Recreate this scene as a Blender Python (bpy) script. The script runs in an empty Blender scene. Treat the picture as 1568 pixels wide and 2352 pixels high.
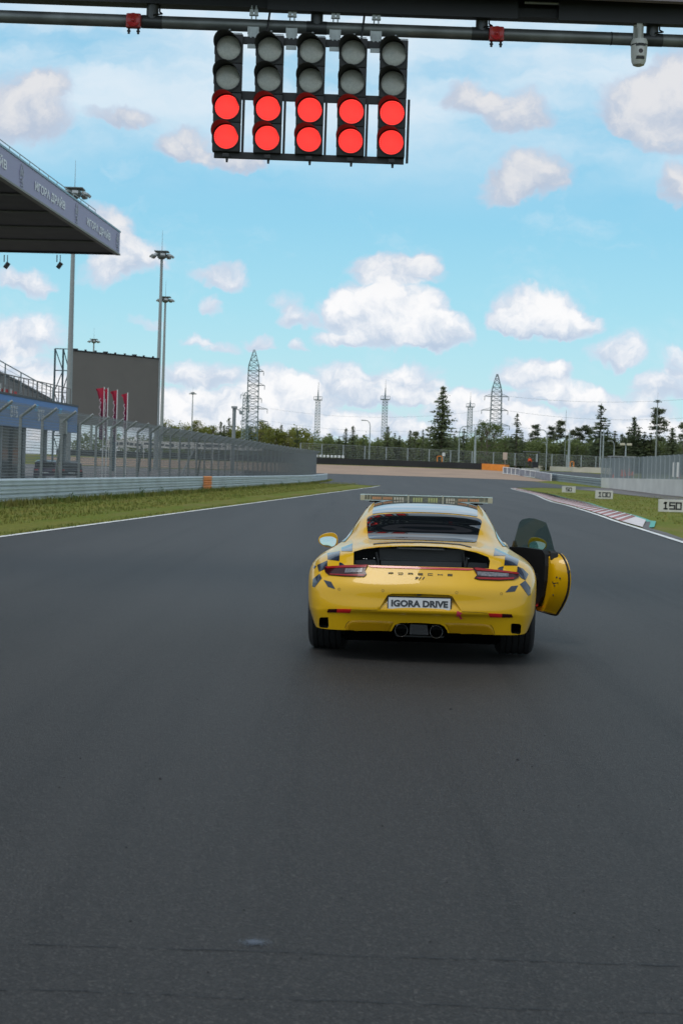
import bpy, bmesh, math, random
import numpy as np
from mathutils import Vector, Matrix, Euler
from mathutils.bvhtree import BVHTree
from mathutils.geometry import tessellate_polygon
random.seed(7)
PI = math.pi
R = math.radians
sc = bpy.context.scene
C = sc.collection

# ---------------------------------------------------------------- camera model
# photograph measured on a 1568 x 2352 grid; focal length 3700 of those units
FP = 3700.0; CX = 784.0; CY = 1176.0; H = 1.52
ROLL = R(1.85); PITCH = math.atan(96.0/FP)
cr, sr, cp, sp = math.cos(ROLL), math.sin(ROLL), math.cos(PITCH), math.sin(PITCH)
CAM = Vector((0, 0, H))

def ray(x, y):
    dx, dy = x-CX, CY-y
    r = dx*cr - dy*sr
    u = dx*sr + dy*cr
    return Vector((r, FP*cp + u*sp, -FP*sp + u*cp))

def P(x, y, Y):
    d = ray(x, y)
    return CAM + d*(Y/d.y)

TB = [(-60, 0), (0, 0), (150, 0), (165, .03), (180, .12), (192, .25), (205, .42), (225, .78), (240, .97), (255, 1.55),
      (270, 2.4), (290, 2.6), (400, 3.0), (1200, 3.0), (9000, 3.0)]
def T(Y):
    for (a, za), (b, zb) in zip(TB, TB[1:]):
        if Y <= b:
            return za + (zb-za)*max(0, (Y-a))/(b-a)
    return TB[-1][1]

def G(x, y, dz=0.0):
    """where the sight line through a point of the photograph meets the ground"""
    d = ray(x, y)
    prev = 1.0
    Y = 1.0
    while Y < 3000:
        p = CAM + d*(Y/d.y)
        if p.z <= T(Y)+dz:
            a, b = prev, Y
            for _ in range(30):
                m = (a+b)/2
                if (CAM + d*(m/d.y)).z <= T(m)+dz: b = m
                else: a = m
            return CAM + d*(b/d.y)
        prev = Y
        Y *= 1.01
    return CAM + d*(400/d.y)

# ---------------------------------------------------------------- materials
MATS = {}
def mat(name, col, rough=.6, metal=0, var=.0, vscale=4.0, bump=0.0, bscale=60.0, coat=0, spec=.5, detail=4, col2=None, emit=None, estr=0, stretch=None):
    if name in MATS: return MATS[name]
    m = bpy.data.materials.new(name); m.use_nodes = True
    n = m.node_tree.nodes; l = m.node_tree.links
    b = n['Principled BSDF']
    b.inputs['Base Color'].default_value = (*col, 1)
    b.inputs['Roughness'].default_value = rough
    b.inputs['Metallic'].default_value = metal
    b.inputs['Coat Weight'].default_value = coat
    b.inputs['Coat Roughness'].default_value = .03
    b.inputs['Specular IOR Level'].default_value = spec
    if emit:
        b.inputs['Emission Color'].default_value = (*emit, 1)
        b.inputs['Emission Strength'].default_value = estr
    tc = n.new('ShaderNodeTexCoord'); vec = tc.outputs['Object']
    if stretch:
        mp = n.new('ShaderNodeMapping'); mp.inputs['Scale'].default_value = stretch
        l.new(vec, mp.inputs['Vector']); vec = mp.outputs['Vector']
    if var > 0 or col2:
        t = n.new('ShaderNodeTexNoise'); t.inputs['Scale'].default_value = vscale; t.inputs['Detail'].default_value = detail
        l.new(vec, t.inputs['Vector'])
        mr = n.new('ShaderNodeMapRange'); mr.inputs[1].default_value = .3; mr.inputs[2].default_value = .7
        l.new(t.outputs['Fac'], mr.inputs[0])
        mx = n.new('ShaderNodeMix'); mx.data_type = 'RGBA'
        c2 = col2 or tuple(min(1, c*(1+var)) for c in col)
        c1 = col if col2 else tuple(c*(1-var) for c in col)
        mx.inputs[6].default_value = (*c1, 1); mx.inputs[7].default_value = (*c2, 1)
        l.new(mr.outputs[0], mx.inputs[0]); l.new(mx.outputs[2], b.inputs['Base Color'])
        mr2 = n.new('ShaderNodeMapRange'); mr2.inputs[3].default_value = max(0, rough*.85); mr2.inputs[4].default_value = min(1, rough*1.15)
        l.new(t.outputs['Fac'], mr2.inputs[0]); l.new(mr2.outputs[0], b.inputs['Roughness'])
    if bump > 0:
        t2 = n.new('ShaderNodeTexNoise'); t2.inputs['Scale'].default_value = bscale; t2.inputs['Detail'].default_value = 3
        l.new(vec, t2.inputs['Vector'])
        bp = n.new('ShaderNodeBump'); bp.inputs['Strength'].default_value = bump; bp.inputs['Distance'].default_value = .01
        l.new(t2.outputs['Fac'], bp.inputs['Height']); l.new(bp.outputs[0], b.inputs['Normal'])
    MATS[name] = m
    return m

def nd(nt, typ, **kw):
    n = nt.nodes.new(typ)
    for k, v in kw.items(): setattr(n, k, v)
    return n

# ---------------------------------------------------------------- mesh builder
MW = {}
def mw(o):
    return MW.get(o.name, Matrix.Identity(4)) if o else Matrix.Identity(4)

class MB:
    def __init__(s): s.v = []; s.f = []; s.mi = []; s.cur = 0
    def add(s, vs, fs):
        o = len(s.v); s.v += [Vector(v) for v in vs]
        for f in fs: s.f.append([o+i for i in f]); s.mi.append(s.cur)
        return s
    def box(s, c, size, M=None, bev=0):
        x, y, z = [a/2 for a in size]
        if bev <= 0:
            vs = [Vector((i*x, j*y, k*z)) for i in (-1, 1) for j in (-1, 1) for k in (-1, 1)]
            fs = [(0, 1, 3, 2), (4, 6, 7, 5), (0, 4, 5, 1), (2, 3, 7, 6), (0, 2, 6, 4), (1, 5, 7, 3)]
        else:
            bm = bmesh.new(); bmesh.ops.create_cube(bm, size=1)
            for v in bm.verts: v.co = Vector((v.co.x*size[0], v.co.y*size[1], v.co.z*size[2]))
            bmesh.ops.bevel(bm, geom=bm.edges[:], offset=bev, segments=2, affect='EDGES', profile=.6)
            bm.verts.index_update()
            vs = [v.co.copy() for v in bm.verts]; fs = [[v.index for v in f.verts] for f in bm.faces]; bm.free()
        c = Vector(c)
        if M is not None:
            M3 = M.to_3x3()
            vs = [M3 @ v + c for v in vs]
        else: vs = [v + c for v in vs]
        return s.add(vs, fs)
    def cyl(s, a, b, r, r2=None, n=10, cap=True):
        a = Vector(a); b = Vector(b); r2 = r if r2 is None else r2
        d = b-a
        if d.length < 1e-9: return s
        q = d.to_track_quat('Z', 'Y')
        vs = []
        for k in range(n):
            t = 2*PI*k/n; u = q @ Vector((math.cos(t), math.sin(t), 0))
            vs += [a+u*r, b+u*r2]
        fs = [(2*k, 2*((k+1) % n), 2*((k+1) % n)+1, 2*k+1) for k in range(n)]
        if cap:
            fs.append([2*k for k in range(n)][::-1]); fs.append([2*k+1 for k in range(n)])
        return s.add(vs, fs)
    def path(s, pts, r, n=8):
        for a, b in zip(pts, pts[1:]): s.cyl(a, b, r, n=n)
        return s
    def prism(s, poly, ext):
        """poly: 3d points, extruded by vector ext"""
        ext = Vector(ext); k = len(poly)
        vs = [Vector(p) for p in poly] + [Vector(p)+ext for p in poly]
        fs = [list(range(k))[::-1], [k+i for i in range(k)]] + [(i, (i+1) % k, k+(i+1) % k, k+i) for i in range(k)]
        return s.add(vs, fs)
    def lathe(s, prof, o=(0, 0, 0), axis='Z', n=20):
        """prof list of (r, h)"""
        o = Vector(o); vs = []
        for r, h in prof:
            for k in range(n):
                t = 2*PI*k/n; c, d = math.cos(t)*r, math.sin(t)*r
                p = {'Z': (c, d, h), 'Y': (c, h, d), 'X': (h, c, d)}[axis]
                vs.append(Vector(p)+o)
        fs = []
        for i in range(len(prof)-1):
            for k in range(n):
                a = i*n+k; b = i*n+(k+1) % n
                fs.append((a, b, b+n, a+n))
        return s.add(vs, fs)
    def sheet(s, rows):
        m = len(rows[0]); vs = [p for r in rows for p in r]
        fs = [(i*m+j, i*m+j+1, (i+1)*m+j+1, (i+1)*m+j) for i in range(len(rows)-1) for j in range(m-1)]
        return s.add(vs, fs)
    def build(s, name, mats, parent=None, smooth=False, local=False):
        me = bpy.data.meshes.new(name)
        vs = s.v
        if parent is not None and not local:
            Mi = mw(parent).inverted(); vs = [Mi @ v for v in s.v]
        me.from_pydata([tuple(v) for v in vs], [], s.f)
        if not isinstance(mats, (list, tuple)): mats = [mats]
        for m in mats: me.materials.append(m)
        if len(mats) > 1: me.polygons.foreach_set('material_index', s.mi)
        bm = bmesh.new(); bm.from_mesh(me)
        if len(bm.faces) < 60000: bmesh.ops.recalc_face_normals(bm, faces=bm.faces)
        bm.to_mesh(me); bm.free()
        if smooth:
            me.polygons.foreach_set('use_smooth', [True]*len(me.polygons))
            try: me.set_sharp_from_angle(angle=R(38))
            except Exception: pass
        me.update()
        o = bpy.data.objects.new(name, me); C.objects.link(o)
        if parent is not None:
            o.parent = parent; MW[o.name] = mw(parent)
        return o

def tag(o, label=None, cat=None, group=None, kind=None):
    if label: o['label'] = label
    if cat: o['category'] = cat
    if group: o['group'] = group
    if kind: o['kind'] = kind
    return o

def thing(name, label, cat, loc=(0, 0, 0), rz=0, group=None, M=None):
    o = bpy.data.objects.new(name, None); C.objects.link(o); o.empty_display_size = .3
    if M is None: M = Matrix.Translation(Vector(loc)) @ Matrix.Rotation(rz, 4, 'Z')
    o.matrix_world = M; MW[o.name] = M.copy()
    return tag(o, label, cat, group)

def copy_tree(o, parent=None):
    c = o.copy(); C.objects.link(c)
    if parent is not None: c.parent = parent
    for ch in [q for q in bpy.data.objects if q.parent == o]: copy_tree(ch, c)
    return c

def text_mesh(s, bold=.0, shear=0, font_res=3):
    cu = bpy.data.curves.new('txt', 'FONT'); cu.body = s; cu.offset = bold; cu.shear = shear; cu.resolution_u = font_res
    o = bpy.data.objects.new('txt', cu); C.objects.link(o)
    dg = bpy.context.evaluated_depsgraph_get(); dg.update()
    me = bpy.data.meshes.new_from_object(o.evaluated_get(dg))
    V = [v.co.copy() for v in me.vertices]; F = [list(p.vertices) for p in me.polygons]
    bpy.data.objects.remove(o); bpy.data.curves.remove(cu); bpy.data.meshes.remove(me)
    if not V: return [], [], 1, 1
    x0 = min(v.x for v in V); x1 = max(v.x for v in V); y0 = min(v.y for v in V); y1 = max(v.y for v in V)
    return [Vector(((v.x-x0)/(x1-x0), (v.y-y0)/(y1-y0), 0)) for v in V], F, x1-x0, y1-y0

def put_text(mb, s, f, bold=.02, shear=0):
    """f(u,v) maps the 0..1 text box to 3d"""
    V, F, w, h = text_mesh(s, bold, shear)
    mb.add([f(v.x, v.y) for v in V], F)

# pieces shared by many things
M_STEEL = mat('galvanised_steel', (.36, .39, .40), .45, .6, var=.18, vscale=3, bump=.05)
M_RAIL = mat('rail_steel', (.50, .55, .56), .42, .45, var=.12, vscale=1.2, bump=.05)
M_GREY = mat('grey_paint', (.25, .27, .27), .5, .1, var=.12, vscale=5)
M_BLACKP = mat('black_plastic', (.012, .012, .013), .45, var=.25, vscale=9)
M_DARK = mat('dark_steel', (.02, .021, .023), .5, .2, var=.25, vscale=3)
M_WHITE = mat('white_paint', (.74, .74, .72), .55, var=.06, vscale=8)
M_INK = mat('black_ink', (.015, .017, .02), .6, var=.1)
M_CONC = mat('concrete', (.42, .42, .39), .85, var=.12, vscale=.6, bump=.2, bscale=8)
M_ORANGE = mat('orange_paint', (.75, .24, .03), .55, var=.12, vscale=2)
M_RUBBER = mat('tyre_rubber', (.014, .014, .015), .8, var=.2, vscale=20)
# ================================================================ camera, sun, sky
cam = bpy.data.cameras.new('camera'); co = bpy.data.objects.new('camera', cam); C.objects.link(co)
cam.sensor_fit = 'VERTICAL'; cam.sensor_height = 36; cam.lens = 36*FP/2352
cam.clip_start = .1; cam.clip_end = 20000
F = ray(CX, CY).normalized(); U_ = (ray(CX, CY-1)-ray(CX, CY)).normalized(); Rt = (ray(CX+1, CY)-ray(CX, CY)).normalized()
co.matrix_world = Matrix(((Rt.x, U_.x, -F.x, 0), (Rt.y, U_.y, -F.y, 0), (Rt.z, U_.z, -F.z, H), (0, 0, 0, 1)))
cam.dof.use_dof = True; cam.dof.focus_distance = 13.5; cam.dof.aperture_fstop = 7.1
sc.camera = co
sc.view_settings.view_transform = 'Standard'; sc.view_settings.look = 'None'
sc.view_settings.exposure = 0; sc.view_settings.gamma = 1
sc.cycles.use_denoising = True
sc.cycles.max_bounces = 8; sc.cycles.transparent_max_bounces = 24

SUN_EL, SUN_AZ = 60, 215      # azimuth measured clockwise from the driving direction: behind and to the left
sl = bpy.data.lights.new('sun', 'SUN'); sl.energy = 1.4; sl.angle = R(28); sl.color = (1, .95, .88)
so = bpy.data.objects.new('sun', sl); C.objects.link(so)
sd = Vector((math.sin(R(SUN_AZ))*math.cos(R(SUN_EL)), math.cos(R(SUN_AZ))*math.cos(R(SUN_EL)), math.sin(R(SUN_EL))))
so.rotation_mode = 'QUATERNION'; so.rotation_quaternion = sd.to_track_quat('Z', 'Y')

w = bpy.data.worlds.new('World'); sc.world = w; w.use_nodes = True
nt = w.node_tree; nt.nodes.clear(); L = nt.links
out = nd(nt, 'ShaderNodeOutputWorld'); bg = nd(nt, 'ShaderNodeBackground'); bg.inputs['Strength'].default_value = .1
L.new(bg.outputs[0], out.inputs[0])
sky = nd(nt, 'ShaderNodeTexSky'); sky.sky_type = 'NISHITA'; sky.sun_disc = False
sky.sun_elevation = R(SUN_EL); sky.sun_rotation = R(SUN_AZ); sky.air_density = 1.0; sky.dust_density = .6; sky.ozone_density = 1.6

def math_(op, a, b=None, c=None, clamp=False):
    n = nd(nt, 'ShaderNodeMath', operation=op); n.use_clamp = clamp
    for i, v in enumerate((a, b, c)):
        if v is None: continue
        if isinstance(v, (int, float)): n.inputs[i].default_value = v
        else: L.new(v, n.inputs[i])
    return n.outputs[0]
def mix_(f, a, b):
    n = nd(nt, 'ShaderNodeMix', data_type='RGBA')
    for i, v in ((0, f), (6, a), (7, b)):
        if isinstance(v, (int, float)): n.inputs[i].default_value = v
        elif isinstance(v, tuple): n.inputs[i].default_value = (*v, 1)
        else: L.new(v, n.inputs[i])
    return n.outputs[2]
def ramp_(x, lo, hi, a=0., b=1., smooth=True):
    n = nd(nt, 'ShaderNodeMapRange'); n.interpolation_type = 'SMOOTHSTEP' if smooth else 'LINEAR'
    L.new(x, n.inputs[0]); n.inputs[1].default_value = lo; n.inputs[2].default_value = hi; n.inputs[3].default_value = a; n.inputs[4].default_value = b
    return n.outputs[0]
def noise_(vec, scale, detail=5, rough=.55, col=False, stretch=None):
    n = nd(nt, 'ShaderNodeTexNoise'); n.inputs['Scale'].default_value = scale; n.inputs['Detail'].default_value = detail; n.inputs['Roughness'].default_value = rough
    if stretch:
        mp = nd(nt, 'ShaderNodeMapping'); mp.inputs['Scale'].default_value = stretch; L.new(vec, mp.inputs[0]); vec = mp.outputs[0]
    L.new(vec, n.inputs['Vector'])
    return n.outputs['Color'] if col else n.outputs['Fac']
tc = nd(nt, 'ShaderNodeTexCoord'); sx = nd(nt, 'ShaderNodeSeparateXYZ'); L.new(tc.outputs['Generated'], sx.inputs[0])
X, Y_, Z = sx.outputs
yc = math_('MAXIMUM', Y_, .25)
Uc = math_('DIVIDE', X, yc); Vc = math_('DIVIDE', Z, yc)
cb = nd(nt, 'ShaderNodeCombineXYZ'); L.new(Uc, cb.inputs[0]); L.new(Vc, cb.inputs[1]); uv = cb.outputs[0]
# edges broken up by two sizes of turbulence
def warp(v, scale, amt, seedoff):
    ad = nd(nt, 'ShaderNodeVectorMath', operation='ADD'); L.new(v, ad.inputs[0]); ad.inputs[1].default_value = seedoff
    c = noise_(ad.outputs[0], scale, 4, .6, col=True)
    sb = nd(nt, 'ShaderNodeVectorMath', operation='SUBTRACT'); L.new(c, sb.inputs[0]); sb.inputs[1].default_value = (.5, .5, .5)
    scl = nd(nt, 'ShaderNodeVectorMath', operation='SCALE'); L.new(sb.outputs[0], scl.inputs[0]); scl.inputs[3].default_value = amt
    a2 = nd(nt, 'ShaderNodeVectorMath', operation='ADD'); L.new(v, a2.inputs[0]); L.new(scl.outputs[0], a2.inputs[1])
    return a2.outputs[0]
uvw = warp(warp(uv, 22, .030, (3, 1, 0)), 75, .010, (7, 9, 2))
# one soft flat-bottomed puff
g = bpy.data.node_groups.new('puff', 'ShaderNodeTree')
for nm, ty, io in (('uv', 'NodeSocketVector', 'INPUT'), ('c', 'NodeSocketVector', 'INPUT'), ('inv', 'NodeSocketVector', 'INPUT'), ('w', 'NodeSocketFloat', 'INPUT'), ('D', 'NodeSocketFloat', 'INPUT'), ('S', 'NodeSocketFloat', 'INPUT'),
                   ('D', 'NodeSocketFloat', 'OUTPUT'), ('S', 'NodeSocketFloat', 'OUTPUT')):
    g.interface.new_socket(name=nm, in_out=io, socket_type=ty)
gi = g.nodes.new('NodeGroupInput'); go = g.nodes.new('NodeGroupOutput'); gl = g.links
def gm(op, a, b=None, c=None):
    n = g.nodes.new('ShaderNodeMath'); n.operation = op
    for i, v in enumerate((a, b, c)):
        if v is None: continue
        if isinstance(v, (int, float)): n.inputs[i].default_value = v
        else: gl.new(v, n.inputs[i])
    return n.outputs[0]
s1 = g.nodes.new('ShaderNodeVectorMath'); s1.operation = 'SUBTRACT'; gl.new(gi.outputs[0], s1.inputs[0]); gl.new(gi.outputs[1], s1.inputs[1])
s2 = g.nodes.new('ShaderNodeVectorMath'); s2.operation = 'MULTIPLY'; gl.new(s1.outputs[0], s2.inputs[0]); gl.new(gi.outputs[2], s2.inputs[1])
s3 = g.nodes.new('ShaderNodeSeparateXYZ'); gl.new(s2.outputs[0], s3.inputs[0])
dv = s3.outputs[1]; dvn = gm('MAXIMUM', dv, gm('MULTIPLY', dv, -1.7))
d2 = gm('ADD', gm('MULTIPLY', s3.outputs[0], s3.outputs[0]), gm('MULTIPLY', dvn, dvn))
val = gm('MULTIPLY', gm('MAXIMUM', gm('SUBTRACT', 1, d2), 0), gi.outputs[3])
gl.new(gm('ADD', gi.outputs[4], val), go.inputs[0])
gl.new(gm('MULTIPLY_ADD', val, dv, gi.outputs[5]), go.inputs[1])

# x, y, half width, half height (on the photograph's grid), strength
CLOUDS = [(40, 250, 130, 110, 1.0), (110, 200, 70, 50, .7), (270, 275, 90, 30, .75), (430, 335, 80, 50, 1.1), (540, 372, 85, 34, .9), (660, 700, 60, 30, .6), (500, 790, 60, 24, .6),
    (1460, 250, 105, 95, 1.2), (1550, 220, 100, 120, 1.2), (1530, 330, 80, 50, .8), (1085, 230, 70, 60, 1.0), (1185, 262, 90, 75, 1.0), (1220, 405, 100, 58, 1.0), (1160, 440, 70, 48, .85), (1568, 430, 60, 65, .9),
    (240, 520, 90, 70, .95), (300, 590, 100, 60, 1.0), (240, 625, 70, 50, .8), (60, 645, 75, 45, .9), (55, 765, 110, 60, 1.0), (30, 830, 120, 40, .8), (500, 648, 75, 38, .8), (488, 710, 32, 22, .7), (445, 773, 40, 18, .6), (330, 745, 50, 20, .5),
    (912, 615, 112, 45, 1.0), (965, 600, 50, 40, .7),
    (850, 705, 90, 75, 1.2), (930, 720, 110, 85, 1.5), (1000, 765, 90, 50, 1.1), (790, 720, 70, 50, .8), (690, 735, 55, 28, .8), (880, 770, 150, 40, 1.0),
    (1235, 725, 118, 75, 1.6), (1290, 745, 100, 45, 1.2), (1190, 745, 80, 40, .9),
    (600, 782, 40, 24, .75), (690, 797, 26, 24, .75), (760, 782, 45, 24, .5),
    (1420, 815, 75, 42, .85), (1560, 835, 30, 50, .8), (1215, 855, 95, 48, 1.0), (1260, 850, 60, 40, .6),
    (470, 865, 110, 40, 1.0), (430, 940, 100, 50, 1.0), (640, 895, 90, 55, 1.2), (560, 935, 150, 50, .9), (690, 930, 90, 60, 1.1), (780, 868, 80, 42, .95), (935, 860, 100, 45, 1.0), (860, 905, 130, 35, .85),
    (1100, 935, 130, 50, 1.1), (1000, 905, 90, 36, .9), (1290, 905, 120, 35, .9), (1420, 935, 130, 40, .85), (1530, 890, 90, 38, .95), (1200, 975, 200, 38, .9), (800, 975, 200, 36, .95), (500, 985, 220, 36, .8), (1480, 985, 150, 30, .8), (100, 900, 160, 60, .9)]
D = S = None
for (x, y, a, b, wt) in CLOUDS:
    r = ray(x, y)
    n = nd(nt, 'ShaderNodeGroup'); n.node_tree = g
    L.new(uvw, n.inputs[0])
    n.inputs[1].default_value = (r.x/r.y, r.z/r.y-.15*b/FP, 0); n.inputs[2].default_value = (FP/(a*1.12), FP/(b*1.2), 0)
    n.inputs[3].default_value = wt
    if D is not None: L.new(D, n.inputs[4]); L.new(S, n.inputs[5])
    else: n.inputs[4].default_value = 0; n.inputs[5].default_value = 0
    D, S = n.outputs
fb = noise_(uvw, 46, 8, .62)
fb2 = noise_(uvw, 19, 6, .6, stretch=(1, 1.6, 1))
dens = math_('ADD', D, math_('MULTIPLY_ADD', fb, 1.5, -.75))
dens = math_('ADD', dens, math_('MULTIPLY_ADD', fb2, .7, -.35))
# layered banks closing up towards the horizon
bank = math_('MULTIPLY', noise_(uvw, 16, 7, .6, stretch=(1, 3.2, 1)), ramp_(Vc, .012, .062, 1, 0))
D = math_('ADD', D, math_('MULTIPLY', bank, 1.0)); dens = math_('ADD', dens, math_('MULTIPLY', bank, 1.15))
wisp = math_('MULTIPLY', ramp_(noise_(uvw, 11, 8, .65, stretch=(1, 1.8, 1)), .50, .78), .42)
alpha = ramp_(dens, .30, 1.05)
alpha = math_('MULTIPLY', alpha, ramp_(D, .1, .55))
softd = math_('ADD', D, math_('ADD', math_('MULTIPLY_ADD', fb2, 1.3, -.65), math_('MULTIPLY_ADD', fb, .7, -.35)))
soft = math_('MULTIPLY', math_('MULTIPLY', ramp_(softd, -.02, .75), ramp_(D, 0, .35)), .88)
shade = math_('DIVIDE', S, math_('ADD', D, .15))
# lit tops: look at the density a little lower down than this point
lit = math_('ADD', math_('MULTIPLY', shade, 1.0), math_('MULTIPLY_ADD', fb, 2.6, -1.25))
lit = math_('ADD', lit, math_('MULTIPLY', ramp_(D, .3, 1.5), .35))
lit = ramp_(lit, -.35, .85)
cloudc = mix_(lit, (5.0, 6.1, 7.6), (9.8, 9.8, 9.9))
# bigger upper clouds are greyer and pinker than the bright ones near the horizon
hi = ramp_(Vc, .09, .19)
cloudc2 = mix_(lit, (4.9, 5.7, 7.0), (7.7, 7.8, 8.1))
cloudc = mix_(hi, cloudc, cloudc2)
# thin veil at the top
veil = math_('MAXIMUM', math_('MULTIPLY', ramp_(noise_(uvw, 8, 6, .55, stretch=(.6, 2.2, 1)), .28, .62), ramp_(Vc, .15, .23)), wisp)
# sky dome away from the photographed part: broken cumulus by direction
gen = noise_(tc.outputs['Generated'], 2.6, 8, .58)
gal = ramp_(gen, .50, .62)
gcol = mix_(ramp_(gen, .55, .8), (8.2, 8.3, 8.6), (5.4, 5.8, 6.6))
inU = math_('MULTIPLY', ramp_(math_('ABSOLUTE', Uc), .26, .36, 1, 0), ramp_(Vc, .31, .42, 1, 0))
inV = math_('MULTIPLY', inU, ramp_(Y_, .2, .35))
alphaF = math_('ADD', math_('MULTIPLY', alpha, inV), math_('MULTIPLY', gal, math_('SUBTRACT', 1, inV)), clamp=True)
ccol = mix_(inV, gcol, cloudc)
# colour of the clear sky: the physical sky pulled towards the photograph's cyan
tint = nd(nt, 'ShaderNodeMix', data_type='RGBA', blend_type='MULTIPLY'); tint.inputs[0].default_value = 1
L.new(sky.outputs[0], tint.inputs[6]); tint.inputs[7].default_value = (1.0, 1.0, 1.0, 1)
Zc = math_('MAXIMUM', Z, 0)
clear = mix_(ramp_(Zc, .0, .1, smooth=False), (6.5, 9.0, 9.4), (3.9, 7.9, 9.4))
clear = mix_(ramp_(Zc, .1, .17, smooth=False), clear, (2.7, 6.8, 9.2))
clear = mix_(ramp_(Zc, .18, .30, smooth=False), clear, (3.5, 6.7, 9.1))
clear = mix_(ramp_(Zc, .35, .9, smooth=False), clear, (1.3, 3.2, 7.2))
clear = mix_(.8, tint.outputs[2], clear)
clear = mix_(math_('MULTIPLY', veil, .95), clear, (7.3, 8.4, 9.3))
softc = mix_(ramp_(softd, .3, 1.1), (6.6, 7.4, 8.7), (6.0, 6.8, 8.1))
softc = mix_(hi, softc, mix_(ramp_(softd, .2, 1.1), (5.6, 6.4, 7.8), (4.6, 5.3, 6.6)))
clear = mix_(math_('MULTIPLY', soft, inV), clear, softc)
final = mix_(alphaF, clear, ccol)
L.new(final, bg.inputs[0])

# ================================================================ ground
def with_pos(m):
    nt = m.node_tree; return nt, nt.nodes['Principled BSDF']
def asphalt_mat(name, c1, c2, seam=False):
    m = bpy.data.materials.new(name); m.use_nodes = True; nt = m.node_tree; l = nt.links; b = nt.nodes['Principled BSDF']
    geo = nt.nodes.new('ShaderNodeNewGeometry'); pos = geo.outputs['Position']
    def nz(scale, detail, st=None, rough=.6):
        v = pos
        if st:
            mp = nt.nodes.new('ShaderNodeMapping'); mp.inputs['Rotation'].default_value = (0, 0, R(4)); mp.inputs['Scale'].default_value = st; l.new(pos, mp.inputs[0]); v = mp.outputs[0]
        t = nt.nodes.new('ShaderNodeTexNoise'); t.inputs['Scale'].default_value = scale; t.inputs['Detail'].default_value = detail; t.inputs['Roughness'].default_value = rough
        l.new(v, t.inputs['Vector']); return t.outputs['Fac']
    def mr(x, a, b_, c=0., d=1.):
        n = nt.nodes.new('ShaderNodeMapRange'); l.new(x, n.inputs[0])
        for i, v in enumerate((a, b_, c, d)): n.inputs[i+1].default_value = v
        return n.outputs[0]
    def mx(f, a, c, blend='MIX'):
        n = nt.nodes.new('ShaderNodeMix'); n.data_type = 'RGBA'; n.blend_type = blend
        for i, v in ((0, f), (6, a), (7, c)):
            if isinstance(v, (int, float)): n.inputs[i].default_value = v
            elif isinstance(v, tuple): n.inputs[i].default_value = (*v, 1)
            else: l.new(v, n.inputs[i])
        return n.outputs[2]
    col = mx(mr(nz(.12, 4), .3, .7), c1, c2)
    col = mx(mr(nz(1.1, 5, (1, .12, 1)), .35, .75, 0, .45), col, tuple(v*.72 for v in c1))      # streaks along the driving line
    col = mx(mr(nz(.55, 6, (1, .5, 1)), .55, .8, 0, .5), col, tuple(v*1.25 for v in c2))
    # rubber laid down in long thin lines
    rub = mr(nz(2.6, 4, (1, .013, 1)), .52, .68, 0, .95)
    patch = mr(nz(.13, 3), .36, .52)
    mm = nt.nodes.new('ShaderNodeMath'); mm.operation = 'MULTIPLY'; l.new(rub, mm.inputs[0]); l.new(patch, mm.inputs[1])
    col = mx(mm.outputs[0], col, tuple(v*.38 for v in c1))
    band = mr(nz(.55, 2, (1, .03, 1)), .45, .62, 0, .62)
    col = mx(band, col, tuple(v*1.45 for v in c2))
    # stone chips of the surface
    vo = nt.nodes.new('ShaderNodeTexVoronoi'); vo.inputs['Scale'].default_value = 135; l.new(pos, vo.inputs['Vector'])
    sep = nt.nodes.new('ShaderNodeSeparateColor'); l.new(vo.outputs['Color'], sep.inputs[0])
    chip = mr(sep.outputs[0], .70, 1.0, 0, .75)
    col = mx(chip, col, (.080, .075, .068))
    dk = mr(sep.outputs[1], .5, 1.0, 0, .7)
    col = mx(dk, col, tuple(v*.35 for v in c1))
    l.new(col, b.inputs['Base Color'])
    b.inputs['Roughness'].default_value = .62; b.inputs['Specular IOR Level'].default_value = .36
    h = nt.nodes.new('ShaderNodeMath'); h.operation = 'ADD'; l.new(vo.outputs['Distance'], h.inputs[0]); l.new(nz(30, 4), h.inputs[1])
    bp = nt.nodes.new('ShaderNodeBump'); bp.inputs['Strength'].default_value = .55; bp.inputs['Distance'].default_value = .006
    l.new(h.outputs[0], bp.inputs['Height']); l.new(bp.outputs[0], b.inputs['Normal'])
    return m
M_ASPH = asphalt_mat('racing_asphalt', (.0205, .0190, .0176), (.0275, .0256, .0238))
M_RUNOFF = asphalt_mat('runoff_asphalt', (.10, .085, .078), (.13, .11, .10))
M_GRAVEL = mat('gravel', (.30, .205, .14), .95, var=.12, vscale=.25, bump=.6, bscale=14)

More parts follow.
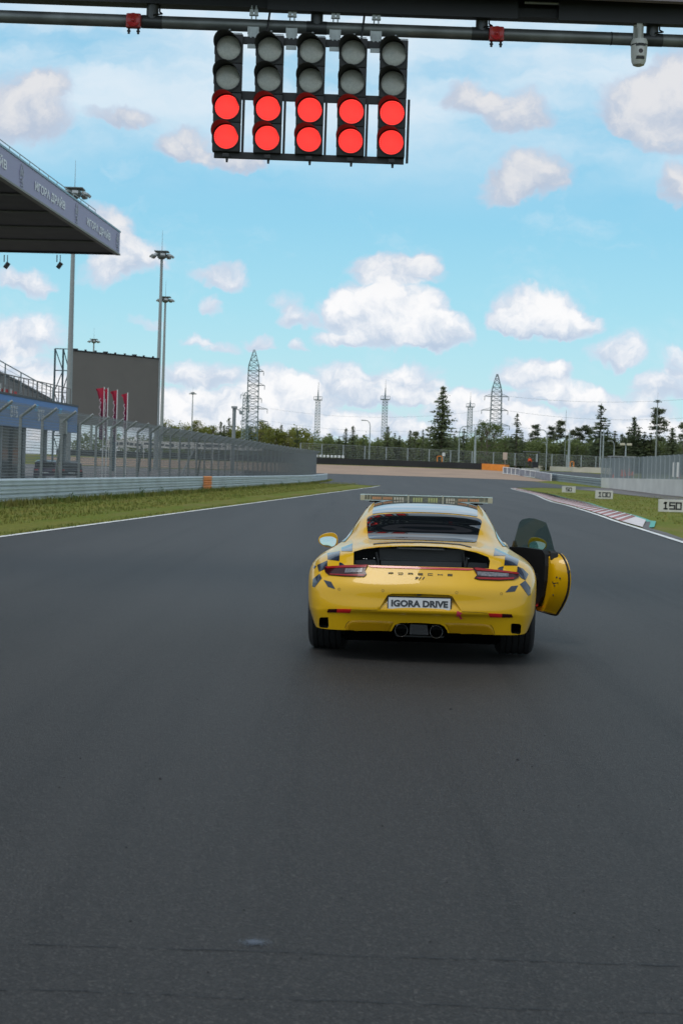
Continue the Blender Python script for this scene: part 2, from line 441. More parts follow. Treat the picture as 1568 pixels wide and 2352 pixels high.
def ground_mat(name, a, b_, c_):
    m = bpy.data.materials.new(name); m.use_nodes = True; nt = m.node_tree; l = nt.links; b = nt.nodes['Principled BSDF']
    geo = nt.nodes.new('ShaderNodeNewGeometry'); pos = geo.outputs['Position']
    def nz(scale, st=None):
        v = pos
        if st:
            mp = nt.nodes.new('ShaderNodeMapping'); mp.inputs['Rotation'].default_value = (0, 0, R(4)); mp.inputs['Scale'].default_value = st; l.new(pos, mp.inputs[0]); v = mp.outputs[0]
        t = nt.nodes.new('ShaderNodeTexNoise'); t.inputs['Scale'].default_value = scale; t.inputs['Detail'].default_value = 6; t.inputs['Roughness'].default_value = .65
        l.new(v, t.inputs['Vector']); return t.outputs['Fac']
    def mx(x, lo, hi, p, q):
        r = nt.nodes.new('ShaderNodeMapRange'); l.new(x, r.inputs[0]); r.inputs[1].default_value = lo; r.inputs[2].default_value = hi
        n = nt.nodes.new('ShaderNodeMix'); n.data_type = 'RGBA'; l.new(r.outputs[0], n.inputs[0])
        for i, v in ((6, p), (7, q)):
            if isinstance(v, tuple): n.inputs[i].default_value = (*v, 1)
            else: l.new(v, n.inputs[i])
        return n.outputs[2]
    col = mx(nz(.7, (1, .25, 1)), .38, .62, a, b_)
    col = mx(nz(.35, (1.2, .3, 1)), .50, .68, col, c_)
    col = mx(nz(9), .35, .75, col, tuple(v*.55 for v in a))
    l.new(col, b.inputs['Base Color']); b.inputs['Roughness'].default_value = .95; b.inputs['Specular IOR Level'].default_value = .1
    bp = nt.nodes.new('ShaderNodeBump'); bp.inputs['Strength'].default_value = .9; bp.inputs['Distance'].default_value = .05
    l.new(nz(12), bp.inputs['Height']); l.new(bp.outputs[0], b.inputs['Normal'])
    return m
M_GRASS = ground_mat('verge_grass', (.135, .175, .022), (.205, .195, .040), (.25, .185, .075))

def ybreaks(): return [y for y, _ in TB]
def drape(mb, poly, dz):
    """cut a flat outline at the bends of the terrain and lay it dz above the ground"""
    ys = ybreaks()
    for ya, yb in zip(ys, ys[1:]):
        def clip(pl, lim, keep_above):
            o = []
            for i in range(len(pl)):
                a, b = pl[i], pl[(i+1) % len(pl)]
                ina = (a[1] >= lim) if keep_above else (a[1] <= lim); inb = (b[1] >= lim) if keep_above else (b[1] <= lim)
                if ina: o.append(a)
                if ina != inb:
                    t = (lim-a[1])/(b[1]-a[1]); o.append((a[0]+t*(b[0]-a[0]), lim))
            return o
        pl = clip(clip(poly, ya, True), yb, False)
        if len(pl) < 3: continue
        pts = [Vector((p[0], p[1], 0)) for p in pl]
        tri = tessellate_polygon([pts])
        mb.add([Vector((p.x, p.y, T(p.y)+dz)) for p in pts], [list(t) for t in tri])
def gp(*pts): return [(G(x, y).x, G(x, y).y) for x, y in pts]

TD = Vector((.070, 1, 0)).normalized()      # driving direction
TN = Vector((TD.y, -TD.x, 0))               # to its right
# base terrain
mb = MB(); drape(mb, [(-1500, -60), (1500, -60), (1500, 6000), (-1500, 6000)], 0)
for_ground = mb.build('ground', M_GRASS); tag(for_ground, kind='structure')

Lw = [G(0, 1235), G(402, 1179.3), G(870, 1117)]      # left white line
lw0 = Lw[0]; ldir = (Lw[2]-Lw[0]); ldir.z = 0; ldir.normalize()
l_near = lw0 - ldir*60
tipL = Lw[2]
RW = [G(1568, 1247), G(1474, 1217), G(1422.4, 1201), G(1368, 1182), G(1305.8, 1163), G(1263, 1152), G(1224.6, 1136), G(1187, 1127), G(1174, 1122.8)]
rdir = (RW[0]-RW[2]); rdir.z = 0; rdir.normalize()
r_near = RW[0] - TD*90
track = [(l_near.x, l_near.y), (tipL.x, tipL.y)] + gp((820, 1113.5), (748, 1111.5), (640, 1108), (560, 1103), (560, 1079), (723, 1087), (1033, 1097), (1154, 1101.5), (1230, 1107.5), (1300, 1116), (1400, 1122.5), (1400, 1127), (1320, 1123.5), (1250, 1121.0), (1190, 1121.0)) \
    + [(p.x, p.y) for p in RW[::-1]] + [(r_near.x, r_near.y)]
mb = MB(); drape(mb, track, .02); tag(mb.build('track', M_ASPH), kind='structure')
# brown run-off strip on the right
mb = MB(); drape(mb, gp((1310, 1123.6), (1400, 1122), (1700, 1147), (1700, 1162), (1568, 1152), (1450, 1139), (1380, 1130)), .03); tag(mb.build('path', M_RUNOFF), kind='structure')
# gravel trap rising to the tyre wall
mb = MB(); drape(mb, gp((100, 1066), (560, 1080.5), (723, 1087.5), (1033, 1097.5), (1154, 1102), (1234, 1107)) + gp((1264, 1105), (1154, 1083), (1110, 1080), (723, 1067), (100, 1048)), .03); tag(mb.build('gravel', M_GRAVEL), kind='structure')
# asphalt of the other leg of the circuit behind the right barrier
mb = MB(); drape(mb, gp((1200, 1082), (1263, 1083), (1383, 1090), (1420, 1095), (1420, 1118), (1378, 1116), (1264, 1101), (1190, 1085)), .035); tag(mb.build('road', M_ASPH), kind='structure')
# paddock surface behind the left fence
M_PADDOCK = asphalt_mat('paddock_asphalt', (.15, .13, .125), (.19, .165, .155))
mb = MB(); drape(mb, [(-60, 20), (-14, 20), (-6, 150), (-12, 235), (-80, 235)], .02); tag(mb.build('pavement', M_PADDOCK), kind='structure')

# painted lines
M_LINE = mat('line_paint', (.62, .62, .60), .6, var=.18, vscale=1.5)
def offset_line(pts, w0):
    out = []
    for i, p in enumerate(pts):
        a = pts[max(0, i-1)]; b = pts[min(len(pts)-1, i+1)]
        t = (b-a); t.z = 0; t.normalize(); n = Vector((t.y, -t.x, 0))
        out.append((p, p+n*w0))
    return out
def resample(pts, step):
    out = [pts[0]]
    for a, b in zip(pts, pts[1:]):
        n = max(1, int((b-a).length/step))
        out += [a.lerp(b, (k+1)/n) for k in range(n)]
    return out
def line_strip(pts, width, dz):
    mb = MB(); pr = offset_line(pts, width)
    poly = [(a.x, a.y) for a, b in pr] + [(b.x, b.y) for a, b in pr[::-1]]
    for (a, b), (c, d) in zip(pr, pr[1:]): drape(mb, [(a.x, a.y), (b.x, b.y), (d.x, d.y), (c.x, c.y)], dz)
    return mb
def smooth_curve(pts, n=6):
    out = []
    for i in range(len(pts)-1):
        p0 = pts[max(0, i-1)]; p1 = pts[i]; p2 = pts[i+1]; p3 = pts[min(len(pts)-1, i+2)]
        for k in range(n):
            t = k/n
            out.append(.5*((2*p1)+(p2-p0)*t+(2*p0-5*p1+4*p2-p3)*t*t+(3*p1-p0-3*p2+p3)*t**3))
    return out+[pts[-1]]
mb = line_strip(resample([l_near, tipL], 12), .16, .032)
tag(mb.build('line', M_LINE), 'thin white edge line along the left grass verge', kind='structure')
rw_s = smooth_curve(RW, 5)
mb = line_strip([r_near]+rw_s, -.17, .036)
tag(mb.build('line', M_LINE), 'white edge line on the right passing the kerb', kind='structure')

# kerb: low saw-tooth kerb, red and white bars, green edge
lo = smooth_curve([G(1474, 1213), G(1422.4, 1198), G(1368, 1179.5), G(1305.8, 1160.8), G(1263, 1150), G(1224.6, 1135), G(1187, 1125.8), G(1176, 1122.6)], 8)
hi_ = smooth_curve([G(1482, 1200), G(1441, 1184.5), G(1383, 1170), G(1337, 1155), G(1296, 1146), G(1253, 1135.2), G(1200, 1125.6), G(1178, 1122.3)], 8)
kerbM = [mat('kerb_red', (.34, .12, .11), .7, var=.25, vscale=3), mat('kerb_white', (.58, .53, .52), .7, var=.12, vscale=3)]
kt = thing('kerb', 'low red and white striped kerb with green edge along the right side of the track', 'kerb', lo[0]); kt['kind'] = 'structure'
def along(pts, Yq):
    for a, b in zip(pts, pts[1:]):
        if (a.y-Yq)*(b.y-Yq) <= 0 and abs(a.y-b.y) > 1e-6:
            return a.lerp(b, (Yq-a.y)/(b.y-a.y))
    return pts[0].copy() if Yq < pts[0].y else pts[-1].copy()
mb = MB()
# first near white block, then alternating bars lying square across
la = lo[0]; ha = hi_[0]
y0 = la.y; yy = y0; k = 1
yh = ha.y
bars = [0, 1.0]
seq = []
t = 0.0
span_lo = lo[-1].y-lo[0].y; span_hi = hi_[-1].y-hi_[0].y
cuts = [0, .05]
step = 1.55/span_lo
while cuts[-1] < 1: cuts.append(min(1, cuts[-1]+step))
for i, (a, b) in enumerate(zip(cuts, cuts[1:])):
    mb.cur = 1 if i % 2 == 0 else 0
    q = [along(lo, y0+a*span_lo), along(lo, y0+b*span_lo), along(hi_, yh+b*span_hi), along(hi_, yh+a*span_hi)]
    vs = []
    for j, p in enumerate(q):
        vs.append(Vector((p.x, p.y, T(p.y)+.034)))
    up = Vector((0, 0, .03)); lowr = .045
    mid = [vs[0], vs[1], vs[2]+Vector((0, 0, .03)), vs[3]+Vector((0, 0, .055))]
    mb.add(mid, [(0, 1, 2, 3)])
    mb.add([vs[2], vs[3], mid[3], mid[2]], [(0, 1, 2, 3)])
mb.build('painted_kerb', kerbM, kt)
M_TEAL = mat('green_paint', (.05, .32, .25), .6, var=.15, vscale=3)
mb = MB()
hp = offset_line(hi_, .28)
for (a, b), (c, d) in zip(hp, hp[1:]): drape(mb, [(a.x, a.y), (b.x, b.y), (d.x, d.y), (c.x, c.y)], .03)
drape(mb, gp((1489, 1214.5), (1501, 1213.5), (1505, 1199.5), (1493, 1198.5)), .038)
mb.build('green_edge', M_TEAL, kt)
mb = MB(); drape(mb, gp((1474, 1215), (1482, 1200), (1493, 1198.5), (1489, 1214.5), (1530, 1226), (1568, 1240), (1620, 1263), (1612, 1268), (1568, 1246)), .028)
tag(mb.build('pavement', M_RUNOFF), kind='structure')

# transverse joints, oily spot and small bits of rubber on the near asphalt
M_SEAM = mat('tar_seam', (.013, .013, .014), .6)
def wob_line(x0, y0_, x1, y1_, wid, seed):
    rnd = random.Random(seed); a = G(x0, y0_); b = G(x1, y1_); n = 90; mb = MB(); prev = None; off = 0
    for k in range(n+1):
        p = a.lerp(b, k/n); off = off*.8+rnd.uniform(-.006, .006)
        p.y += off; ww = wid*rnd.uniform(.15, 1.1)
        cur = (Vector((p.x, p.y-ww, .0225)), Vector((p.x, p.y+ww, .0225)))
        if prev and rnd.random() < .93: mb.add([prev[0], cur[0], cur[1], prev[1]], [(0, 1, 2, 3)])
        prev = cur
    return mb
tag(wob_line(-300, 2172, 1900, 2246, .0042, 1).build('joint', M_SEAM), kind='structure')
tag(wob_line(-300, 2279, 1900, 2357, .0036, 2).build('joint', M_SEAM), kind='structure')
M_SPOT = mat('spilled_powder', (.13, .155, .19), .7, var=.2, vscale=20)
c = G(583, 2181); mb = MB(); rnd = random.Random(5)
for k in range(1500):
    a = rnd.uniform(0, 2*PI); q = abs(rnd.gauss(0, .48)); x_ = c.x+.050*q*math.cos(a); y_ = c.y+.042*q*math.sin(a); w_ = rnd.uniform(.0008, .0018)
    zz_ = .0225+.000002*k; mb.add([(x_-w_, y_, zz_), (x_, y_-w_, zz_), (x_+w_, y_, zz_), (x_, y_+w_, zz_)], [(0, 1, 2, 3)])
tag(mb.build('stain', M_SPOT), 'small pale oval spot on the near asphalt', kind='structure')
rnd = random.Random(11); mb = MB()
pts = [(1034, 1637), (1188, 1755), (368, 1800), (112, 1628), (1407, 2168), (878, 1735), (560, 2105)] + [(rnd.uniform(0, 1568), rnd.uniform(1560, 2340)) for _ in range(46)]
for i, (x, y) in enumerate(pts):
    c = G(x, y); r = (.011 if i < 3 else rnd.uniform(.002, .006))
    n = 7; top = [Vector((c.x+r*rnd.uniform(.6, 1.4)*math.cos(2*PI*k/n), c.y+r*rnd.uniform(.6, 1.2)*math.sin(2*PI*k/n), .021)) for k in range(n)]
    mb.add(top+[Vector((c.x, c.y, .021+r*.8))], [(k, (k+1) % n, n) for k in range(n)])
tag(mb.build('rubber_crumbs', M_RUBBER), 'tiny dark crumbs of tyre rubber scattered on the near asphalt', 'debris', kind='stuff')
# ================================================================ the car
Oc = G(965, 1500.5); YAW = R(3.5)
CM = Matrix.Translation(Oc+Vector((0, 0, .022))) @ Matrix.Rotation(-YAW, 4, 'Z') @ Matrix.Rotation(-R(.35), 4, 'Y')
CMi = CM.inverted()
EYE = CMi @ CAM
def zray(zx, zy):
    """sight line in the car's own axes; zx, zy measured on an enlargement of the rear view"""
    return (CMi.to_3x3() @ ray(660.2+.43937*zx, 1090.8+.43937*zy)).normalized()
def zon(zx, zy, y):
    d = zray(zx, zy); return EYE + d*((y-EYE.y)/d.y)
car = thing('sports_car', 'yellow sports car with dark checkers, roof light bar and open right door on the track', 'car', M=CM)

def paint(name, col, rough=.32, flake=.0):
    m = mat(name, col, rough, 0, coat=.6, var=.05, vscale=1.5, spec=.35)
    return m
M_YEL = paint('yellow_paint', (.64, .362, .0), .38)
M_CHK = paint('dark_blue_film', (.012, .018, .035), .25)
M_GLS = mat('dark_glass', (.006, .008, .010), .02, 0, spec=.55, coat=.1)
M_ROOF = mat('black_gloss', (.008, .008, .009), .08, 0, coat=1)
M_RED = mat('red_lens', (.26, .003, .006), .25, 0, coat=.25, spec=.3)
M_DRED = mat('dark_red_lens', (.030, .002, .004), .2, 0, coat=.3, spec=.3)
M_CLEAR = mat('clear_lens', (.14, .135, .145), .2, .1, coat=.3, var=.5, vscale=60)
M_REFL = mat('bright_red_reflector', (.62, .012, .012), .25, 0, coat=.6)
M_CHROME = mat('chrome', (.38, .38, .38), .22, 1)
M_TRIM = mat('matt_black_trim', (.010, .010, .011), .55, var=.2, vscale=12)
M_GRILLE = mat('grey_black_plastic', (.028, .028, .030), .42, var=.15, vscale=8)

rows = [
 [(0,-.93,.248),(.25,-.93,.248),(.45,-.915,.245),(.64,-.88,.24),(.765,-.81,.238),(.825,-.715,.24),(.853,-.60,.25),(.868,-.50,.26),(.878,-.395,.27)],
 [(0,-.985,.37),(.25,-.98,.37),(.45,-.96,.37),(.64,-.92,.37),(.787,-.845,.37),(.852,-.74,.37),(.885,-.62,.37),(.903,-.50,.365),(.914,-.385,.36)],
 [(0,-1.03,.415),(.25,-1.024,.415),(.45,-1.0,.415),(.63,-.945,.415),(.78,-.86,.415),(.853,-.755,.415),(.888,-.64,.415),(.912,-.5,.415),(.922,-.37,.42)],
 [(0,-1.025,.50),(.25,-1.018,.50),(.45,-.992,.50),(.64,-.935,.50),(.788,-.85,.50),(.864,-.74,.50),(.899,-.61,.50),(.920,-.48,.495),(.928,-.345,.47)],
 [(0,-1.02,.60),(.25,-1.012,.60),(.45,-.982,.60),(.64,-.92,.60),(.79,-.825,.60),(.868,-.71,.60),(.905,-.57,.60),(.925,-.43,.59),(.931,-.31,.545)],
 [(0,-.965,.69),(.25,-.956,.69),(.45,-.925,.69),(.64,-.855,.69),(.785,-.745,.69),(.864,-.61,.688),(.904,-.47,.68),(.926,-.35,.655),(.932,-.24,.62)],
 [(0,-.905,.780),(.25,-.895,.780),(.45,-.855,.779),(.62,-.775,.778),(.76,-.645,.775),(.846,-.50,.762),(.895,-.36,.735),(.919,-.25,.70),(.926,-.15,.672)],
 [(0,-.79,.918),(.25,-.78,.914),(.44,-.74,.894),(.575,-.66,.862),(.70,-.53,.838),(.805,-.37,.808),(.876,-.23,.765),(.915,-.12,.722),(.926,-.05,.705)],
 [(0,-.18,.962),(.25,-.175,.959),(.44,-.16,.949),(.555,-.13,.932),(.655,-.09,.885),(.775,-.03,.836),(.868,.05,.782),(.913,.08,.73),(.926,.09,.70)],
 [(0,.11,1.073),(.24,.115,1.069),(.42,.13,1.052),(.52,.15,1.030),(.612,.19,.962),(.735,.23,.862),(.85,.25,.79),(.905,.26,.70),(.922,.26,.62)],
 [(0,.42,1.170),(.24,.42,1.166),(.42,.43,1.148),(.51,.45,1.120),(.598,.50,1.035),(.712,.70,.862),(.82,.66,.795),(.88,.58,.66),(.90,.38,.42)],
 [(0,1.22,1.247),(.24,1.22,1.243),(.42,1.22,1.227),(.50,1.22,1.197),(.58,1.24,1.09),(.70,1.32,.862),(.79,1.28,.80),(.85,1.15,.55),(.86,.75,.19)],
 [(0,1.85,1.215),(.24,1.85,1.21),(.42,1.83,1.18),(.48,1.80,1.145),(.555,1.80,1.05),(.68,1.83,.86),(.785,1.85,.80),(.84,1.75,.5),(.855,1.6,.19)],
 [(0,2.45,.92),(.24,2.44,.92),(.45,2.38,.92),(.56,2.33,.91),(.63,2.32,.885),(.71,2.34,.85),(.81,2.35,.79),(.86,2.3,.5),(.86,2.2,.19)],
 [(0,2.95,.76),(.24,2.94,.76),(.45,2.9,.765),(.58,2.88,.79),(.68,2.86,.80),(.77,2.84,.76),(.85,2.8,.66),(.875,2.8,.45),(.86,2.8,.19)],
 [(0,3.42,.56),(.24,3.40,.56),(.45,3.34,.56),(.58,3.28,.56),(.68,3.2,.56),(.77,3.12,.55),(.83,3.05,.5),(.85,3.0,.4),(.84,2.98,.19)],
 [(0,3.42,.22),(.24,3.40,.22),(.45,3.34,.22),(.58,3.28,.22),(.68,3.2,.22),(.77,3.12,.22),(.82,3.05,.21),(.84,3.0,.20),(.83,2.95,.18)],
]
A = np.array(rows, dtype=float)                 # M x K x 3
ghost = A[:, 1:2, :].copy(); ghost[:, :, 0] *= -1
A = np.concatenate([ghost, A, 2*A[:, -1:]-A[:, -2:-1]], axis=1)
A = np.concatenate([2*A[0:1]-A[1:2], A, 2*A[-1:]-A[-2:-1]], axis=0)
def cr_(p0, p1, p2, p3, t):
    return .5*((2*p1)+(p2-p0)*t+(2*p0-5*p1+4*p2-p3)*t**2+(3*p1-p0-3*p2+p3)*t**3)
def dens_(B, n, axis):
    B = np.moveaxis(B, axis, 0); o = []
    for i in range(1, B.shape[0]-2):
        for k in range(n): o.append(cr_(B[i-1], B[i], B[i+1], B[i+2], k/n))
    o.append(B[-2]); return np.moveaxis(np.array(o), 0, axis)
NS = 7
S_ = dens_(dens_(A, NS, 0), NS, 1)
nr, nc = S_.shape[:2]
S_[:, 0, 0] = 0
bm = bmesh.new()
vr = [[bm.verts.new(S_[i, j]) for j in range(nc)] for i in range(nr)]
vl = [[vr[i][j] if j == 0 else bm.verts.new((-S_[i, j][0], S_[i, j][1], S_[i, j][2])) for j in range(nc)] for i in range(nr)]
for i in range(nr-1):
    for j in range(nc-1):
        bm.faces.new((vr[i][j], vr[i][j+1], vr[i+1][j+1], vr[i+1][j]))
        bm.faces.new((vl[i][j], vl[i+1][j], vl[i+1][j+1], vl[i][j+1]))
bm.normal_update()
BV = BVHTree.FromBMesh(bm)
full_bvh = BV

def proj(zx, zy, off=.003, bvh=None):
    d = zray(zx, zy)
    hit = (bvh or full_bvh).ray_cast(EYE, d)
    if hit[0] is None: return None
    n = hit[1]
    if n.dot(d) > 0: n = -n
    return hit[0] + n*off, n, hit[0]
def grid_poly(poly, res):
    b = bmesh.new()
    f = [b.verts.new((x, y, 0)) for x, y in poly]; b.faces.new(f)
    xs = [p[0] for p in poly]; ys = [p[1] for p in poly]
    for ax, lo_, hi2 in ((0, min(xs), max(xs)), (1, min(ys), max(ys))):
        k = int((hi2-lo_)/res)
        for i in range(1, k+1):
            c = lo_+(hi2-lo_)*i/(k+1); pc = [0, 0, 0]; pc[ax] = c; pn = [0, 0, 0]; pn[ax] = 1
            bmesh.ops.bisect_plane(b, geom=b.verts[:]+b.edges[:]+b.faces[:], plane_co=pc, plane_no=pn)
    bmesh.ops.triangulate(b, faces=b.faces[:])
    b.verts.index_update()
    V = [(v.co.x, v.co.y) for v in b.verts]; Fs = [[v.index for v in f.verts] for f in b.faces]
    Bd = [(e.verts[0].index, e.verts[1].index) for e in b.edges if len(e.link_faces) == 1]
    b.free(); return V, Fs, Bd
def decal(mb, poly, off=.003, res=12, thick=False, bvh=None, dome=0):
    V, Fs, Bd = grid_poly(poly, res)
    cx = sum(p[0] for p in poly)/len(poly); cy = sum(p[1] for p in poly)/len(poly)
    pr = [proj(x, y, off, bvh) for x, y in V]
    idx = {}; vs = []
    for i, p in enumerate(pr):
        if p is not None: idx[i] = len(vs); vs.append(p[0])
    fs = [[idx[i] for i in f] for f in Fs if all(i in idx for i in f)]
    if thick:
        k = len(vs); m = {}
        for i, p in enumerate(pr):
            if p is not None: m[i] = len(vs); vs.append(p[2]-p[1]*.012)
        fs += [[idx[a], idx[b], m[b], m[a]] for a, b in Bd if a in idx and b in idx]
    mb.add(vs, fs)
def stroke(mb, pts, w=2.2, off=.0035):
    """thin dark panel line"""
    for (a, b) in zip(pts, pts[1:]):
        d = Vector((b[0]-a[0], b[1]-a[1], 0)); n = Vector((-d.y, d.x, 0)).normalized()*w/2
        e = d.normalized()*w*.2
        decal(mb, [(a[0]+n.x-e.x, a[1]+n.y-e.y), (b[0]+n.x+e.x, b[1]+n.y+e.y), (b[0]-n.x+e.x, b[1]-n.y+e.y), (a[0]-n.x-e.x, a[1]-n.y-e.y)], off, 14)

def cut(poly, depth, mi, dfun=None, shrink=0, side=None):
    """remove the body inside a convex outline and turn the rim inwards"""
    if side is None:
        rays = [zray(x, y) for x, y in poly]
        planes = []
        cen = sum(rays, Vector())/len(rays)
        for a, b in zip(rays, rays[1:]+rays[:1]):
            n = a.cross(b).normalized()
            if n.dot(cen) > 0: n = -n
            planes.append((EYE, n))
        sel = lambda c: c.y < .4
    else:
        cy = sum(p[0] for p in poly)/len(poly); cz = sum(p[1] for p in poly)/len(poly)
        planes = []
        for a, b in zip(poly, poly[1:]+poly[:1]):
            n = Vector((0, b[1]-a[1], -(b[0]-a[0]))).normalized(); q = Vector((0, a[0], a[1]))
            if n.dot(Vector((0, cy, cz))-q) > 0: n = -n
            planes.append((q, n))
        sel = lambda c: c.x*side > .45
    def inside(c, tol): return sel(c) and all((c-q).dot(n) < tol for q, n in planes)
    for q, n in planes:
        fs = [f for f in bm.faces if f.material_index in (0,) and inside(f.calc_center_median(), .07)]
        ed = {e for f in fs for e in f.edges}; vv = {v for f in fs for v in f.verts}
        bmesh.ops.bisect_plane(bm, geom=list(vv)+list(ed)+fs, plane_co=q, plane_no=n, dist=1e-5)
    dead = [f for f in bm.faces if f.material_index == 0 and inside(f.calc_center_median(), -1e-5)]
    dset = set(dead)
    rim = [e for f in dead for e in f.edges if any(g_ not in dset for g_ in e.link_faces)]
    rim = list(set(rim))
    cvs = {v for e in rim for v in e.verts}
    cen = sum((v.co for v in cvs), Vector())/max(1, len(cvs))
    bmesh.ops.delete(bm, geom=dead, context='FACES')
    rim = [e for e in rim if e.is_valid]
    if depth == 0: return []
    ex = bmesh.ops.extrude_edge_only(bm, edges=rim)['geom']
    nf = [g_ for g_ in ex if isinstance(g_, bmesh.types.BMFace)]
    for f in nf: f.material_index = mi
    nv = [g_ for g_ in ex if isinstance(g_, bmesh.types.BMVert)]
    for v in nv:
        dd = depth if dfun is None else dfun(v.co)
        if side is None:
            v.co = v.co + (v.co-EYE).normalized()*dd + (cen-v.co)*shrink
            v.co.y += 0
        else: v.co = v.co - Vector((side*dd, 0, 0)) + (cen-v.co)*shrink
    return nv, [g_ for g_ in ex if isinstance(g_, bmesh.types.BMEdge) and all(len(v.link_faces) <= 2 or True for v in g_.verts)]

# engine bay opening, plate recess, exhaust opening, side vents
cut([(344,470),(345,402),(395,388),(470,379),(570,374),(690,373),(800,377),(900,388),(985,406),(1047,430),(1056,452),(1050,490)], .38, 1)
cut([(522,628),(545,622),(700,623),(840,629),(860,636),(908,712),(906,716),(472,706)], .05, 0, dfun=lambda c: .006+.05*max(0, min(1, (c.z-.43)/.12)), shrink=.03)
plate_back = None
cut([(530,850),(545,810),(560,785),(590,774),(690,774),(795,781),(818,793),(833,815),(845,862)], .22, 1)
cut([(165,752),(172,745),(212,745),(215,790),(209,802),(170,799),(164,790)], .12, 1, shrink=.1)
cut([(1166,783),(1172,777),(1212,780),(1219,788),(1217,825),(1210,834),(1170,829),(1165,822)], .12, 1, shrink=.1)
# wheel openings at the front, door opening on the right, glass opening above it
for s in (-1, 1):
    cut([(2.45+.375*math.cos(2*PI*k/18), .335+.375*math.sin(2*PI*k/18)) for k in range(18)], .25, 1, side=s)
    # lip of the rear arch
cut([(.62,.86),(.70,.60),(.80,.34),(.92,.27),(1.75,.27),(1.80,.5),(1.80,.80),(1.95,.90),(1.62,1.07),(1.3,1.10),(.80,1.09),(.66,.98)], .05, 1, side=1)
bmesh.ops.remove_doubles(bm, verts=bm.verts[:], dist=1e-5)
me = bpy.data.meshes.new('body'); bm.to_mesh(me); me.materials.append(M_YEL); me.materials.append(M_TRIM)
me.polygons.foreach_set('use_smooth', [True]*len(me.polygons)); me.set_sharp_from_angle(angle=R(50))
bo = bpy.data.objects.new('body', me); C.objects.link(bo); bo.parent = car; MW[bo.name] = CM
cut_bvh = BVHTree.FromBMesh(bm)
def part(mb, name, m, parent=car, smooth=False): return mb.build(name, m, parent, smooth, local=True)

# underbody, wheel wells, cabin tub
mb = MB()
mb.box((0, 1.2, .235), (1.20, 3.3, .12)).box((0, -.50, .285), (.86, .5, .12))
for s in (-1, 1):
    for yc_, xo in ((0, .88), (2.45, .62)):
        mb.sheet([[Vector((s*xx, yc_+.372*math.cos(a), .335+.372*math.sin(a))) for a in [R(-18+216*k/20) for k in range(21)]] for xx in (.42, .6, xo)])
        mb.box((s*.44, yc_, .46), (.02, .7, .46))
mb.box((0, -.42, .52), (.84, .5, .34)).box((0, -.42, .19), (1.24, .10, .14)).box((0, 1.3, .13), (1.30, 3.2, .02)).box((0, -.80, .235), (.62, .06, .05))  # low boxes added as near-black fill, deepening the shadow below the bumper
part(mb, 'underbody', mat('underbody_shade_black', (.003, .003, .003), 1, spec=0))
# engine bay fittings seen under the raised lid
mb = MB()
def zbox(mb, poly, y0, dy):
    fr = [zon(x, y, y0) for x, y in poly]
    mb.prism(fr, (0, dy, 0))
zbox(mb, [(352,392),(470,378),(930,386),(1050,425),(1052,500),(345,490)], -.42, .03)
ebk = part(mb, 'engine_bay', M_TRIM)
mb = MB()
zbox(mb, [(478,384),(924,392),(920,455),(478,447)], -.66, .12)
zbox(mb, [(486,449),(910,458),(908,484),(488,474)], -.74, .14)
zbox(mb, [(352,447),(455,444),(475,474),(350,470)], -.70, .1)
zbox(mb, [(945,458),(1040,462),(1046,488),(935,484)], -.70, .1)
part(mb, 'grille_panel', M_GRILLE, ebk)
mb = MB()
for a, b in (((462,405),(476,470)), ((918,412),(925,484)), ((938,430),(930,480))):
    mb.cyl(zon(*a, -.72), zon(*b, -.72), .011, n=8)
part(mb, 'lid_strut', M_BLACKP, ebk)
mb = MB()
for x, y in ((398,440),(412,441),(452,437),(944,438)): mb.lathe([(0, -.010), (.005, -.007), (.006, .004)], zon(x, y, -.74), 'Y', 10)
part(mb, 'bolt', M_CHROME, ebk)
mb = MB(); zbox(mb, [(568,378),(822,387),(820,396),(570,388)], -.775, .03)
tb = part(mb, 'brake_light', M_GRILLE)
mb = MB()
for k in range(22):
    x = 582+k*10.6; zbox(mb, [(x,381+.033*(x-580)),(x+5,381.2+.033*(x-580)),(x+5,386.5+.033*(x-580)),(x,386.3+.033*(x-580))], -.779, .004)
part(mb, 'diode_row', mat('grey_diode', (.16, .15, .14), .3), tb)

# glass
mb = MB(); decal(mb, [(415,230),(424,220),(445,212),(560,203),(690,202),(800,206),(900,214),(985,226),(1008,236),(1013,248),(1003,285),(992,330),(985,350),(976,355),(850,349),(700,343),(560,339),(440,337),(424,334),(420,325),(414,270)], .004, 10)
part(mb, 'rear_window', M_GLS, smooth=True)
def top_decal(mb, poly, off=.004, res=.05):
    V, Fs, _ = grid_poly(poly, res); vs = []
    for x, y in V:
        h = full_bvh.ray_cast(Vector((x, y, 3)), Vector((0, 0, -1))); vs.append(h[0]+h[1]*off*(1 if h[1].z > 0 else -1) if h[0] else Vector((x, y, 1)))
    mb.add(vs, Fs)
rp = [proj(x, y, 0)[2] for x, y in ((442,207),(560,198),(690,197),(800,201),(900,209),(990,221))]
mb = MB(); top_decal(mb, [(p.x, p.y) for p in rp]+[(.465,1.3),(.44,1.78),(0,1.83),(-.44,1.78),(-.465,1.3)])
part(mb, 'roof_panel', M_ROOF, smooth=True)
mb = MB(); top_decal(mb, [(-.46,1.86),(0,1.92),(.46,1.86),(.56,2.22),(0,2.38),(-.56,2.22)])
part(mb, 'windscreen', M_GLS, smooth=True)
def side_decal(mb, poly, s, off=.004, res=.05):
    V, Fs, _ = grid_poly(poly, res); vs = []; ok = []
    for y, z in V:
        h = full_bvh.ray_cast(Vector((s*2, y, z)), Vector((-s, 0, 0)))
        n = h[1] if h[0] else None
        if n is not None and n.x*s < 0: n = -n
        vs.append(h[0]+n*off if h[0] else Vector((s*.6, y, z)))
    mb.add(vs, Fs)
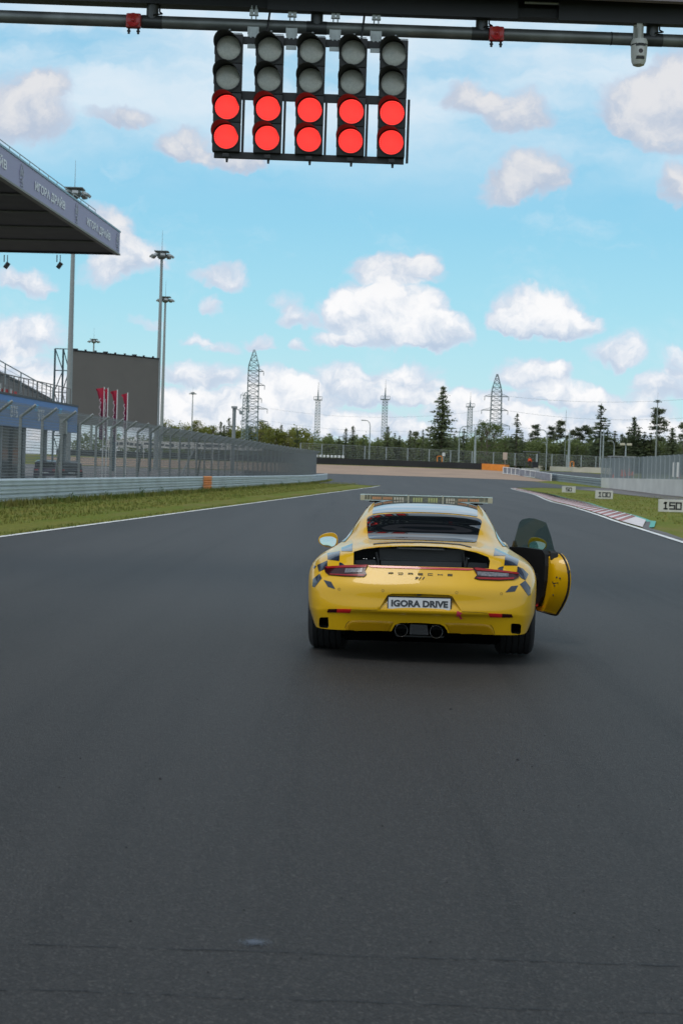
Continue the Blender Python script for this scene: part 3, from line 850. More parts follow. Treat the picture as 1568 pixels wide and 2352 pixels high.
mb = MB(); side_decal(mb, [(.02,.895),(.12,.93),(.35,1.0),(.60,1.055),(.60,.885),(.3,.885)], 1)
part(mb, 'side_window', M_GLS, smooth=True)
mb = MB(); side_decal(mb, [(.02,.895),(.12,.93),(.35,1.0),(.70,1.07),(1.2,1.10),(1.55,1.08),(1.95,.98),(2.2,.89),(1.2,.885),(.3,.885)], -1)
part(mb, 'side_window', M_GLS, smooth=True)
# seats and dashboard behind the open door
mb = MB(); mb.box((0, 1.3, .33), (1.30, 1.5, .06)).box((0, 2.12, .70), (1.25, .3, .25), bev=.05)
for s in (-.36, .36):
    mb.box((s, 1.30, .46), (.5, .52, .16), bev=.05).box((s, 1.02, .72), (.48, .14, .55), Matrix.Rotation(R(14), 4, 'X'), bev=.05).box((s, .96, 1.02), (.26, .09, .16), bev=.03)
part(mb, 'seat', M_TRIM)

# chequered film on the flanks
mb = MB()
for p in ([(281,381),(338,360),(338,402),(280,400)], [(208,411),(274,399),(270,452),(209,444)], [(155,472),(208,449),(208,488),(164,508)],
          [(133,545),(168,517),(180,541),(142,588),(130,584)], [(270,458),(285,462),(300,475),(269,475)], [(188,550),(228,560),(249,598),(211,586)], [(133,487),(140,474),(152,478),(140,492)],
          [(1082,384),(1139,411),(1134,424),(1074,424)], [(1137,412),(1206,443),(1199,476),(1129,475)], [(1199,480),(1228,492),(1256,520),(1240,552),(1217,540),(1196,512)],
          [(1094,493),(1106,483),(1127,479),(1122,501)], [(1239,553),(1266,588),(1266,628),(1256,633),(1211,573)], [(1166,583),(1203,579),(1186,610),(1135,615)]):
    decal(mb, p, .0025, 8)
part(mb, 'checkered_film', M_CHK, smooth=True)

# rear lamps: dark shell, red band, clear strip
for out_, band, clear_, low_ in (
    ([(193,490),(203,483),(300,478),(420,475),(405,502),(413,521),(400,535),(300,533),(215,526),(199,512)], [(200,485),(300,478),(420,475),(410,488),(300,489),(210,494)],
     [(305,495),(395,492),(390,513),(300,516)], [(225,521),(300,524),(405,524),(398,532),(300,530),(222,525)]),
    ([(967,491),(985,490),(1100,502),(1190,513),(1207,521),(1203,540),(1180,551),(1100,555),(1000,551),(973,543),(988,526)], [(970,492),(985,490.5),(1100,502.5),(1190,513.5),(1204,521),(1190,523),(1100,512),(985,503)],
     [(988,510),(1060,514),(1150,521),(1148,537),(1060,536),(990,530)], [(980,541),(1000,540),(1100,543),(1180,541),(1175,549),(1100,552),(1000,548)])):
    mb = MB(); decal(mb, out_, .010, 10, thick=True); tl = part(mb, 'tail_light', M_DRED, smooth=True)
    mb = MB(); decal(mb, band, .0135, 10, thick=True); decal(mb, low_, .0125, 10, thick=True); part(mb, 'red_lens', M_RED, tl, True)
    mb = MB(); decal(mb, clear_, .0135, 10, thick=True); part(mb, 'clear_lens', M_CLEAR, tl, True)
# red strip joining them
mb = MB(); st = []
for k in range(25):
    t = k/24; x = 424+t*(968-424); yt = 475.5+t*16.5
    st.append((x, yt))
poly = [(x, y) for x, y in st] + [(x, y+(10 if 430 < x < 962 else 6)) for x, y in st[::-1]]
decal(mb, poly, .006, 14, thick=True)
part(mb, 'light_strip', mat('red_strip', (.45, .008, .010), .2, coat=1), smooth=True)
# reflectors in the bumper
for a, b in (([(207,716),(213,702),(258,701),(258,719),(209,719)], [(258,701),(333,702),(326,721),(258,719)]), ([(1118,726.5),(1168,729),(1175,745),(1118,745)], [(1046,724),(1118,726.5),(1118,745),(1056,743)])):
    mb = MB(); decal(mb, a, .005, 12, thick=True); rf = part(mb, 'reflector', M_DRED)
    mb = MB(); decal(mb, b, .005, 12, thick=True); part(mb, 'red_lens', M_REFL, rf)
mb = MB()
for pl in ([(300,824),(304,795),(314,774),(330,763),(350,759),(420,760),(500,763),(556,768),(545,790),(528,832)], [(1079,843),(1075,820),(1066,798),(1052,785),(1030,779),(950,776),(870,773),(817,775),(832,800),(848,839),(960,843)]):
    V, Fs, Bd = grid_poly(pl, 5); bd = {i for e in Bd for i in e}
    pr = [proj(x, y, 0) for x, y in V]; o0 = len(mb.v)
    def ed(x, y):
        q = Vector((x, y)); return min((q-(Vector(a)+(Vector(b)-Vector(a))*max(0, min(1, (q-Vector(a)).dot(Vector(b)-Vector(a))/((Vector(b)-Vector(a)).length_squared or 1))))).length for a, b in zip(pl, pl[1:]+pl[:1]))
    vs = [(p[2]+p[1]*(-.003+.013*min(1, ed(x, y)/11)**.6)) if p else Vector() for p, (x, y) in zip(pr, V)]
    mb.add(vs, [f for f in Fs if all(pr[i] for i in f)])
part(mb, 'bumper_skirt', M_YEL, smooth=True)
# small red tape at the lower corners and the tow-eye arrow
mb = MB()
for p in ([(152,812),(196,821),(186,826),(162,826)], [(1170,842),(1228,842),(1222,856),(1190,853)]): decal(mb, p, .003, 8)
part(mb, 'red_tape', mat('red_tape', (.28, .02, .015), .5))
mb = MB(); decal(mb, [(884,710),(911,722),(901,727),(913,749),(902,753),(891,732),(880,738)], .012, 6, bvh=full_bvh)
part(mb, 'arrow_sticker', mat('pink_red_film', (.60, .045, .085), .5))

# panel joints, parking sensors
mb = MB()
stroke(mb, [(296,826),(300,800),(308,778),(322,764)], 2.0)
stroke(mb, [(1082,845),(1078,820),(1070,798),(1058,783)], 2.0)
stroke(mb, [(448,364),(470,361),(560,356),(690,354),(800,358),(900,366),(958,380)], 5.0)
stroke(mb, [(334,705),(400,707),(468,706)], 1.8); stroke(mb, [(910,715),(980,718),(1042,723)], 1.8)
for cx, cy, r in ((270,598,6),(497,606,6),(882,616,6.5),(1115,622,6)):
    stroke(mb, [(cx+r*math.cos(2*PI*k/12), cy+r*math.sin(2*PI*k/12)) for k in range(13)], 1.3)
part(mb, 'panel_gap', M_TRIM)
# skirt ledge catching light below the crease
# lettering
def body_text(mb, s, x0, y0, x1, y1, slope=.028, bold=.02, shear=0, off=.004):
    V, Fs, w_, h_ = text_mesh(s, bold, shear)
    vs = []
    for v in V:
        x = x0+(x1-x0)*v.x; y = y1-(y1-y0)*v.y + slope*(x-x0)
        p = proj(x, y, off); vs.append(p[0] if p else Vector())
    mb.add(vs, Fs)
mb = MB()
# wide-set square capitals drawn as bars
def bars(mb, segs, x, y, w_, h_, t=2.6, slope=.026):
    for (x0, y0, x1, y1) in segs:
        X0 = x+x0*w_; X1 = x+x1*w_; Y0 = y+y0*h_; Y1 = y+y1*h_
        if abs(y0-y1) < 1e-6: q = [(X0-t/2, Y0-t/2), (X1+t/2, Y0-t/2), (X1+t/2, Y0+t/2), (X0-t/2, Y0+t/2)]
        else: q = [(X0-t/2, Y0), (X0+t/2, Y0), (X0+t/2, Y1), (X0-t/2, Y1)]
        decal(mb, [(a, b+slope*(a-527)) for a, b in q], .004, 30)
LT = {'P': [(0,0,1,0),(0,.55,1,.55),(0,0,0,1),(1,0,1,.55)], 'O': [(0,0,1,0),(0,1,1,1),(0,0,0,1),(1,0,1,1)], 'R': [(0,0,1,0),(0,.55,1,.55),(0,0,0,1),(1,0,1,1)],
      'S': [(0,0,1,0),(0,.5,1,.5),(0,1,1,1),(0,0,0,.5),(1,.5,1,1)], 'C': [(0,0,1,0),(0,1,1,1),(0,0,0,1)], 'H': [(0,.5,1,.5),(0,0,0,1),(1,0,1,1)], 'E': [(0,0,1,0),(0,.5,1,.5),(0,1,1,1),(0,0,0,1)]}
for i, ch in enumerate('PORSCHE'): bars(mb, LT[ch], 527+i*51.5, 512, 23, 8.6)
body_text(mb, '911', 664, 534, 716, 548.5, .02, .03, .35, .0045)
part(mb, 'badge_lettering', M_INK)

# number plate in its recess
PYL = -1.012
def plp(u, v, dy=0):
    a = zon(521, 634, PYL); b = zon(856, 643, PYL); c_ = zon(519, 715, PYL)
    return a+(b-a)*u+(c_-a)*v+Vector((0, dy, 0))
mb = MB(); mb.prism([plp(0,0), plp(1,0), plp(1,1), plp(0,1)], (0, .02, 0)); fr = part(mb, 'number_plate', M_BLACKP)
mb = MB(); mb.prism([plp(.018,.07,-.003), plp(.982,.07,-.003), plp(.982,.80,-.003), plp(.018,.80,-.003)], (0, .004, 0)); part(mb, 'plate_face', mat('plate_white', (.60, .61, .62), .45), fr)
mb = MB(); put_text(mb, 'IGORA DRIVE', lambda u, v: plp(.062+.885*u, .66-.44*v, -.0055), .045)
part(mb, 'plate_lettering', mat('plate_ink', (.04, .045, .05), .6), fr)
mb = MB()
put_text(mb, 'Mercedes-Benz', lambda u, v: plp(.07+.17*u, .95-.10*v, -.002), .01)
put_text(mb, '«АВТОДОМ Пулково»', lambda u, v: plp(.37+.26*u, .95-.10*v, -.002), .03)
put_text(mb, 'тел.: (812) 655-6666', lambda u, v: plp(.73+.22*u, .95-.09*v, -.002), .02)
part(mb, 'frame_lettering', mat('pale_ink', (.5, .5, .5), .6), fr)
# the yellow panel at the back of the plate recess
mb = MB()
V, Fs, Bd = grid_poly([(512,618),(860,622),(918,722),(460,714)], 20)
mb.add([ (lambda p: p[2]+Vector((0, .010+.050*max(0, min(1, (p[2].z-.43)/.12)), 0)))(proj(x, y, 0)) for x, y in V], Fs)
part(mb, 'plate_recess', M_YEL, smooth=True)
mb = MB(); mb.prism([zon(x, y, -1.01) for x, y in ((672,624),(700,624),(696,632),(676,632))], (0, .05, 0)); part(mb, 'rear_camera', M_TRIM)

# exhaust
mb = MB()
for zx, zy in ((593,812), (776,820)):
    c_ = zon(zx, zy, -.93)
    mb.lathe([(.040, .20), (.043, -.0), (.046, -.018), (.050, -.022), (.053, -.014), (.054, .2)], c_, 'Y', 32)
ex = part(mb, 'exhaust_pipe', M_CHROME, smooth=True)
mb = MB()
for zx, zy in ((593,812), (776,820)):
    c_ = zon(zx, zy, -.93); mb.lathe([(0, .10), (.0445, .10)], c_, 'Y', 24)
part(mb, 'pipe_core', M_RUBBER)
mb = MB(); zbox(mb, [(640,782),(728,786),(735,838),(636,834)], -.93, .1)
for k in range(6): zbox(mb, [(645,790+k*7),(724,793+k*7),(724,796+k*7),(645,793+k*7)], -.942, .012)
zbox(mb, [(560,836),(820,844),(812,853),(570,846)], -.80, .06)
part(mb, 'diffuser', M_GRILLE)

# wheels
def wheel(x, y, s, r=.345, wd=.30):
    mb = MB(); h = wd/2
    prof = [(r-.09, -h+.01), (r-.05, -h-.008), (r-.02, -h+.006), (r-.004, -h+.03)]
    for k in range(5):
        c_ = -h+.05+k*(wd-.10)/4; prof += [(r, c_-.018), (r, c_+.018), (r-.008, c_+.020), (r-.008, c_+.026)]
    prof += [(r-.004, h-.03), (r-.02, h-.006), (r-.05, h+.008), (r-.09, h-.01)]
    mb.lathe(prof, (x, y, r), 'X', 48)
    o = part(mb, 'wheel', M_RUBBER, smooth=True)
    mb = MB(); mb.lathe([(r-.09, -h+.01), (r-.10, 0), (r-.09, h-.01)], (x, y, r), 'X', 32)
    for k in range(10):
        a = 2*PI*k/10; mb.cyl((x+s*(h-.03), y, r), (x+s*(h-.02), y+math.cos(a)*(r-.1), r+math.sin(a)*(r-.1)), .022, .014, n=6)
    mb.lathe([(0, s*(h-.01)), (.05, s*(h-.02)), (.06, s*(h-.06))], (x, y, r), 'X', 20)
    part(mb, 'rim', mat('dark_rim', (.05, .05, .055), .3, .8), o, True)
for s in (-1, 1):
    wheel(s*.776, 0, s); wheel(s*.765, 2.45, s, .335, .245)

# left mirror
def mirror(cx, cz, y, rx, rz, s, parent, stalk):
    prof = [(0, .13), (.45, .12), (.8, .085), (.97, .04), (1.0, 0), (.99, -.012), (.93, -.014)]
    mb = MB(); n = 28; vs = []
    for r_, h in prof:
        for k in range(n):
            t = 2*PI*k/n; ca, sa = math.cos(t), math.sin(t)
            e = 2.4
            ux = math.copysign(abs(ca)**(2/e), ca); uz = math.copysign(abs(sa)**(2/e), sa)
            taper = 1-.22*s*ux*(1)
            vs.append(Vector((cx+rx*r_*ux, y+h, cz+rz*r_*uz*taper)))
    fs = []
    for i in range(len(prof)-1):
        for k in range(n):
            a = i*n+k; b = i*n+(k+1) % n; fs.append((a, b, b+n, a+n))
    mb.add(vs, fs)
    mb.add(vs[-n:], [list(range(n))])
    mb.path(stalk, .018, 8)
    o = part(mb, 'wing_mirror', M_YEL, parent, True)
    mb = MB(); vs = []
    for k in range(n):
        t = 2*PI*k/n; ca, sa = math.cos(t), math.sin(t); ux = math.copysign(abs(ca)**(2/2.4), ca); uz = math.copysign(abs(sa)**(2/2.4), sa)
        for q_, in ((.86,), (.6,), (.3,)):
            zz = rz*q_*uz*(1-.22*s*ux); vs.append(Vector((cx+rx*q_*ux, y-.014-.006*(1-q_*q_)+zz*.13, cz+zz)))
    vs.append(Vector((cx, y-.020, cz)))
    fs = []
    for k in range(n):
        a = 3*k; b = 3*((k+1) % n); fs += [(a, b, b+1, a+1), (a+1, b+1, b+2, a+2), (a+2, b+2, 3*n)]
    mb.add(vs, fs)
    part(mb, 'mirror_glass', mat('mirror', (.62, .72, .68), .04, 1), o, True)
mp_ = zon(212, 341, 1.62)
mirror(mp_.x, mp_.z, 1.62, .092, .069, -1, car, [Vector((mp_.x+.06, 1.68, mp_.z-.05)), Vector((-.80, 1.70, .79)), Vector((-.74, 1.72, .79))])

# open right door, hinged at the front
HG = Vector((.835, 1.74, 0)); 
pe = zon(1400, 560, .68)
ud = Vector((pe.x-HG.x, .68-HG.y, 0)).normalized(); nd_ = Vector((-ud.y*-1, ud.x*-1, 0))
nd_ = Vector((-ud.y, ud.x, 0))
if nd_.x < 0: nd_ = -nd_            # outward side
def onplane(zx, zy, q, n):
    d = zray(zx, zy); t = (q-EYE).dot(n)/d.dot(n); return EYE+d*t
DL = (Vector((pe.x, .68, 0))-Vector((HG.x, HG.y, 0))).length
def dpt(u, z, o): return HG+ud*u+nd_*o+Vector((0, 0, z))
# door shell: outer skin outline in (u, z)
outer = [(0,.30),(0,.55),(0,.80),(.4,.812),(DL*.80,.818),(DL*.93,.795),(DL*1.0,.72),(DL*1.02,.62),(DL*1.0,.50),(DL*.955,.40),(DL*.87,.29),(DL*.80,.258),(DL*.4,.262),(.05,.27)]
def smooth2(pts, n=4):
    P3 = [Vector((a, b, 0)) for a, b in pts]; o = []; m = len(P3)
    for i in range(m):
        p0, p1, p2, p3 = P3[i-1], P3[i], P3[(i+1) % m], P3[(i+2) % m]
        for j in range(n):
            t = j/n; q = .5*((2*p1)+(p2-p0)*t+(2*p0-5*p1+4*p2-p3)*t*t+(3*p1-p0-3*p2+p3)*t**3); o.append((q.x, q.y))
    return o
head = outer[:3]; tail = outer[12:]
sm = smooth2(outer)[12:49]
outer = head+sm+tail
mb = MB()
k = len(outer)
def bulge(u, z): return .05*math.sin(PI*min(1, max(0, (z-.2)/.66)))
# jamb between the trim plane and the skin plane
inn = [(u*.985, .26+(z-.26)*.985) for u, z in outer]
vs = [dpt(u, z, .085+bulge(u, z)) for u, z in outer] + [dpt(u*.992, z, .070+bulge(u, z)) for u, z in outer] + [dpt(u*.95+.01, .275+(z-.26)*.95, .02) for u, z in outer] + [dpt(u*.90+.02, .285+(z-.26)*.92, -.012) for u, z in outer]
fs = []
for a in range(3):
    for i in range(k): fs.append((a*k+i, a*k+(i+1) % k, (a+1)*k+(i+1) % k, (a+1)*k+i))
fs.append(list(range(k))); fs.append([3*k+i for i in range(k)])
mb.add(vs, fs)
dr = part(mb, 'door', M_YEL, smooth=True)
dr['label'] = 'open yellow right door with black inner trim'
dbv = BVHTree.FromPolygons([tuple(v.co) for v in dr.data.vertices], [tuple(p.vertices) for p in dr.data.polygons])
def dhit(zx, zy):
    h = dbv.ray_cast(EYE, zray(zx, zy)); return h[0] if h[0] else dpt(DL*.95, .6, .03)
# rubber seal running round the rim
mb = MB()
ring = [dpt(u*.992, .26+(z-.26)*.992, .071+bulge(u, z)) for u, z in outer]
mb.path(ring[3:-2], .010, 8)
part(mb, 'door_seal', M_TRIM, dr)
# inner trim card
mb = MB()
tr = [(.0,.31),(.0,.82),(.4,.835),(DL*.78,.835),(DL*.85,.80),(DL*.86,.70),(DL*.845,.56),(DL*.80,.42),(DL*.72,.33),(DL*.60,.30),(.3,.30)]
mb.prism([dpt(u, z, -.045) for u, z in tr], nd_*.05)
mb.prism([dpt(u, z, -.085) for u, z in [(.12,.52),(.12,.60),(DL*.70,.62),(DL*.70,.56)]], nd_*.05)
mb.prism([dpt(u, z, -.10) for u, z in [(.1,.33),(.1,.45),(DL*.55,.44),(DL*.6,.36)]], nd_*.06)
mb.box(dpt(DL*.87, .79, .03), (.07, .09, .08), bev=.015)
tc_ = part(mb, 'door_trim', M_TRIM, dr)
mb = MB()
for zx, zy, r in ((1404,536,.0075),(1421,541,.0075),(1393,580,.007),(1386,628,.007)):
    q = dhit(zx, zy); mb.lathe([(0, -.006), (r, -.005), (r, .03)], q, 'Y', 10)
q = [dhit(x, y) for x, y in ((1382,556),(1388,566),(1412,562),(1412,567),(1386,571),(1380,562))]
mb.prism([p-Vector((0, .006, 0)) for p in q], (0, .05, 0))
q = [dhit(x, y) for x, y in ((1459,498),(1473,499),(1473,514),(1459,513))]
mb.prism([p-Vector((0, .012, 0)) for p in q], (0, .04, 0))
part(mb, 'door_latch', M_INK, dr)
mb = MB(); q = onplane(1287, 684, dpt(.6, .32, -.06), nd_); mb.lathe([(0, -.012), (.009, -.008), (.010, .004)], q, 'Y', 10)
part(mb, 'door_lamp', mat('red_lamp', (.5, .01, .01), .4, emit=(1, .03, .02), estr=4), dr)
# frameless pane
mb = MB()
gpl = dpt(0, 0, .035)
gz = [(1180,400),(1183,345),(1205,262),(1212,245),(1225,233),(1258,226),(1290,229),(1330,243),(1347,250),(1372,320),(1392,402)]
pts = [onplane(x, y, gpl, nd_) for x, y in gz]
mb.prism(pts, nd_*.005)
mg = bpy.data.materials.new('tinted_glass'); mg.use_nodes = True; n_ = mg.node_tree.nodes; l_ = mg.node_tree.links
b_ = n_['Principled BSDF']; b_.inputs['Base Color'].default_value = (.01, .02, .018, 1); b_.inputs['Roughness'].default_value = .03
tr_ = n_.new('ShaderNodeBsdfTransparent'); tr_.inputs[0].default_value = (.58, .68, .66, 1); ms = n_.new('ShaderNodeMixShader'); ms.inputs[0].default_value = .14
l_.new(tr_.outputs[0], ms.inputs[1]); l_.new(b_.outputs[0], ms.inputs[2]); l_.new(ms.outputs[0], n_['Material Output'].inputs[0])
part(mb, 'door_window', mg, dr)
mb = MB()
mb.prism([onplane(x, y, gpl+nd_*.008, nd_) for x, y in ((1164,402),(1178,344),(1183,350),(1198,402))], nd_*.02)
mb.path([onplane(x, y, gpl+nd_*.004, nd_) for x, y in ((1160,403),(1280,402),(1394,402))], .012, 8)
part(mb, 'window_trim', M_TRIM, dr)
mq = onplane(1303, 366, dpt(0, 0, .20), nd_)
mirror(mq.x, mq.z, mq.y, .088, .069, 1, dr, [mq+Vector((-.05, .06, -.05)), dpt(.12, .80, .08)])

# light bar
lt = lambda zx, zy, y: zon(zx, zy, y)
LY = 1.12
a_ = lt(380, 101, LY); b_ = lt(1070, 119, LY); ax = (b_-a_); LB = ax.length; ax.normalize(); upv = Vector((0, 0, 1))
hb = .056
def lb(u, v, w_): return a_+ax*(u*LB)+upv*(-hb*v)+Vector((0, w_, 0))
def lbox(mb, u0, u1, v0, v1, w0, w1):
    mb.prism([lb(u0, v0, w0), lb(u1, v0, w0), lb(u1, v1, w0), lb(u0, v1, w0)], (0, w1-w0, 0))
mb = MB(); lbox(mb, .005, .995, .12, .95, .02, .26)
M_LENS = mat('amber_clear_lens', (.40, .37, .24), .15, 0, coat=1, var=.2, vscale=30)
lbar = part(mb, 'light_bar', mat('lens_back', (.24, .225, .15), .3, coat=.8, var=.3, vscale=40))
mb = MB()
for u0, u1 in ((.0, .36), (.368, .622), (.63, 1.0)):
    lbox(mb, u0, u1, -.05, .10, 0, .28); lbox(mb, u0+.002, u1-.002, .88, 1.0, .005, .27)
part(mb, 'top_cover', mat('silver_lens', (.55, .62, .62), .18, .5, coat=1), lbar)
mb = MB()
for u in (.364, .626): lbox(mb, u-.006, u+.006, .02, 1.02, -.006, .28)
lbox(mb, .0, .035, .1, .95, -.004, .28); lbox(mb, .965, 1.0, .1, .95, -.004, .28)
for u in (.05, .075, .94): lbox(mb, u-.003, u+.003, .15, .9, -.002, .02)
part(mb, 'lens_divider', mat('clear_frame', (.36, .34, .24), .2, coat=1), lbar)
mb = MB()
def leds(mb, u0, u1, n):
    for k in range(n):
        a = u0+(u1-u0)*k/n; lbox(mb, a, a+(u1-u0)/n*.72, .36, .78, 0, .03)
leds(mb, .092, .162, 5); leds(mb, .172, .245, 5); leds(mb, .742, .815, 5); leds(mb, .83, .90, 5)
part(mb, 'amber_diode', mat('amber_diode', (.55, .27, .13), .3, var=.1), lbar)
mb = MB(); leds(mb, .40, .475, 4); leds(mb, .515, .59, 4)
part(mb, 'green_diode', mat('yellow_green_diode', (.40, .42, .17), .3), lbar)
mb = MB(); leds(mb, .255, .335, 4); leds(mb, .65, .72, 4)
part(mb, 'clear_diode', mat('pale_diode', (.50, .46, .36), .3), lbar)
mb = MB()
for u, s in ((.09, -1), (.905, 1)):
    p0 = lb(u, 1.0, .12)
    foot = Vector((s*.505, 1.23, 1.158))
    mb.prism([p0+Vector((-.018-s*.05, -.02, 0)), p0+Vector((.018-s*.05, -.02, 0)), foot+Vector((.018, -.02, 0)), foot+Vector((-.018, -.02, 0))], (0, .05, 0))
    mb.box(p0+Vector((-s*.05, 0, -.006)), (.16, .05, .016)); mb.box(foot, (.07, .08, .022))
    mb.path([p0+Vector((-s*.02, -.02, -.008)), p0+Vector((-s*.22, -.02, -.020))], .006, 6)
part(mb, 'mounting_foot', M_TRIM, lbar)
# ================================================================ start gantry overhead
YG = 19.2
gz0 = P(0, 38.2, YG).z
def at_z(x, y, z):
    d = ray(x, y); return CAM + d*((z-H)/d.z)
gA = at_z(0, 38.2, gz0); gB = at_z(1568, 95, gz0)
gdir = (gB-gA); gdir.z = 0; gdir.normalize(); gn = Vector((-gdir.y, gdir.x, 0))     # gn points away from the camera
def gx(x, y=60):
    """point of the pipe axis seen at column x"""
    d = ray(x, y+.0363*(x-784)); 
    n = gn; t = (gA-CAM).dot(n)/d.dot(n); p = CAM+d*t; p.z = gz0; return p
gl_ = gA-gdir*7; gr_ = gB+gdir*7
gt = thing('gantry', 'dark steel gantry with round pipe spanning the track above the car', 'gantry', (gA+gB)/2)
PR = .074
mb = MB(); mb.cyl(gl_, gr_, PR, n=20)
pj = gx(1402)
pipe = mb.build('pipe', mat('galvanised_pipe', (.19, .20, .195), .42, .55, var=.35, vscale=2.2, bump=.1, bscale=25, col2=None), gt, True)
mb = MB()
for x in (1402,): q = gx(x); mb.cyl(q-gdir*.006, q+gdir*.006, PR+.004, n=20)
mb.build('pipe_joint', M_DARK, pipe)
for x in (350, 727, 1105, 1496):
    q = gx(x); mb = MB(); mb.cyl(q, q+Vector((0, 0, .8)), PR*.98, n=18); mb.cyl(q+gdir*-.12, q+gdir*.12, PR+.003, n=20)
    mb.build('hanger', M_GREY if False else mat('dark_pipe', (.07, .073, .074), .4, .5, var=.3, vscale=4), gt, True)
# beam above: deep dark box girder with cross members
def gbox(mb, p, q, z0, z1, w0, w1):
    a = p+gn*w0; b = q+gn*w0; up = Vector((0, 0, 1))
    vs = []
    for base, zz in ((p, z0), (q, z0), (q, z1), (p, z1)): vs.append(Vector((base.x, base.y, zz))+gn*w0)
    mb.prism(vs, gn*(w1-w0))
zb = at_z
def zat(x, y, off=0):
    """height at the gantry plane for a point of the photograph"""
    d = ray(x, y); t = ((gA+gn*off)-CAM).dot(gn)/d.dot(gn); return (CAM+d*t)
zlow = zat(500, 25.5, .12).z; zrear = zat(500, 14, 1.25).z
mb = MB(); gbox(mb, gl_, gr_, zlow, zlow+3.6, .02, .12); gbox(mb, gl_, gr_, zlow, zlow+.10, -.10, .02); gbox(mb, gl_, gr_, zrear, zlow+3.6, 1.1, 1.2)
gbox(mb, gl_, gr_, zlow+3.6, zlow+3.8, -3.2, 1.2); mb.build('beam', M_DARK, gt)  # unseen overhead slab and extra girder height, added to darken the rear window reflection
mb = MB()
for k in range(24):
    p = gl_.lerp(gr_, (k+.5)/24); gbox(mb, p-gdir*.04, p+gdir*.04, zrear+.04, zrear+.14, .12, 1.1)
mb.build('cross_member', M_DARK, gt)
mb = MB()
for x0, x1 in ((1033-420, 1187), (1281, 1900)):
    p = zat(x0, 45, -.16); q = zat(x1, 55, -.16); zz = zlow-.045
    gbox(mb, p, q, zz, zz+.40, -.02, .10)
hs = mb.build('lamp_housing', M_DARK, gt)
mb = MB()
for x0, x1, yy in ((1000, 1137, 5), (1200, 1536, 9), (-40, 330, -26)):
    p = zat(x0, yy+.033*(x0-1033)); q = zat(x1, yy+.033*(x1-1033)); p.z = q.z = (p.z+q.z)/2
    mb.cyl(p-gn*.14, q-gn*.14, .017, n=8)
mb.build('conduit', M_STEEL, gt)
mb = MB(); p = zat(640, -12); q = zat(1900, 20)
zz = zat(1163, 0, -.3).z
gbox(mb, zat(300, 0, -.3), gr_, zz, zz+1.1, -.32, -.22)
mb.build('screen_panel', mat('pinkish_panel', (.30, .25, .28), .5), gt)
# legs stand outside the frame
mb = MB()
for e in (gl_, gr_):
    mb.cyl((e.x, e.y, 0), (e.x, e.y, zlow+3.6), .22, n=18); mb.box((e.x, e.y, .1), (.9, .9, .2))
mb.build('column', M_DARK, gt, True)
mb = MB()
for x in (1105, 1496, 350):
    q = gx(x); mb.path([q+gdir*.09+Vector((0, 0, .5)), q+gdir*.085+Vector((0, 0, .12)), q+gdir*.12+Vector((0, -.05, .085)), q+gdir*.02+Vector((0, -.09, .06))], .010, 6)
mb.build('cable', M_BLACKP, gt)

# red horn sirens clamped on the pipe
def siren(x, y, label):
    q = gx(x); f = -gn
    s_ = thing('siren', label, 'siren', q, group='red sirens on the gantry')
    mb = MB(); c = q+f*.115+Vector((0, 0, -.028)); Mx = Matrix((gdir, f, Vector((0, 0, 1)))).transposed()
    mb.box(c, (.178, .09, .172), Mx, bev=.025); mb.build('housing', mat('siren_red', (.36, .012, .012), .42, coat=.3, var=.08), s_, True)
    mb = MB()
    def ring(prof):
        n = 26; vs = []
        for r, h in prof:
            for k in range(n):
                t = 2*PI*k/n; vs.append(c+gdir*(r*math.cos(t))+Vector((0, 0, r*math.sin(t)))+f*h)
        fs = [(i*n+k, i*n+(k+1) % n, (i+1)*n+(k+1) % n, (i+1)*n+k) for i in range(len(prof)-1) for k in range(n)]
        mb.add(vs, fs)
    ring([(.078, .04), (.080, .062), (.072, .066), (.052, .056), (.034, .050), (.028, .046), (.024, .047), (.020, .060), (.012, .066), (.0, .068)])
    mb.build('horn', mat('horn_red', (.42, .018, .018), .35, coat=.4), s_, True)
    mb = MB()
    for k in (-1, 1):
        mb.cyl(q+gdir*k*.055+f*.10+Vector((0, 0, -.10)), q+gdir*k*.055+f*.10+Vector((0, 0, -.175)), .014, n=8)
        mb.cyl(q+gdir*k*.055+f*.10+Vector((0, 0, -.135)), q+gdir*k*.055+f*.10+Vector((0, 0, -.150)), .022, n=8)
        mb.box(q+gdir*k*.055+f*.05+Vector((0, 0, -.075)), (.03, .12, .02), Mx)
    mb.build('clamp', M_BLACKP, s_)
siren(310, 46, 'red horn siren on the gantry pipe left of the start lights')
siren(1137, 76, 'red horn siren on the gantry pipe between the start lights and the white camera')

# white dome camera
q = gx(1461); f = -gn
SCAM = .86
cc = thing('security_camera', 'white pan and tilt security camera hanging under the gantry pipe at right', 'camera', q)
M_CAMW = mat('camera_white', (.56, .56, .53), .4, var=.05)
bs = q+f*.17
mb = MB(); mb.lathe([(0, .01), (.10, .0), (.113, -.03), (.116, -.075)], bs+Vector((0, 0, -.07)), 'Z', 28)
mb.lathe([(.108, -.085), (.112, -.09), (.108, -.20), (.098, -.30), (.078, -.345), (.04, -.362), (0, -.366)], bs+Vector((0, 0, -.07)), 'Z', 28)
mb.build('housing', M_CAMW, cc, True)
mb = MB(); mb.lathe([(.105, -.07), (.118, -.076), (.118, -.084), (.105, -.09)], bs+Vector((0, 0, -.07)), 'Z', 28)
e = bs+f*.088+Vector((0, 0, -.19)); Mx = Matrix((gdir, f, Vector((0, 0, 1)))).transposed()
mb.box(e+Vector((0, 0, .02)), (.13, .05, .02), Mx); mb.box(e+Vector((0, 0, -.15))-f*.006, (.11, .05, .03), Mx)
mb.build('dark_slot', M_BLACKP, cc)
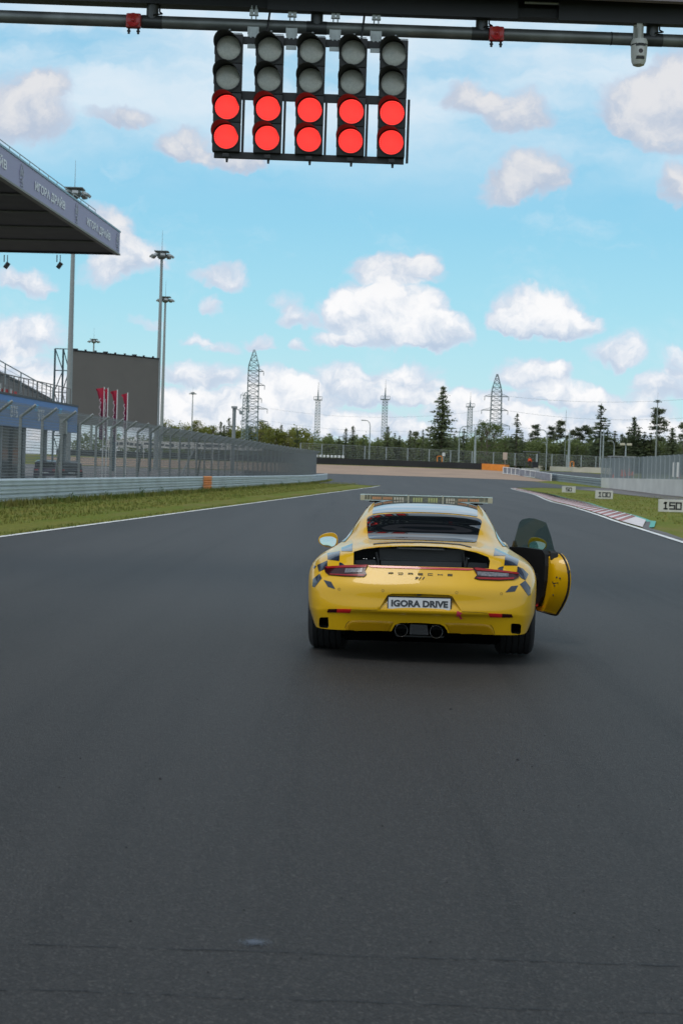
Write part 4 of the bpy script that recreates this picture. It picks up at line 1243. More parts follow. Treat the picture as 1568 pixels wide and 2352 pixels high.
mb = MB(); mb.box(e+Vector((0, 0, .055)), (.125, .05, .035), Mx, bev=.008); mb.box(e+Vector((0, 0, -.07))+f*.004, (.10, .05, .12), Mx, bev=.01)
mb.build('window_frame', M_CAMW, cc, True)
mb = MB(); n = 20
o_ = e+Vector((0, 0, -.062))+f*.032
mb.cyl(o_-f*.02, o_, .034, .030, n=20); mb.build('camera_lens', M_GLS, cc, True)
mb = MB(); mb.box(bs+Vector((0, 0, -.02))-f*.03+Vector((0, 0, .09)), (.075, .05, .20), Mx); mb.cyl(bs+Vector((.0, 0, -.07)), bs+Vector((0, 0, .09)), .035, n=14)
mb.box(q+f*.085+Vector((0, 0, .06)), (.14, .02, .27), Mx); mb.box(q+f*.098+Vector((0, 0, .16)), (.12, .03, .06), Mx)
mb.build('bracket', M_WHITE if False else mat('light_grey_cast', (.46, .46, .43), .5), cc)

for o_c in list(bpy.data.objects):
    if o_c.parent == cc:
        for v in o_c.data.vertices: v.co = Vector((v.co.x*SCAM, v.co.y, v.co.z*SCAM+.012))
# ---------------------------------------------------------------- start lights: five heads of four lamps
lt_ = thing('start_light_panel', 'black start light panel of five columns, lower two rows glowing red', 'start lights', gx(720))
ROW0 = [(203,335),(490,345),(782,357),(1072,370),(1357,378)]
ROW3 = [(180,950),(465,965),(753,975),(1042,985),(1323,995)]
zd = lambda p: (459.3+.3296*p[0], .3296*p[1])
YL = -.25            # lamp faces this far in front of the pipe
def lpt(x, y, off=YL):
    d = ray(x, y); t = ((gA+gn*off)-CAM).dot(gn)/d.dot(gn); return CAM+d*t
M_HEAD = mat('lamp_black', (.020, .020, .020), .5, var=.2, vscale=6)
M_VIS = mat('visor_black', (.016, .016, .016), .6)
M_UNLIT = mat('unlit_lens', (.46, .46, .42), .4, 0, coat=.5, var=.1, vscale=40)
M_LIT = mat('lit_red_lens', (.25, .0, .0), .5, emit=(1, .008, .012), estr=.8)
M_DOT = mat('glowing_diode', (.3, .0, .0), .5, emit=(1, .085, .065), estr=2.5)
M_UND = mat('dull_diode', (.30, .31, .28), .3)
tops = [lpt(*zd(p)) for p in ROW0]; bots = [lpt(*zd(p)) for p in ROW3]
lx = sum(((b-a) for a, b in zip(tops, tops[1:])), Vector()); lx.z = 0; lx.normalize()
fw = -gn
def ring_mesh(mb, c, prof, n=30, a0=0, a1=2*PI):
    full = abs(a1-a0-2*PI) < 1e-6; m = n if full else n+1; vs = []
    for r, h in prof:
        for k in range(m):
            t = a0+(a1-a0)*k/n; vs.append(c+lx*(r*math.cos(t))+Vector((0, 0, r*math.sin(t)))+fw*h)
    fs = []
    for i in range(len(prof)-1):
        for k in range(n):
            b = (k+1) % m; fs.append((i*m+k, i*m+b, (i+1)*m+b, (i+1)*m+k))
    mb.add(vs, fs)
cell = sum((a.z-b.z)/3 for a, b in zip(tops, bots))/5
zc0 = sum(t.z for t in tops)/5
Mx = Matrix((lx, fw, Vector((0, 0, 1)))).transposed()
hw = .325
for ci in range(5):
    tx = tops[ci].lerp(bots[ci], .5); 
    base = Vector((tx.x, tx.y, 0))
    mb = MB()
    for r in range(4):
        mb.box(base+Vector((0, 0, zc0-r*cell))-fw*.06, (hw, .12, cell-.004), Mx, bev=.012)
        mb.box(base+Vector((0, 0, zc0-r*cell))-lx*(hw/2-.004)-fw*.02, (.02, .05, cell*.4), Mx)
    hd = mb.build('signal_head', M_HEAD, lt_, True)
    for r in range(4):
        c = base+Vector((0, 0, zc0-r*cell))+fw*.002
        lit = r >= 2; LR = .143
        mb = MB(); ring_mesh(mb, c, [(LR, .0), (LR*.93, .006), (LR*.75, .012), (LR*.5, .017), (LR*.25, .020), (.0, .021)])
        mb.build('lamp_lens', M_LIT if lit else M_UNLIT, hd, True)
        mb = MB(); ring_mesh(mb, c, [(LR+.014, -.004), (LR+.014, .014), (LR, .016), (LR, -.002)])
        a0, a1 = R(-8), R(188)
        n = 30; vs = []
        for k in range(n+1):
            t = a0+(a1-a0)*k/n; ln = .03+.21*max(0, math.sin(t))**.6
            for rr, hh in ((LR+.014, 0), (LR+.012, ln), (LR+.008, ln), (LR+.010, 0)):
                vs.append(c+lx*(rr*math.cos(t)-.20*hh)+Vector((0, 0, rr*math.sin(t)))+fw*hh)
        fs = [(4*k+j, 4*(k+1)+j, 4*(k+1)+(j+1) % 4, 4*k+(j+1) % 4) for k in range(n) for j in range(4)]
        mb.add(vs, fs); mb.build('visor', M_VIS, hd, True)
        mb = MB()
        dots = [(0, 0)] + [(j*LR*.93/6, 2*PI*k/(6*j)+j*.3) for j in range(1, 7) for k in range(6*j)]
        dr_ = .0066 if lit else .0026
        for rr, t in dots:
            u = rr/LR; h = .045*(1-u*u)**.62+.002 if u < 1 else .002
            h = np.interp(u, [0, .25, .5, .75, .93, 1], [.021, .020, .017, .012, .006, 0])+.0015
            p = c+lx*(rr*math.cos(t))+Vector((0, 0, rr*math.sin(t)))+fw*h
            mb.add([p+lx*(dr_*math.cos(q))+Vector((0, 0, dr_*math.sin(q))) for q in (0, PI/3, 2*PI/3, PI, 4*PI/3, 5*PI/3)], [(0, 1, 2, 3, 4, 5)])
        mb.build('diode_array', M_DOT if lit else M_UND, hd)
zt = zc0+cell/2; zbm = zc0-3.5*cell
pL = Vector((tops[0].x, tops[0].y, 0)); pR = Vector((tops[4].x, tops[4].y, 0)); pm = (pL+pR)/2; wd = (pR-pL).length
mb = MB()
mb.box(pm+Vector((0, 0, zbm-.022))-fw*.10, (wd+hw*.9, .05, .075), Mx)
mb.box(pm+Vector((0, 0, zc0-1.52*cell))-fw*.10, (wd+hw*.9, .05, .095), Mx)
mb.box(pm+Vector((0, 0, zt-.05))-fw*.10, (wd+hw*.9, .05, .08), Mx)
for k in range(5):
    b = pL.lerp(pR, k/4); mb.box(b+lx*(hw/2+.022)+Vector((0, 0, zc0-2.55*cell))-fw*.10, (.028, .06, cell*2.15), Mx)
mb.build('back_frame', M_HEAD, lt_)
mb = MB()
for k in range(5):
    b = pL.lerp(pR, k/4)
    mb.box(b+Vector((0, 0, zbm-.05)), (.08, .07, .05), Mx, bev=.01); mb.cyl(b+lx*.012+Vector((0, 0, zbm-.02)), b+lx*.012+Vector((0, 0, zbm-.125)), .022, .012, n=8)
mb.build('cable_gland', M_BLACKP, lt_)
mb = MB()
for k in range(5):
    b = pL.lerp(pR, k/4)
    mb.cyl(b+Vector((0, 0, zt)), b+Vector((0, 0, zt+.03)), .010, n=8); mb.lathe([(0, .02), (.013, .012), (.016, 0), (0, -.004)], b+Vector((0, 0, zt+.035)), 'Z', 8)
    mb.box(b+Vector((0, 0, zt+.004)), (hw*.9, .02, .006), Mx)
mb.build('top_bolt', M_STEEL, lt_)
for xx in (584, 672, 771.5, 865):
    p = lpt(xx, 0, -.11); c = Vector((p.x, p.y, gz0))
    mb = MB()
    mb.box(c+Vector((0, 0, -.10))+fw*.05, (.135, .012, .085), Mx); mb.box(c+Vector((0, 0, -.225))+fw*.05, (.125, .012, .17), Mx)
    for s in (-1, 1):
        mb.box(c+lx*s*.025+Vector((0, 0, -.14))+fw*.062, (.016, .02, .10), Mx)
        mb.box(c+lx*s*.058+Vector((0, 0, -.10))+fw*.062, (.006, .03, .085), Mx)
        mb.cyl(c+lx*s*.026+Vector((0, 0, .04)), c+lx*s*.026+Vector((0, 0, .205)), .008, n=6)
        mb.cyl(c+lx*s*.026+Vector((0, 0, .165)), c+lx*s*.026+Vector((0, 0, .18)), .016, n=6)
        mb.box(c+lx*s*.027+Vector((0, 0, .12)), (.045, .04, .07), Mx)
    mb.box(c+Vector((0, 0, .095)), (.105, .05, .014), Mx)
    mb.build('mounting_bracket', mat('zinc_plate', (.38, .41, .40), .38, .45, var=.15, vscale=8), lt_)
mb = MB()
for k in (.88, 3.17):
    b = pL.lerp(pR, k/4)
    mb.path([b+Vector((0, 0, zt-.02))-fw*.03, Vector((b.x, b.y, gz0+.0))+lx*.02-fw*.06, Vector((b.x, b.y, gz0+.12))+lx*.03-fw*.1], .013, 6)
mb.build('feed_cable', M_BLACKP, lt_)
# ================================================================ left side: guard rail and debris fence
def strip_along(mb, pts, prof, closed=False):
    """sweep a (side offset, height) profile along ground points"""
    rows_ = []
    for i, p in enumerate(pts):
        a = pts[max(0, i-1)]; b = pts[min(len(pts)-1, i+1)]; t = (b-a); t.z = 0; t.normalize(); n = Vector((t.y, -t.x, 0))
        rows_.append([Vector((p.x, p.y, T(p.y)))+n*o+Vector((0, 0, h)) for o, h in prof])
    mb.sheet(rows_)
BL0 = Vector((-10.85, 51.2, 0)); BD = Vector((.0677, 1, 0)).normalized(); BNn = Vector((BD.y, -BD.x, 0))
def bl(Y, off=0): return Vector((BL0.x+BD.x/BD.y*(Y-BL0.y), Y, 0)) + BNn*off
def wprof(n, z0, z1, s=1):
    """n corrugated beams one above the other"""
    h = (z1-z0)/n; o = []
    for k in range(n):
        b = z0+k*h
        for u, d in ((.02, .0), (.10, .01), (.22, .07), (.34, .07), (.46, .015), (.54, .015), (.66, .07), (.78, .07), (.90, .01), (.975, .0)):
            o.append((d*s, b+u*h))
        if k < n-1: o += [(-.05*s, b+.98*h), (-.05*s, b+1.015*h)]
    return o
gr = thing('guard_rail', 'triple corrugated steel guard rail along the left grass verge with one orange section', 'guard rail', bl(110))
pl = [bl(y) for y in np.linspace(8, 185, 60)]
mb = MB(); strip_along(mb, pl, wprof(3, .10, .90)); mb.build('rail', M_RAIL, gr)
for y in np.arange(10, 185, 2.4):
    mb = MB(); p = bl(y, -.10); mb.box((p.x, p.y, T(y)+.45), (.10, .12, .9)); mb.build('post', M_STEEL, gr)
yo = bl(100).y
def y_on(x):   # row of the rail line seen at column x
    k = (x-784)/FP; return (BL0.x-BD.x/BD.y*BL0.y)/(k-BD.x/BD.y)
ya, yb = y_on(463), y_on(482)
mb = MB(); strip_along(mb, [bl(y, .02) for y in np.linspace(ya, yb, 4)], wprof(3, .09, .915)); mb.build('orange_cover', M_ORANGE, gr)

fen = thing('debris_fence', 'tall grey wire debris fence with bent post tops behind the left guard rail', 'fence', bl(110, -.55))
fy0, fy1 = 20, 176
ys = list(np.arange(fy0, fy1, 2.95))
for y in ys:
    p = bl(y, -.55); g_ = T(y)
    mb = MB(); mb.box((p.x, p.y, g_+1.5), (.09, .10, 3.05)); a = Vector((p.x, p.y, g_+3.0))
    d = BNn
    mb.cyl(a, a+d*.52+Vector((0, 0, .42)), .055, n=6); mb.build('post', M_GREY, fen)
mb = MB()
x_ = fy0
wires = MB()
zs = [.15+.10*k for k in range(29)]
# wires: real lengths of wire, closer together the farther off they are seen through
def run(mb, y0, y1, off0, off1, z, r):
    a = bl(y0, off0); b = bl(y1, off1); mb.cyl((a.x, a.y, T(y0)+z), (b.x, b.y, T(y1)+z), r, n=3, cap=False)
segY = [20, 150, 165, 176]
for z in zs:
    for a, b in zip(segY, segY[1:]): run(wires, a, b, -.50, -.50, z, .0095 if round(z*10) % 5 else .014)
for k in range(6):
    o = k*.1
    for a, b in zip(segY, segY[1:]): run(wires, a, b, -.50+o*.78, -.50+o*.78, 3.0+o*.63, .0075 if k < 5 else .014)
y = 20.0
while y < 176:
    p = bl(y, -.50); r = .0088; wires.cyl((p.x, p.y, T(y)+.1), (p.x, p.y, T(y)+3.02), r, n=3, cap=False)
    q = bl(y, -.08); wires.cyl((p.x, p.y, T(y)+3.02), (q.x, q.y, T(y)+3.40), r, n=3, cap=False)
    y += .14
wires.build('wire_mesh', mat('fence_wire', (.17, .185, .19), .5, .4), fen)
mb = MB()
for y, dy in ((61.5, 1.6), (77.5, 2.0), (96, 2.4), (93, -2.2), (128, 2.5)):
    p = bl(y, -.62); q = bl(y+dy, -1.3); mb.cyl((p.x, p.y, 2.4), (q.x, q.y, .1), .055, n=8)
for y in (61.7,):
    p = bl(y, -.6); mb.box((p.x, p.y, 2.9), (.26, .3, .7)); mb.box((p.x, p.y, 3.28), (.36, .4, .10))
mb.build('brace', M_GREY, fen)

# grass growing under the rail and over the verges
def grass_tufts(regions, name):
    rnd = random.Random(3); mb = MB()
    for (f, n, h0, h1) in regions:
        for _ in range(n):
            p = f(rnd); z = T(p.y)
            for _k in range(3):
                a = rnd.uniform(0, 2*PI); h = rnd.uniform(h0, h1); w_ = .012+.02*rnd.random(); dx, dy = math.cos(a), math.sin(a)
                c = Vector((p.x+rnd.uniform(-.06, .06), p.y+rnd.uniform(-.06, .06), z))
                l_ = h*rnd.uniform(.1, .6); 
                mb.add([c-Vector((dx*w_, dy*w_, 0)), c+Vector((dx*w_, dy*w_, 0)), c+Vector((dy*l_, -dx*l_, h))], [(0, 1, 2)])
    return mb
reg = [(lambda r: (lambda t: lw0.lerp(tipL, t)-TN*abs(r.gauss(0.02, .16)))(r.random()**1.8*1.1-.08), 4200, .03, .10),
       (lambda r: bl(40+150*r.random()**1.5, .05+abs(r.gauss(0, .12))), 5200, .08, .30),
       (lambda r: bl(28+150*r.random()**1.6, .1+4.0*r.random()), 9000, .03, .09),
       (lambda r: (lambda y: Vector((along(hi_, y).x+.8+r.random()*12, y, 0)))(52+100*r.random()**1.4), 5000, .03, .10)]
gt_ = grass_tufts(reg, 'grass').build('grass', mat('grass_blades', (.125, .175, .022), .8, var=.35, vscale=.8, col2=(.26, .23, .055)))
tag(gt_, 'short green grass growing on the verges and under the guard rail', 'grass', kind='stuff')
# leafy weeds standing against the rail foot
rnd = random.Random(8)
wd_ = MB()
for i in range(14):
    y = (46, 57, 60.5, 66.5, 74, 79, 84, 92, 101, 110, 122, 135, 150, 165)[i]; p = bl(y, .12); hh = rnd.uniform(.22, .42)
    for k in range(120):
        q = Vector((p.x+rnd.gauss(0, .07), p.y+rnd.gauss(0, .28), T(y)+abs(rnd.gauss(0, .45))*hh)); s_ = rnd.uniform(.02, .05)
        u = Vector((rnd.gauss(0, 1), rnd.gauss(0, 1), rnd.gauss(0, 1))).normalized()*s_; v = u.orthogonal().normalized()*s_*.6
        wd_.add([q-u, q+v, q+u, q-v], [(0, 1, 2, 3)])
tag(wd_.build('weeds', mat('weed_leaves', (.05, .10, .015), .7, var=.4, vscale=6)), 'leafy weeds growing along the foot of the left guard rail', 'plants', kind='stuff')

# ================================================================ distance boards
for (xl, xr, yt, yb_, s_, lab) in ((1289.5, 1320.5, 1117.6, 1131.8, '50', 'small far white distance board reading 50'), (1366, 1406, 1127.5, 1146.5, '100', 'white distance board reading 100 on the grass'), (1511, 1568.5, 1148.5, 1177, '150', 'nearest and largest white distance board, reading 150')):
    g0 = G(xl, yb_+ (0)); Yb = g0.y
    a = P(xl, yb_, Yb); b = P(xr, yb_+.7, Yb); hgt = P(xl, yt, Yb).z-a.z; wv = b-a; wv.z = 0
    nv = Vector((-wv.y, wv.x, 0)).normalized()
    t_ = thing('distance_board', lab, 'sign', (a.x, a.y, T(Yb)), group='distance boards before the turn')
    z0 = T(Yb)+.03
    mb = MB(); c = a+wv/2; c.z = z0+hgt/2
    Mz = Matrix((wv.normalized(), nv, Vector((0, 0, 1)))).transposed()
    mb.box(c+nv*.10, (wv.length, .20, hgt), Mz, bev=.015); mb.build('board', mat('board_white', (.56, .55, .50), .6, var=.08, vscale=3), t_)
    mb = MB()
    SEG = {'1': [(.35,0,.65,0,1),(.5,0,.5,1,0),(.22,.12,.5,.12,1),(.2,1,.8,1,1)], '5': [(0,0,1,0,1),(0,0,0,.5,0),(0,.45,1,.45,1),(1,.45,1,1,0),(0,1,1,1,1)], '0': [(0,0,1,0,1),(0,1,1,1,1),(0,0,0,1,0),(1,0,1,1,0)]}
    nd_g = len(s_); cw = hgt*.38; gap = cw*.38; tot = nd_g*cw+(nd_g-1)*gap
    ch = hgt*.50; th = hgt*.115
    if s_ == '50': cw *= .95
    x0 = wv.length/2-tot/2+ (wv.length*.03 if s_ == '150' else 0)
    u_ = wv.normalized()
    for i, chh in enumerate(s_):
        for (ax0, ay0, ax1, ay1, hz) in SEG[chh]:
            X0 = x0+i*(cw+gap)+ax0*cw; X1 = x0+i*(cw+gap)+ax1*cw; Z0 = hgt*.75-ay0*ch; Z1 = hgt*.75-ay1*ch
            e = th/2
            q = [(X0-e, Z0-e), (X1+e, Z0-e), (X1+e, Z0+e), (X0-e, Z0+e)] if hz else [(X0-e, Z1-e), (X0+e, Z1-e), (X0+e, Z0+e), (X0-e, Z0+e)]
            mb.prism([Vector((a.x, a.y, 0))+u_*px+Vector((0, 0, z0+pz))-nv*.006 for px, pz in q], nv*.004)
    mb.build('digits', M_INK, t_)

# ================================================================ right wall with fence, far barriers
def line_pts(pix, n=1):
    g_ = [G(x, y) for x, y in pix]; o = []
    for a, b in zip(g_, g_[1:]):
        for k in range(n): o.append(a.lerp(b, k/n))
    o = o+[g_[-1]]
    for p in o: p.z = T(p.y)
    return o
def wall(name, label, cat, base, top, m, thick=.25, kind=None, parent=None):
    """base, top: matched points of the photograph; top is taken above the base point"""
    bs_ = [G(x, y) for x, y in base]; tz = [P(x, y, b.y).z for (x, y), b in zip(top, bs_)]
    n = 4; B = []; Z_ = []
    for i in range(len(bs_)-1):
        for k in range(n): B.append(bs_[i].lerp(bs_[i+1], k/n)); Z_.append(tz[i]+(tz[i+1]-tz[i])*k/n)
    B.append(bs_[-1]); Z_.append(tz[-1])
    mb = MB(); rws = []
    for i, p in enumerate(B):
        a = B[max(0, i-1)]; b = B[min(len(B)-1, i+1)]; t = b-a; t.z = 0; t.normalize(); n_ = Vector((-t.y, t.x, 0))
        if n_.y < 0: n_ = -n_
        q = p+n_*thick
        rws.append([Vector((p.x, p.y, T(p.y)-.05)), Vector((p.x, p.y, Z_[i])), Vector((q.x, q.y, Z_[i])), Vector((q.x, q.y, T(q.y)-.05))])
    mb.sheet(rws); mb.add(rws[0], [(0, 1, 2, 3)]); mb.add(rws[-1], [(0, 1, 2, 3)])
    if parent is not None: o = mb.build(name, m, parent)
    else:
        o = mb.build(name, m)
        if label: tag(o, label, cat)
    return o, B, Z_
wt = thing('concrete_wall', 'long pale concrete wall under the right wire fence', 'wall', G(1470, 1131))
o, WB, WZ = wall('wall_face', None, None, [(1378.7, 1119.7), (1470, 1130.5), (1568, 1141), (1760, 1163)], [(1381, 1097.6), (1470, 1099.6), (1568, 1101.6), (1760, 1105.5)], mat('pale_concrete', (.52, .52, .49), .85, var=.1, vscale=.5, bump=.2, bscale=8), .3, parent=wt)
# darker gate post set in the wall
g1 = G(1393, 1121.3); mb = MB(); zt_ = P(1393, 1097.5, g1.y).z
g2 = G(1389.5, 1120.9); g3 = G(1396, 1121.6)
mb.prism([Vector((g2.x, g2.y-.06, T(g2.y))), Vector((g3.x, g3.y-.06, T(g3.y))), Vector((g3.x, g3.y-.06, zt_+.02)), Vector((g2.x, g2.y-.06, zt_+.02))], (0, .04, 0))
mb.build('grey_panel', mat('grey_panel', (.20, .20, .21), .6), wt)
rf_ = thing('wire_fence', 'grey wire fence with curved post tops standing on the right concrete wall', 'fence', G(1470, 1129))
FH = 2.45
def wl(t):
    L_ = [0]
    for a, b in zip(WB, WB[1:]): L_.append(L_[-1]+(b-a).length)
    d = t*L_[-1]
    for i in range(len(WB)-1):
        if d <= L_[i+1]: k = (d-L_[i])/(L_[i+1]-L_[i]); return WB[i].lerp(WB[i+1], k), WZ[i]+(WZ[i+1]-WZ[i])*k
    return WB[-1], WZ[-1]
tot = sum((b-a).length for a, b in zip(WB, WB[1:])); npst = int(tot/2.6)
for k in range(npst+1):
    p, z = wl(k/npst); mb = MB()
    q = Vector((p.x, p.y+.15, z)); mb.box(q+Vector((0, 0, FH/2-.15)), (.09, .09, FH-.3))
    mb.path([q+Vector((0, 0, FH-.3)), q+Vector((-.04, 0, FH-.12)), q+Vector((-.16, 0, FH))], .04, 5)
    mb.build('post', mat('pale_post', (.34, .37, .38), .5, .2), rf_)
wires = MB()
for k in range(26):
    prev = None
    for i in range(25):
        p, z = wl(i/24); q = Vector((p.x, p.y+.12, z+.05+k*(FH-.1)/25))
        if prev: wires.cyl(prev, q, .0055, n=3, cap=False)
        prev = q
for i in range(int(tot/.09)):
    p, z = wl(i/int(tot/.09)); wires.cyl((p.x, p.y+.12, z), (p.x, p.y+.12, z+FH), .0085, n=3, cap=False)
wires.build('wire_mesh', mat('far_wire', (.21, .245, .26), .5, .3), rf_)
for xx in (1547, 1556.5):
    Yc = wl(.58)[0].y
    # white plates tied to the fence
    best = min((wl(k/200) for k in range(201)), key=lambda pz: abs((lambda r: r)(P(xx, 1079, pz[0].y).x-pz[0].x)))
    p = P(xx, 1079, best[0].y-.15); mb = MB(); mb.box(p, (.34, .03, 1.45))
    tag(mb.build('notice_plate', M_WHITE), 'upright white plate on the right fence, ' + ('left one of the two' if xx < 1550 else 'right one of the two'), 'sign', 'white plates on the right fence')
for i, (xx, yy, hh) in enumerate(((1407, 1095, 7), (1427, 1087, 12), (1433, 1087, 12), (1443.3, 1084, 16), (1451, 1088, 6), (1558.5, 1089, 18))):
    Yc = 205 if i < 5 else 168
    p = P(xx, yy, Yc); h_ = hh*Yc/FP; mb = MB()
    base = max(T(Yc), p.z-h_/2)
    mb.lathe([(.19, 0), (.19, .05), (.15, .06), (.10, h_*.55), (.055, h_+.1), (0, h_+.12)], (p.x, p.y, p.z-h_/2), 'Z', 12); mb.box((p.x, p.y, p.z-h_/2), (.42, .42, .05))
    mb.cyl((p.x, p.y, T(Yc)), (p.x, p.y, p.z-h_/2), .03, n=6)
    c_ = mb.build('marker_cone', mat('cone_orange', (.80, .10, .03), .6))
    tag(c_, ('orange marker low at the left end of the right fence', 'orange marker behind the right fence, left one of a close pair', 'orange marker behind the right fence, right one of a close pair', 'tall orange marker behind the right fence beside the pair', 'short orange marker right of the tall one behind the fence', 'orange marker behind the fence next to the white plates')[i], 'marker', 'orange markers behind the right fence')

# armco running from the wall to the white panels
ar = thing('crash_barrier', 'bluish grey steel crash barrier joining the white panels to the concrete wall', 'barrier', G(1320, 1110))
wall('rail', None, None, [(1264, 1104), (1320, 1110.5), (1378, 1118.5)], [(1264, 1088.6), (1320, 1095), (1378, 1100.5)], mat('barrier_blue_grey', (.24, .29, .33), .5, .3, var=.15, vscale=1), .3, parent=ar)
for kk, yy in enumerate((.33, .66)):
    B = [(1264, 1104), (1320, 1110.5), (1378, 1118.5)]; Tp = [(1264, 1088.6), (1320, 1095), (1378, 1100.5)]; mb = MB(); pr = None
    for (bx, by), (tx_, ty) in zip(B, Tp):
        g_ = G(bx, by); z = T(g_.y)+(P(tx_, ty, g_.y).z-T(g_.y))*yy; c = Vector((g_.x, g_.y-.06, z))
        if pr: mb.cyl(pr, c, .05, n=6)
        pr = c
    mb.build('groove', mat('barrier_dark', (.09, .11, .13), .6), ar)
mb = MB(); pr = None
for (bx, by), (tx_, ty) in zip([(1264, 1104), (1320, 1110.5), (1378, 1118.5)], [(1264, 1088.6), (1320, 1095), (1378, 1100.5)]):
    g_ = G(bx, by); c = Vector((g_.x, g_.y, P(tx_, ty, g_.y).z))
    if pr: mb.cyl(pr, c, .07, n=6)
    pr = c
mb.build('top_rail', M_RAIL, ar)
wp = thing('panel_fence', 'row of low panels in white frames in front of the orange barrier', 'barrier', G(1210, 1096))
pb = [(1154, 1088.5), (1185, 1092), (1224, 1098), (1264, 1105)]; ptp = [(1156, 1073.5), (1185, 1076.5), (1224, 1082.5), (1264, 1088.8)]
wall('panel', None, None, pb, ptp, mat('panel_grey', (.22, .23, .27), .6, var=.3, vscale=1.5), .08, parent=wp)
def ip(P_, t):
    k = min(len(P_)-2, int(t*(len(P_)-1))); f_ = t*(len(P_)-1)-k; return (P_[k][0]+(P_[k+1][0]-P_[k][0])*f_, P_[k][1]+(P_[k+1][1]-P_[k][1])*f_)
prt = prb = None
for k in range(11):
    t = k/10; b_ = ip(pb, t); tt = ip(ptp, t); g_ = G(*b_); z = P(tt[0], tt[1], g_.y).z; mb = MB()
    mb.box((g_.x, g_.y-.08, (T(g_.y)+z)/2), (.14, .06, z-T(g_.y))); mb.build('frame_post', M_WHITE, wp)
mb = MB(); pr = None
for k in range(11):
    t = k/10; b_ = ip(pb, t); tt = ip(ptp, t); g_ = G(*b_); z = P(tt[0], tt[1], g_.y).z; c = Vector((g_.x, g_.y-.08, z)); d = Vector((g_.x, g_.y-.08, T(g_.y)+.08))
    if pr: mb.cyl(pr[0], c, .06, n=6); mb.cyl(pr[1], d, .04, n=6)
    pr = (c, d)
mb.build('frame_rail', M_WHITE, wp)

# tyre wall behind the gravel: black belt, orange end
ty = thing('tyre_wall', 'long black belt-covered tyre wall behind the gravel trap, orange at its right end', 'tyre wall', G(900, 1075))
wb_ = [(130, 1045.5), (300, 1051.5), (560, 1060), (723, 1066), (900, 1071.5), (1033, 1076), (1105, 1079)]
wt_ = [(130, 1031.5), (300, 1037.5), (560, 1046), (723, 1051.6), (900, 1057), (1033, 1062), (1105, 1065)]
wall('belt', None, None, wb_, wt_, mat('conveyor_belt', (.016, .016, .018), .7, var=.35, vscale=.5), 1.2, parent=ty)
wall('orange_cover', None, None, [(1105, 1079), (1158, 1083)], [(1105, 1065), (1176, 1068.5)], M_ORANGE, 1.2, parent=ty)
# far concrete wall on the right
wall('concrete_wall', 'far beige concrete wall at the foot of the dark trees', 'wall', [(1225, 1074.5), (1263, 1080.5), (1320, 1084.5), (1400, 1090)], [(1229, 1069), (1263, 1071.6), (1320, 1072.6), (1400, 1075)], mat('beige_concrete', (.55, .50, .42), .85, var=.1, vscale=.3), .3)
# catch fence behind it all
def catch_fence(name, label, pts, hpx, step):
    th_ = thing(name, label, 'fence', pts[0][0])
    wires = MB(); prev = None
    for i, (p, h_) in enumerate(pts):
        mb = MB(); mb.box((p.x, p.y, p.z+h_/2), (.16, .16, h_)); mb.build('post', M_STEEL, th_)
        if prev:
            for k in range(9): wires.cyl(prev[0]+Vector((0, 0, prev[1]*k/8)), p+Vector((0, 0, h_*k/8)), .014 if k < 8 else .03, n=3, cap=False)
            m = 14
            for j in range(m): q = prev[0].lerp(p, j/m); wires.cyl(q, q+Vector((0, 0, h_)), .013, n=3, cap=False)
        prev = (p, h_)
    wires.build('wire_mesh', mat('thin_wire', (.26, .28, .28), .6), th_)
def fpts(pix, ytop, Yd, n):
    """pix: (x, y_base) ends; evenly spaced posts"""
    o = []
    for k in range(n):
        t = k/(n-1); x = pix[0][0]+(pix[1][0]-pix[0][0])*t; yb2 = pix[0][1]+(pix[1][1]-pix[0][1])*t; yt2 = ytop[0]+(ytop[1]-ytop[0])*t
        Yq = Yd[0]+(Yd[1]-Yd[0])*t
        b = P(x, yb2, Yq); o.append((b, P(x, yt2, Yq).z-b.z))
    return o
catch_fence('catch_fence', 'tall wire catch fence behind the black tyre wall', fpts([(689, 1052), (1230, 1071)], (1018, 1044), (275, 275), 12), 0, 0)
catch_fence('catch_fence', 'wire catch fence behind the far beige wall, before the dark trees', fpts([(1232, 1070), (1400, 1076)], (1042, 1050), (290, 290), 6), 0, 0)

# orange frames and small things on the far walls
def fr_(xl, xr, yt, yb2, Yq, lab):
    a = P(xl, yb2, Yq); b = P(xr, yb2, Yq); z = P(xl, yt, Yq).z; mb = MB()
    for p in (a, b): mb.box((p.x, p.y, (a.z+z)/2), (.14, .12, z-a.z))
    mb.box(((a.x+b.x)/2, a.y, z-.07), (b.x-a.x+.14, .12, .14))
    tag(mb.build('orange_frame', M_ORANGE), lab, 'frame', 'orange frames on the far barriers')
fr_(1003, 1014, 1047, 1061, 274, 'small orange frame on the tyre wall below the big spruce')
fr_(1308, 1316, 1059.5, 1073, 284, 'small orange frame on the far beige wall')
p = P(1018, 1044, 276); mb = MB(); mb.box(p, (.5, .05, .6)); mb.cyl(p-Vector((0, 0, 2)), p, .03, n=6); tag(mb.build('notice_plate', M_WHITE), 'small white plate on a thin post beside the orange frame under the big spruce', 'sign')
p = P(1159, 1048, 276); mb = MB(); mb.box(p, (.75, .05, 1.25), bev=.04); mb.cyl(p-Vector((0, 0, 2)), p, .03, n=6); tag(mb.build('notice_plate', mat('pink_white', (.62, .45, .36), .6)), 'small pinkish white plate on a post above the orange barrier end', 'sign')

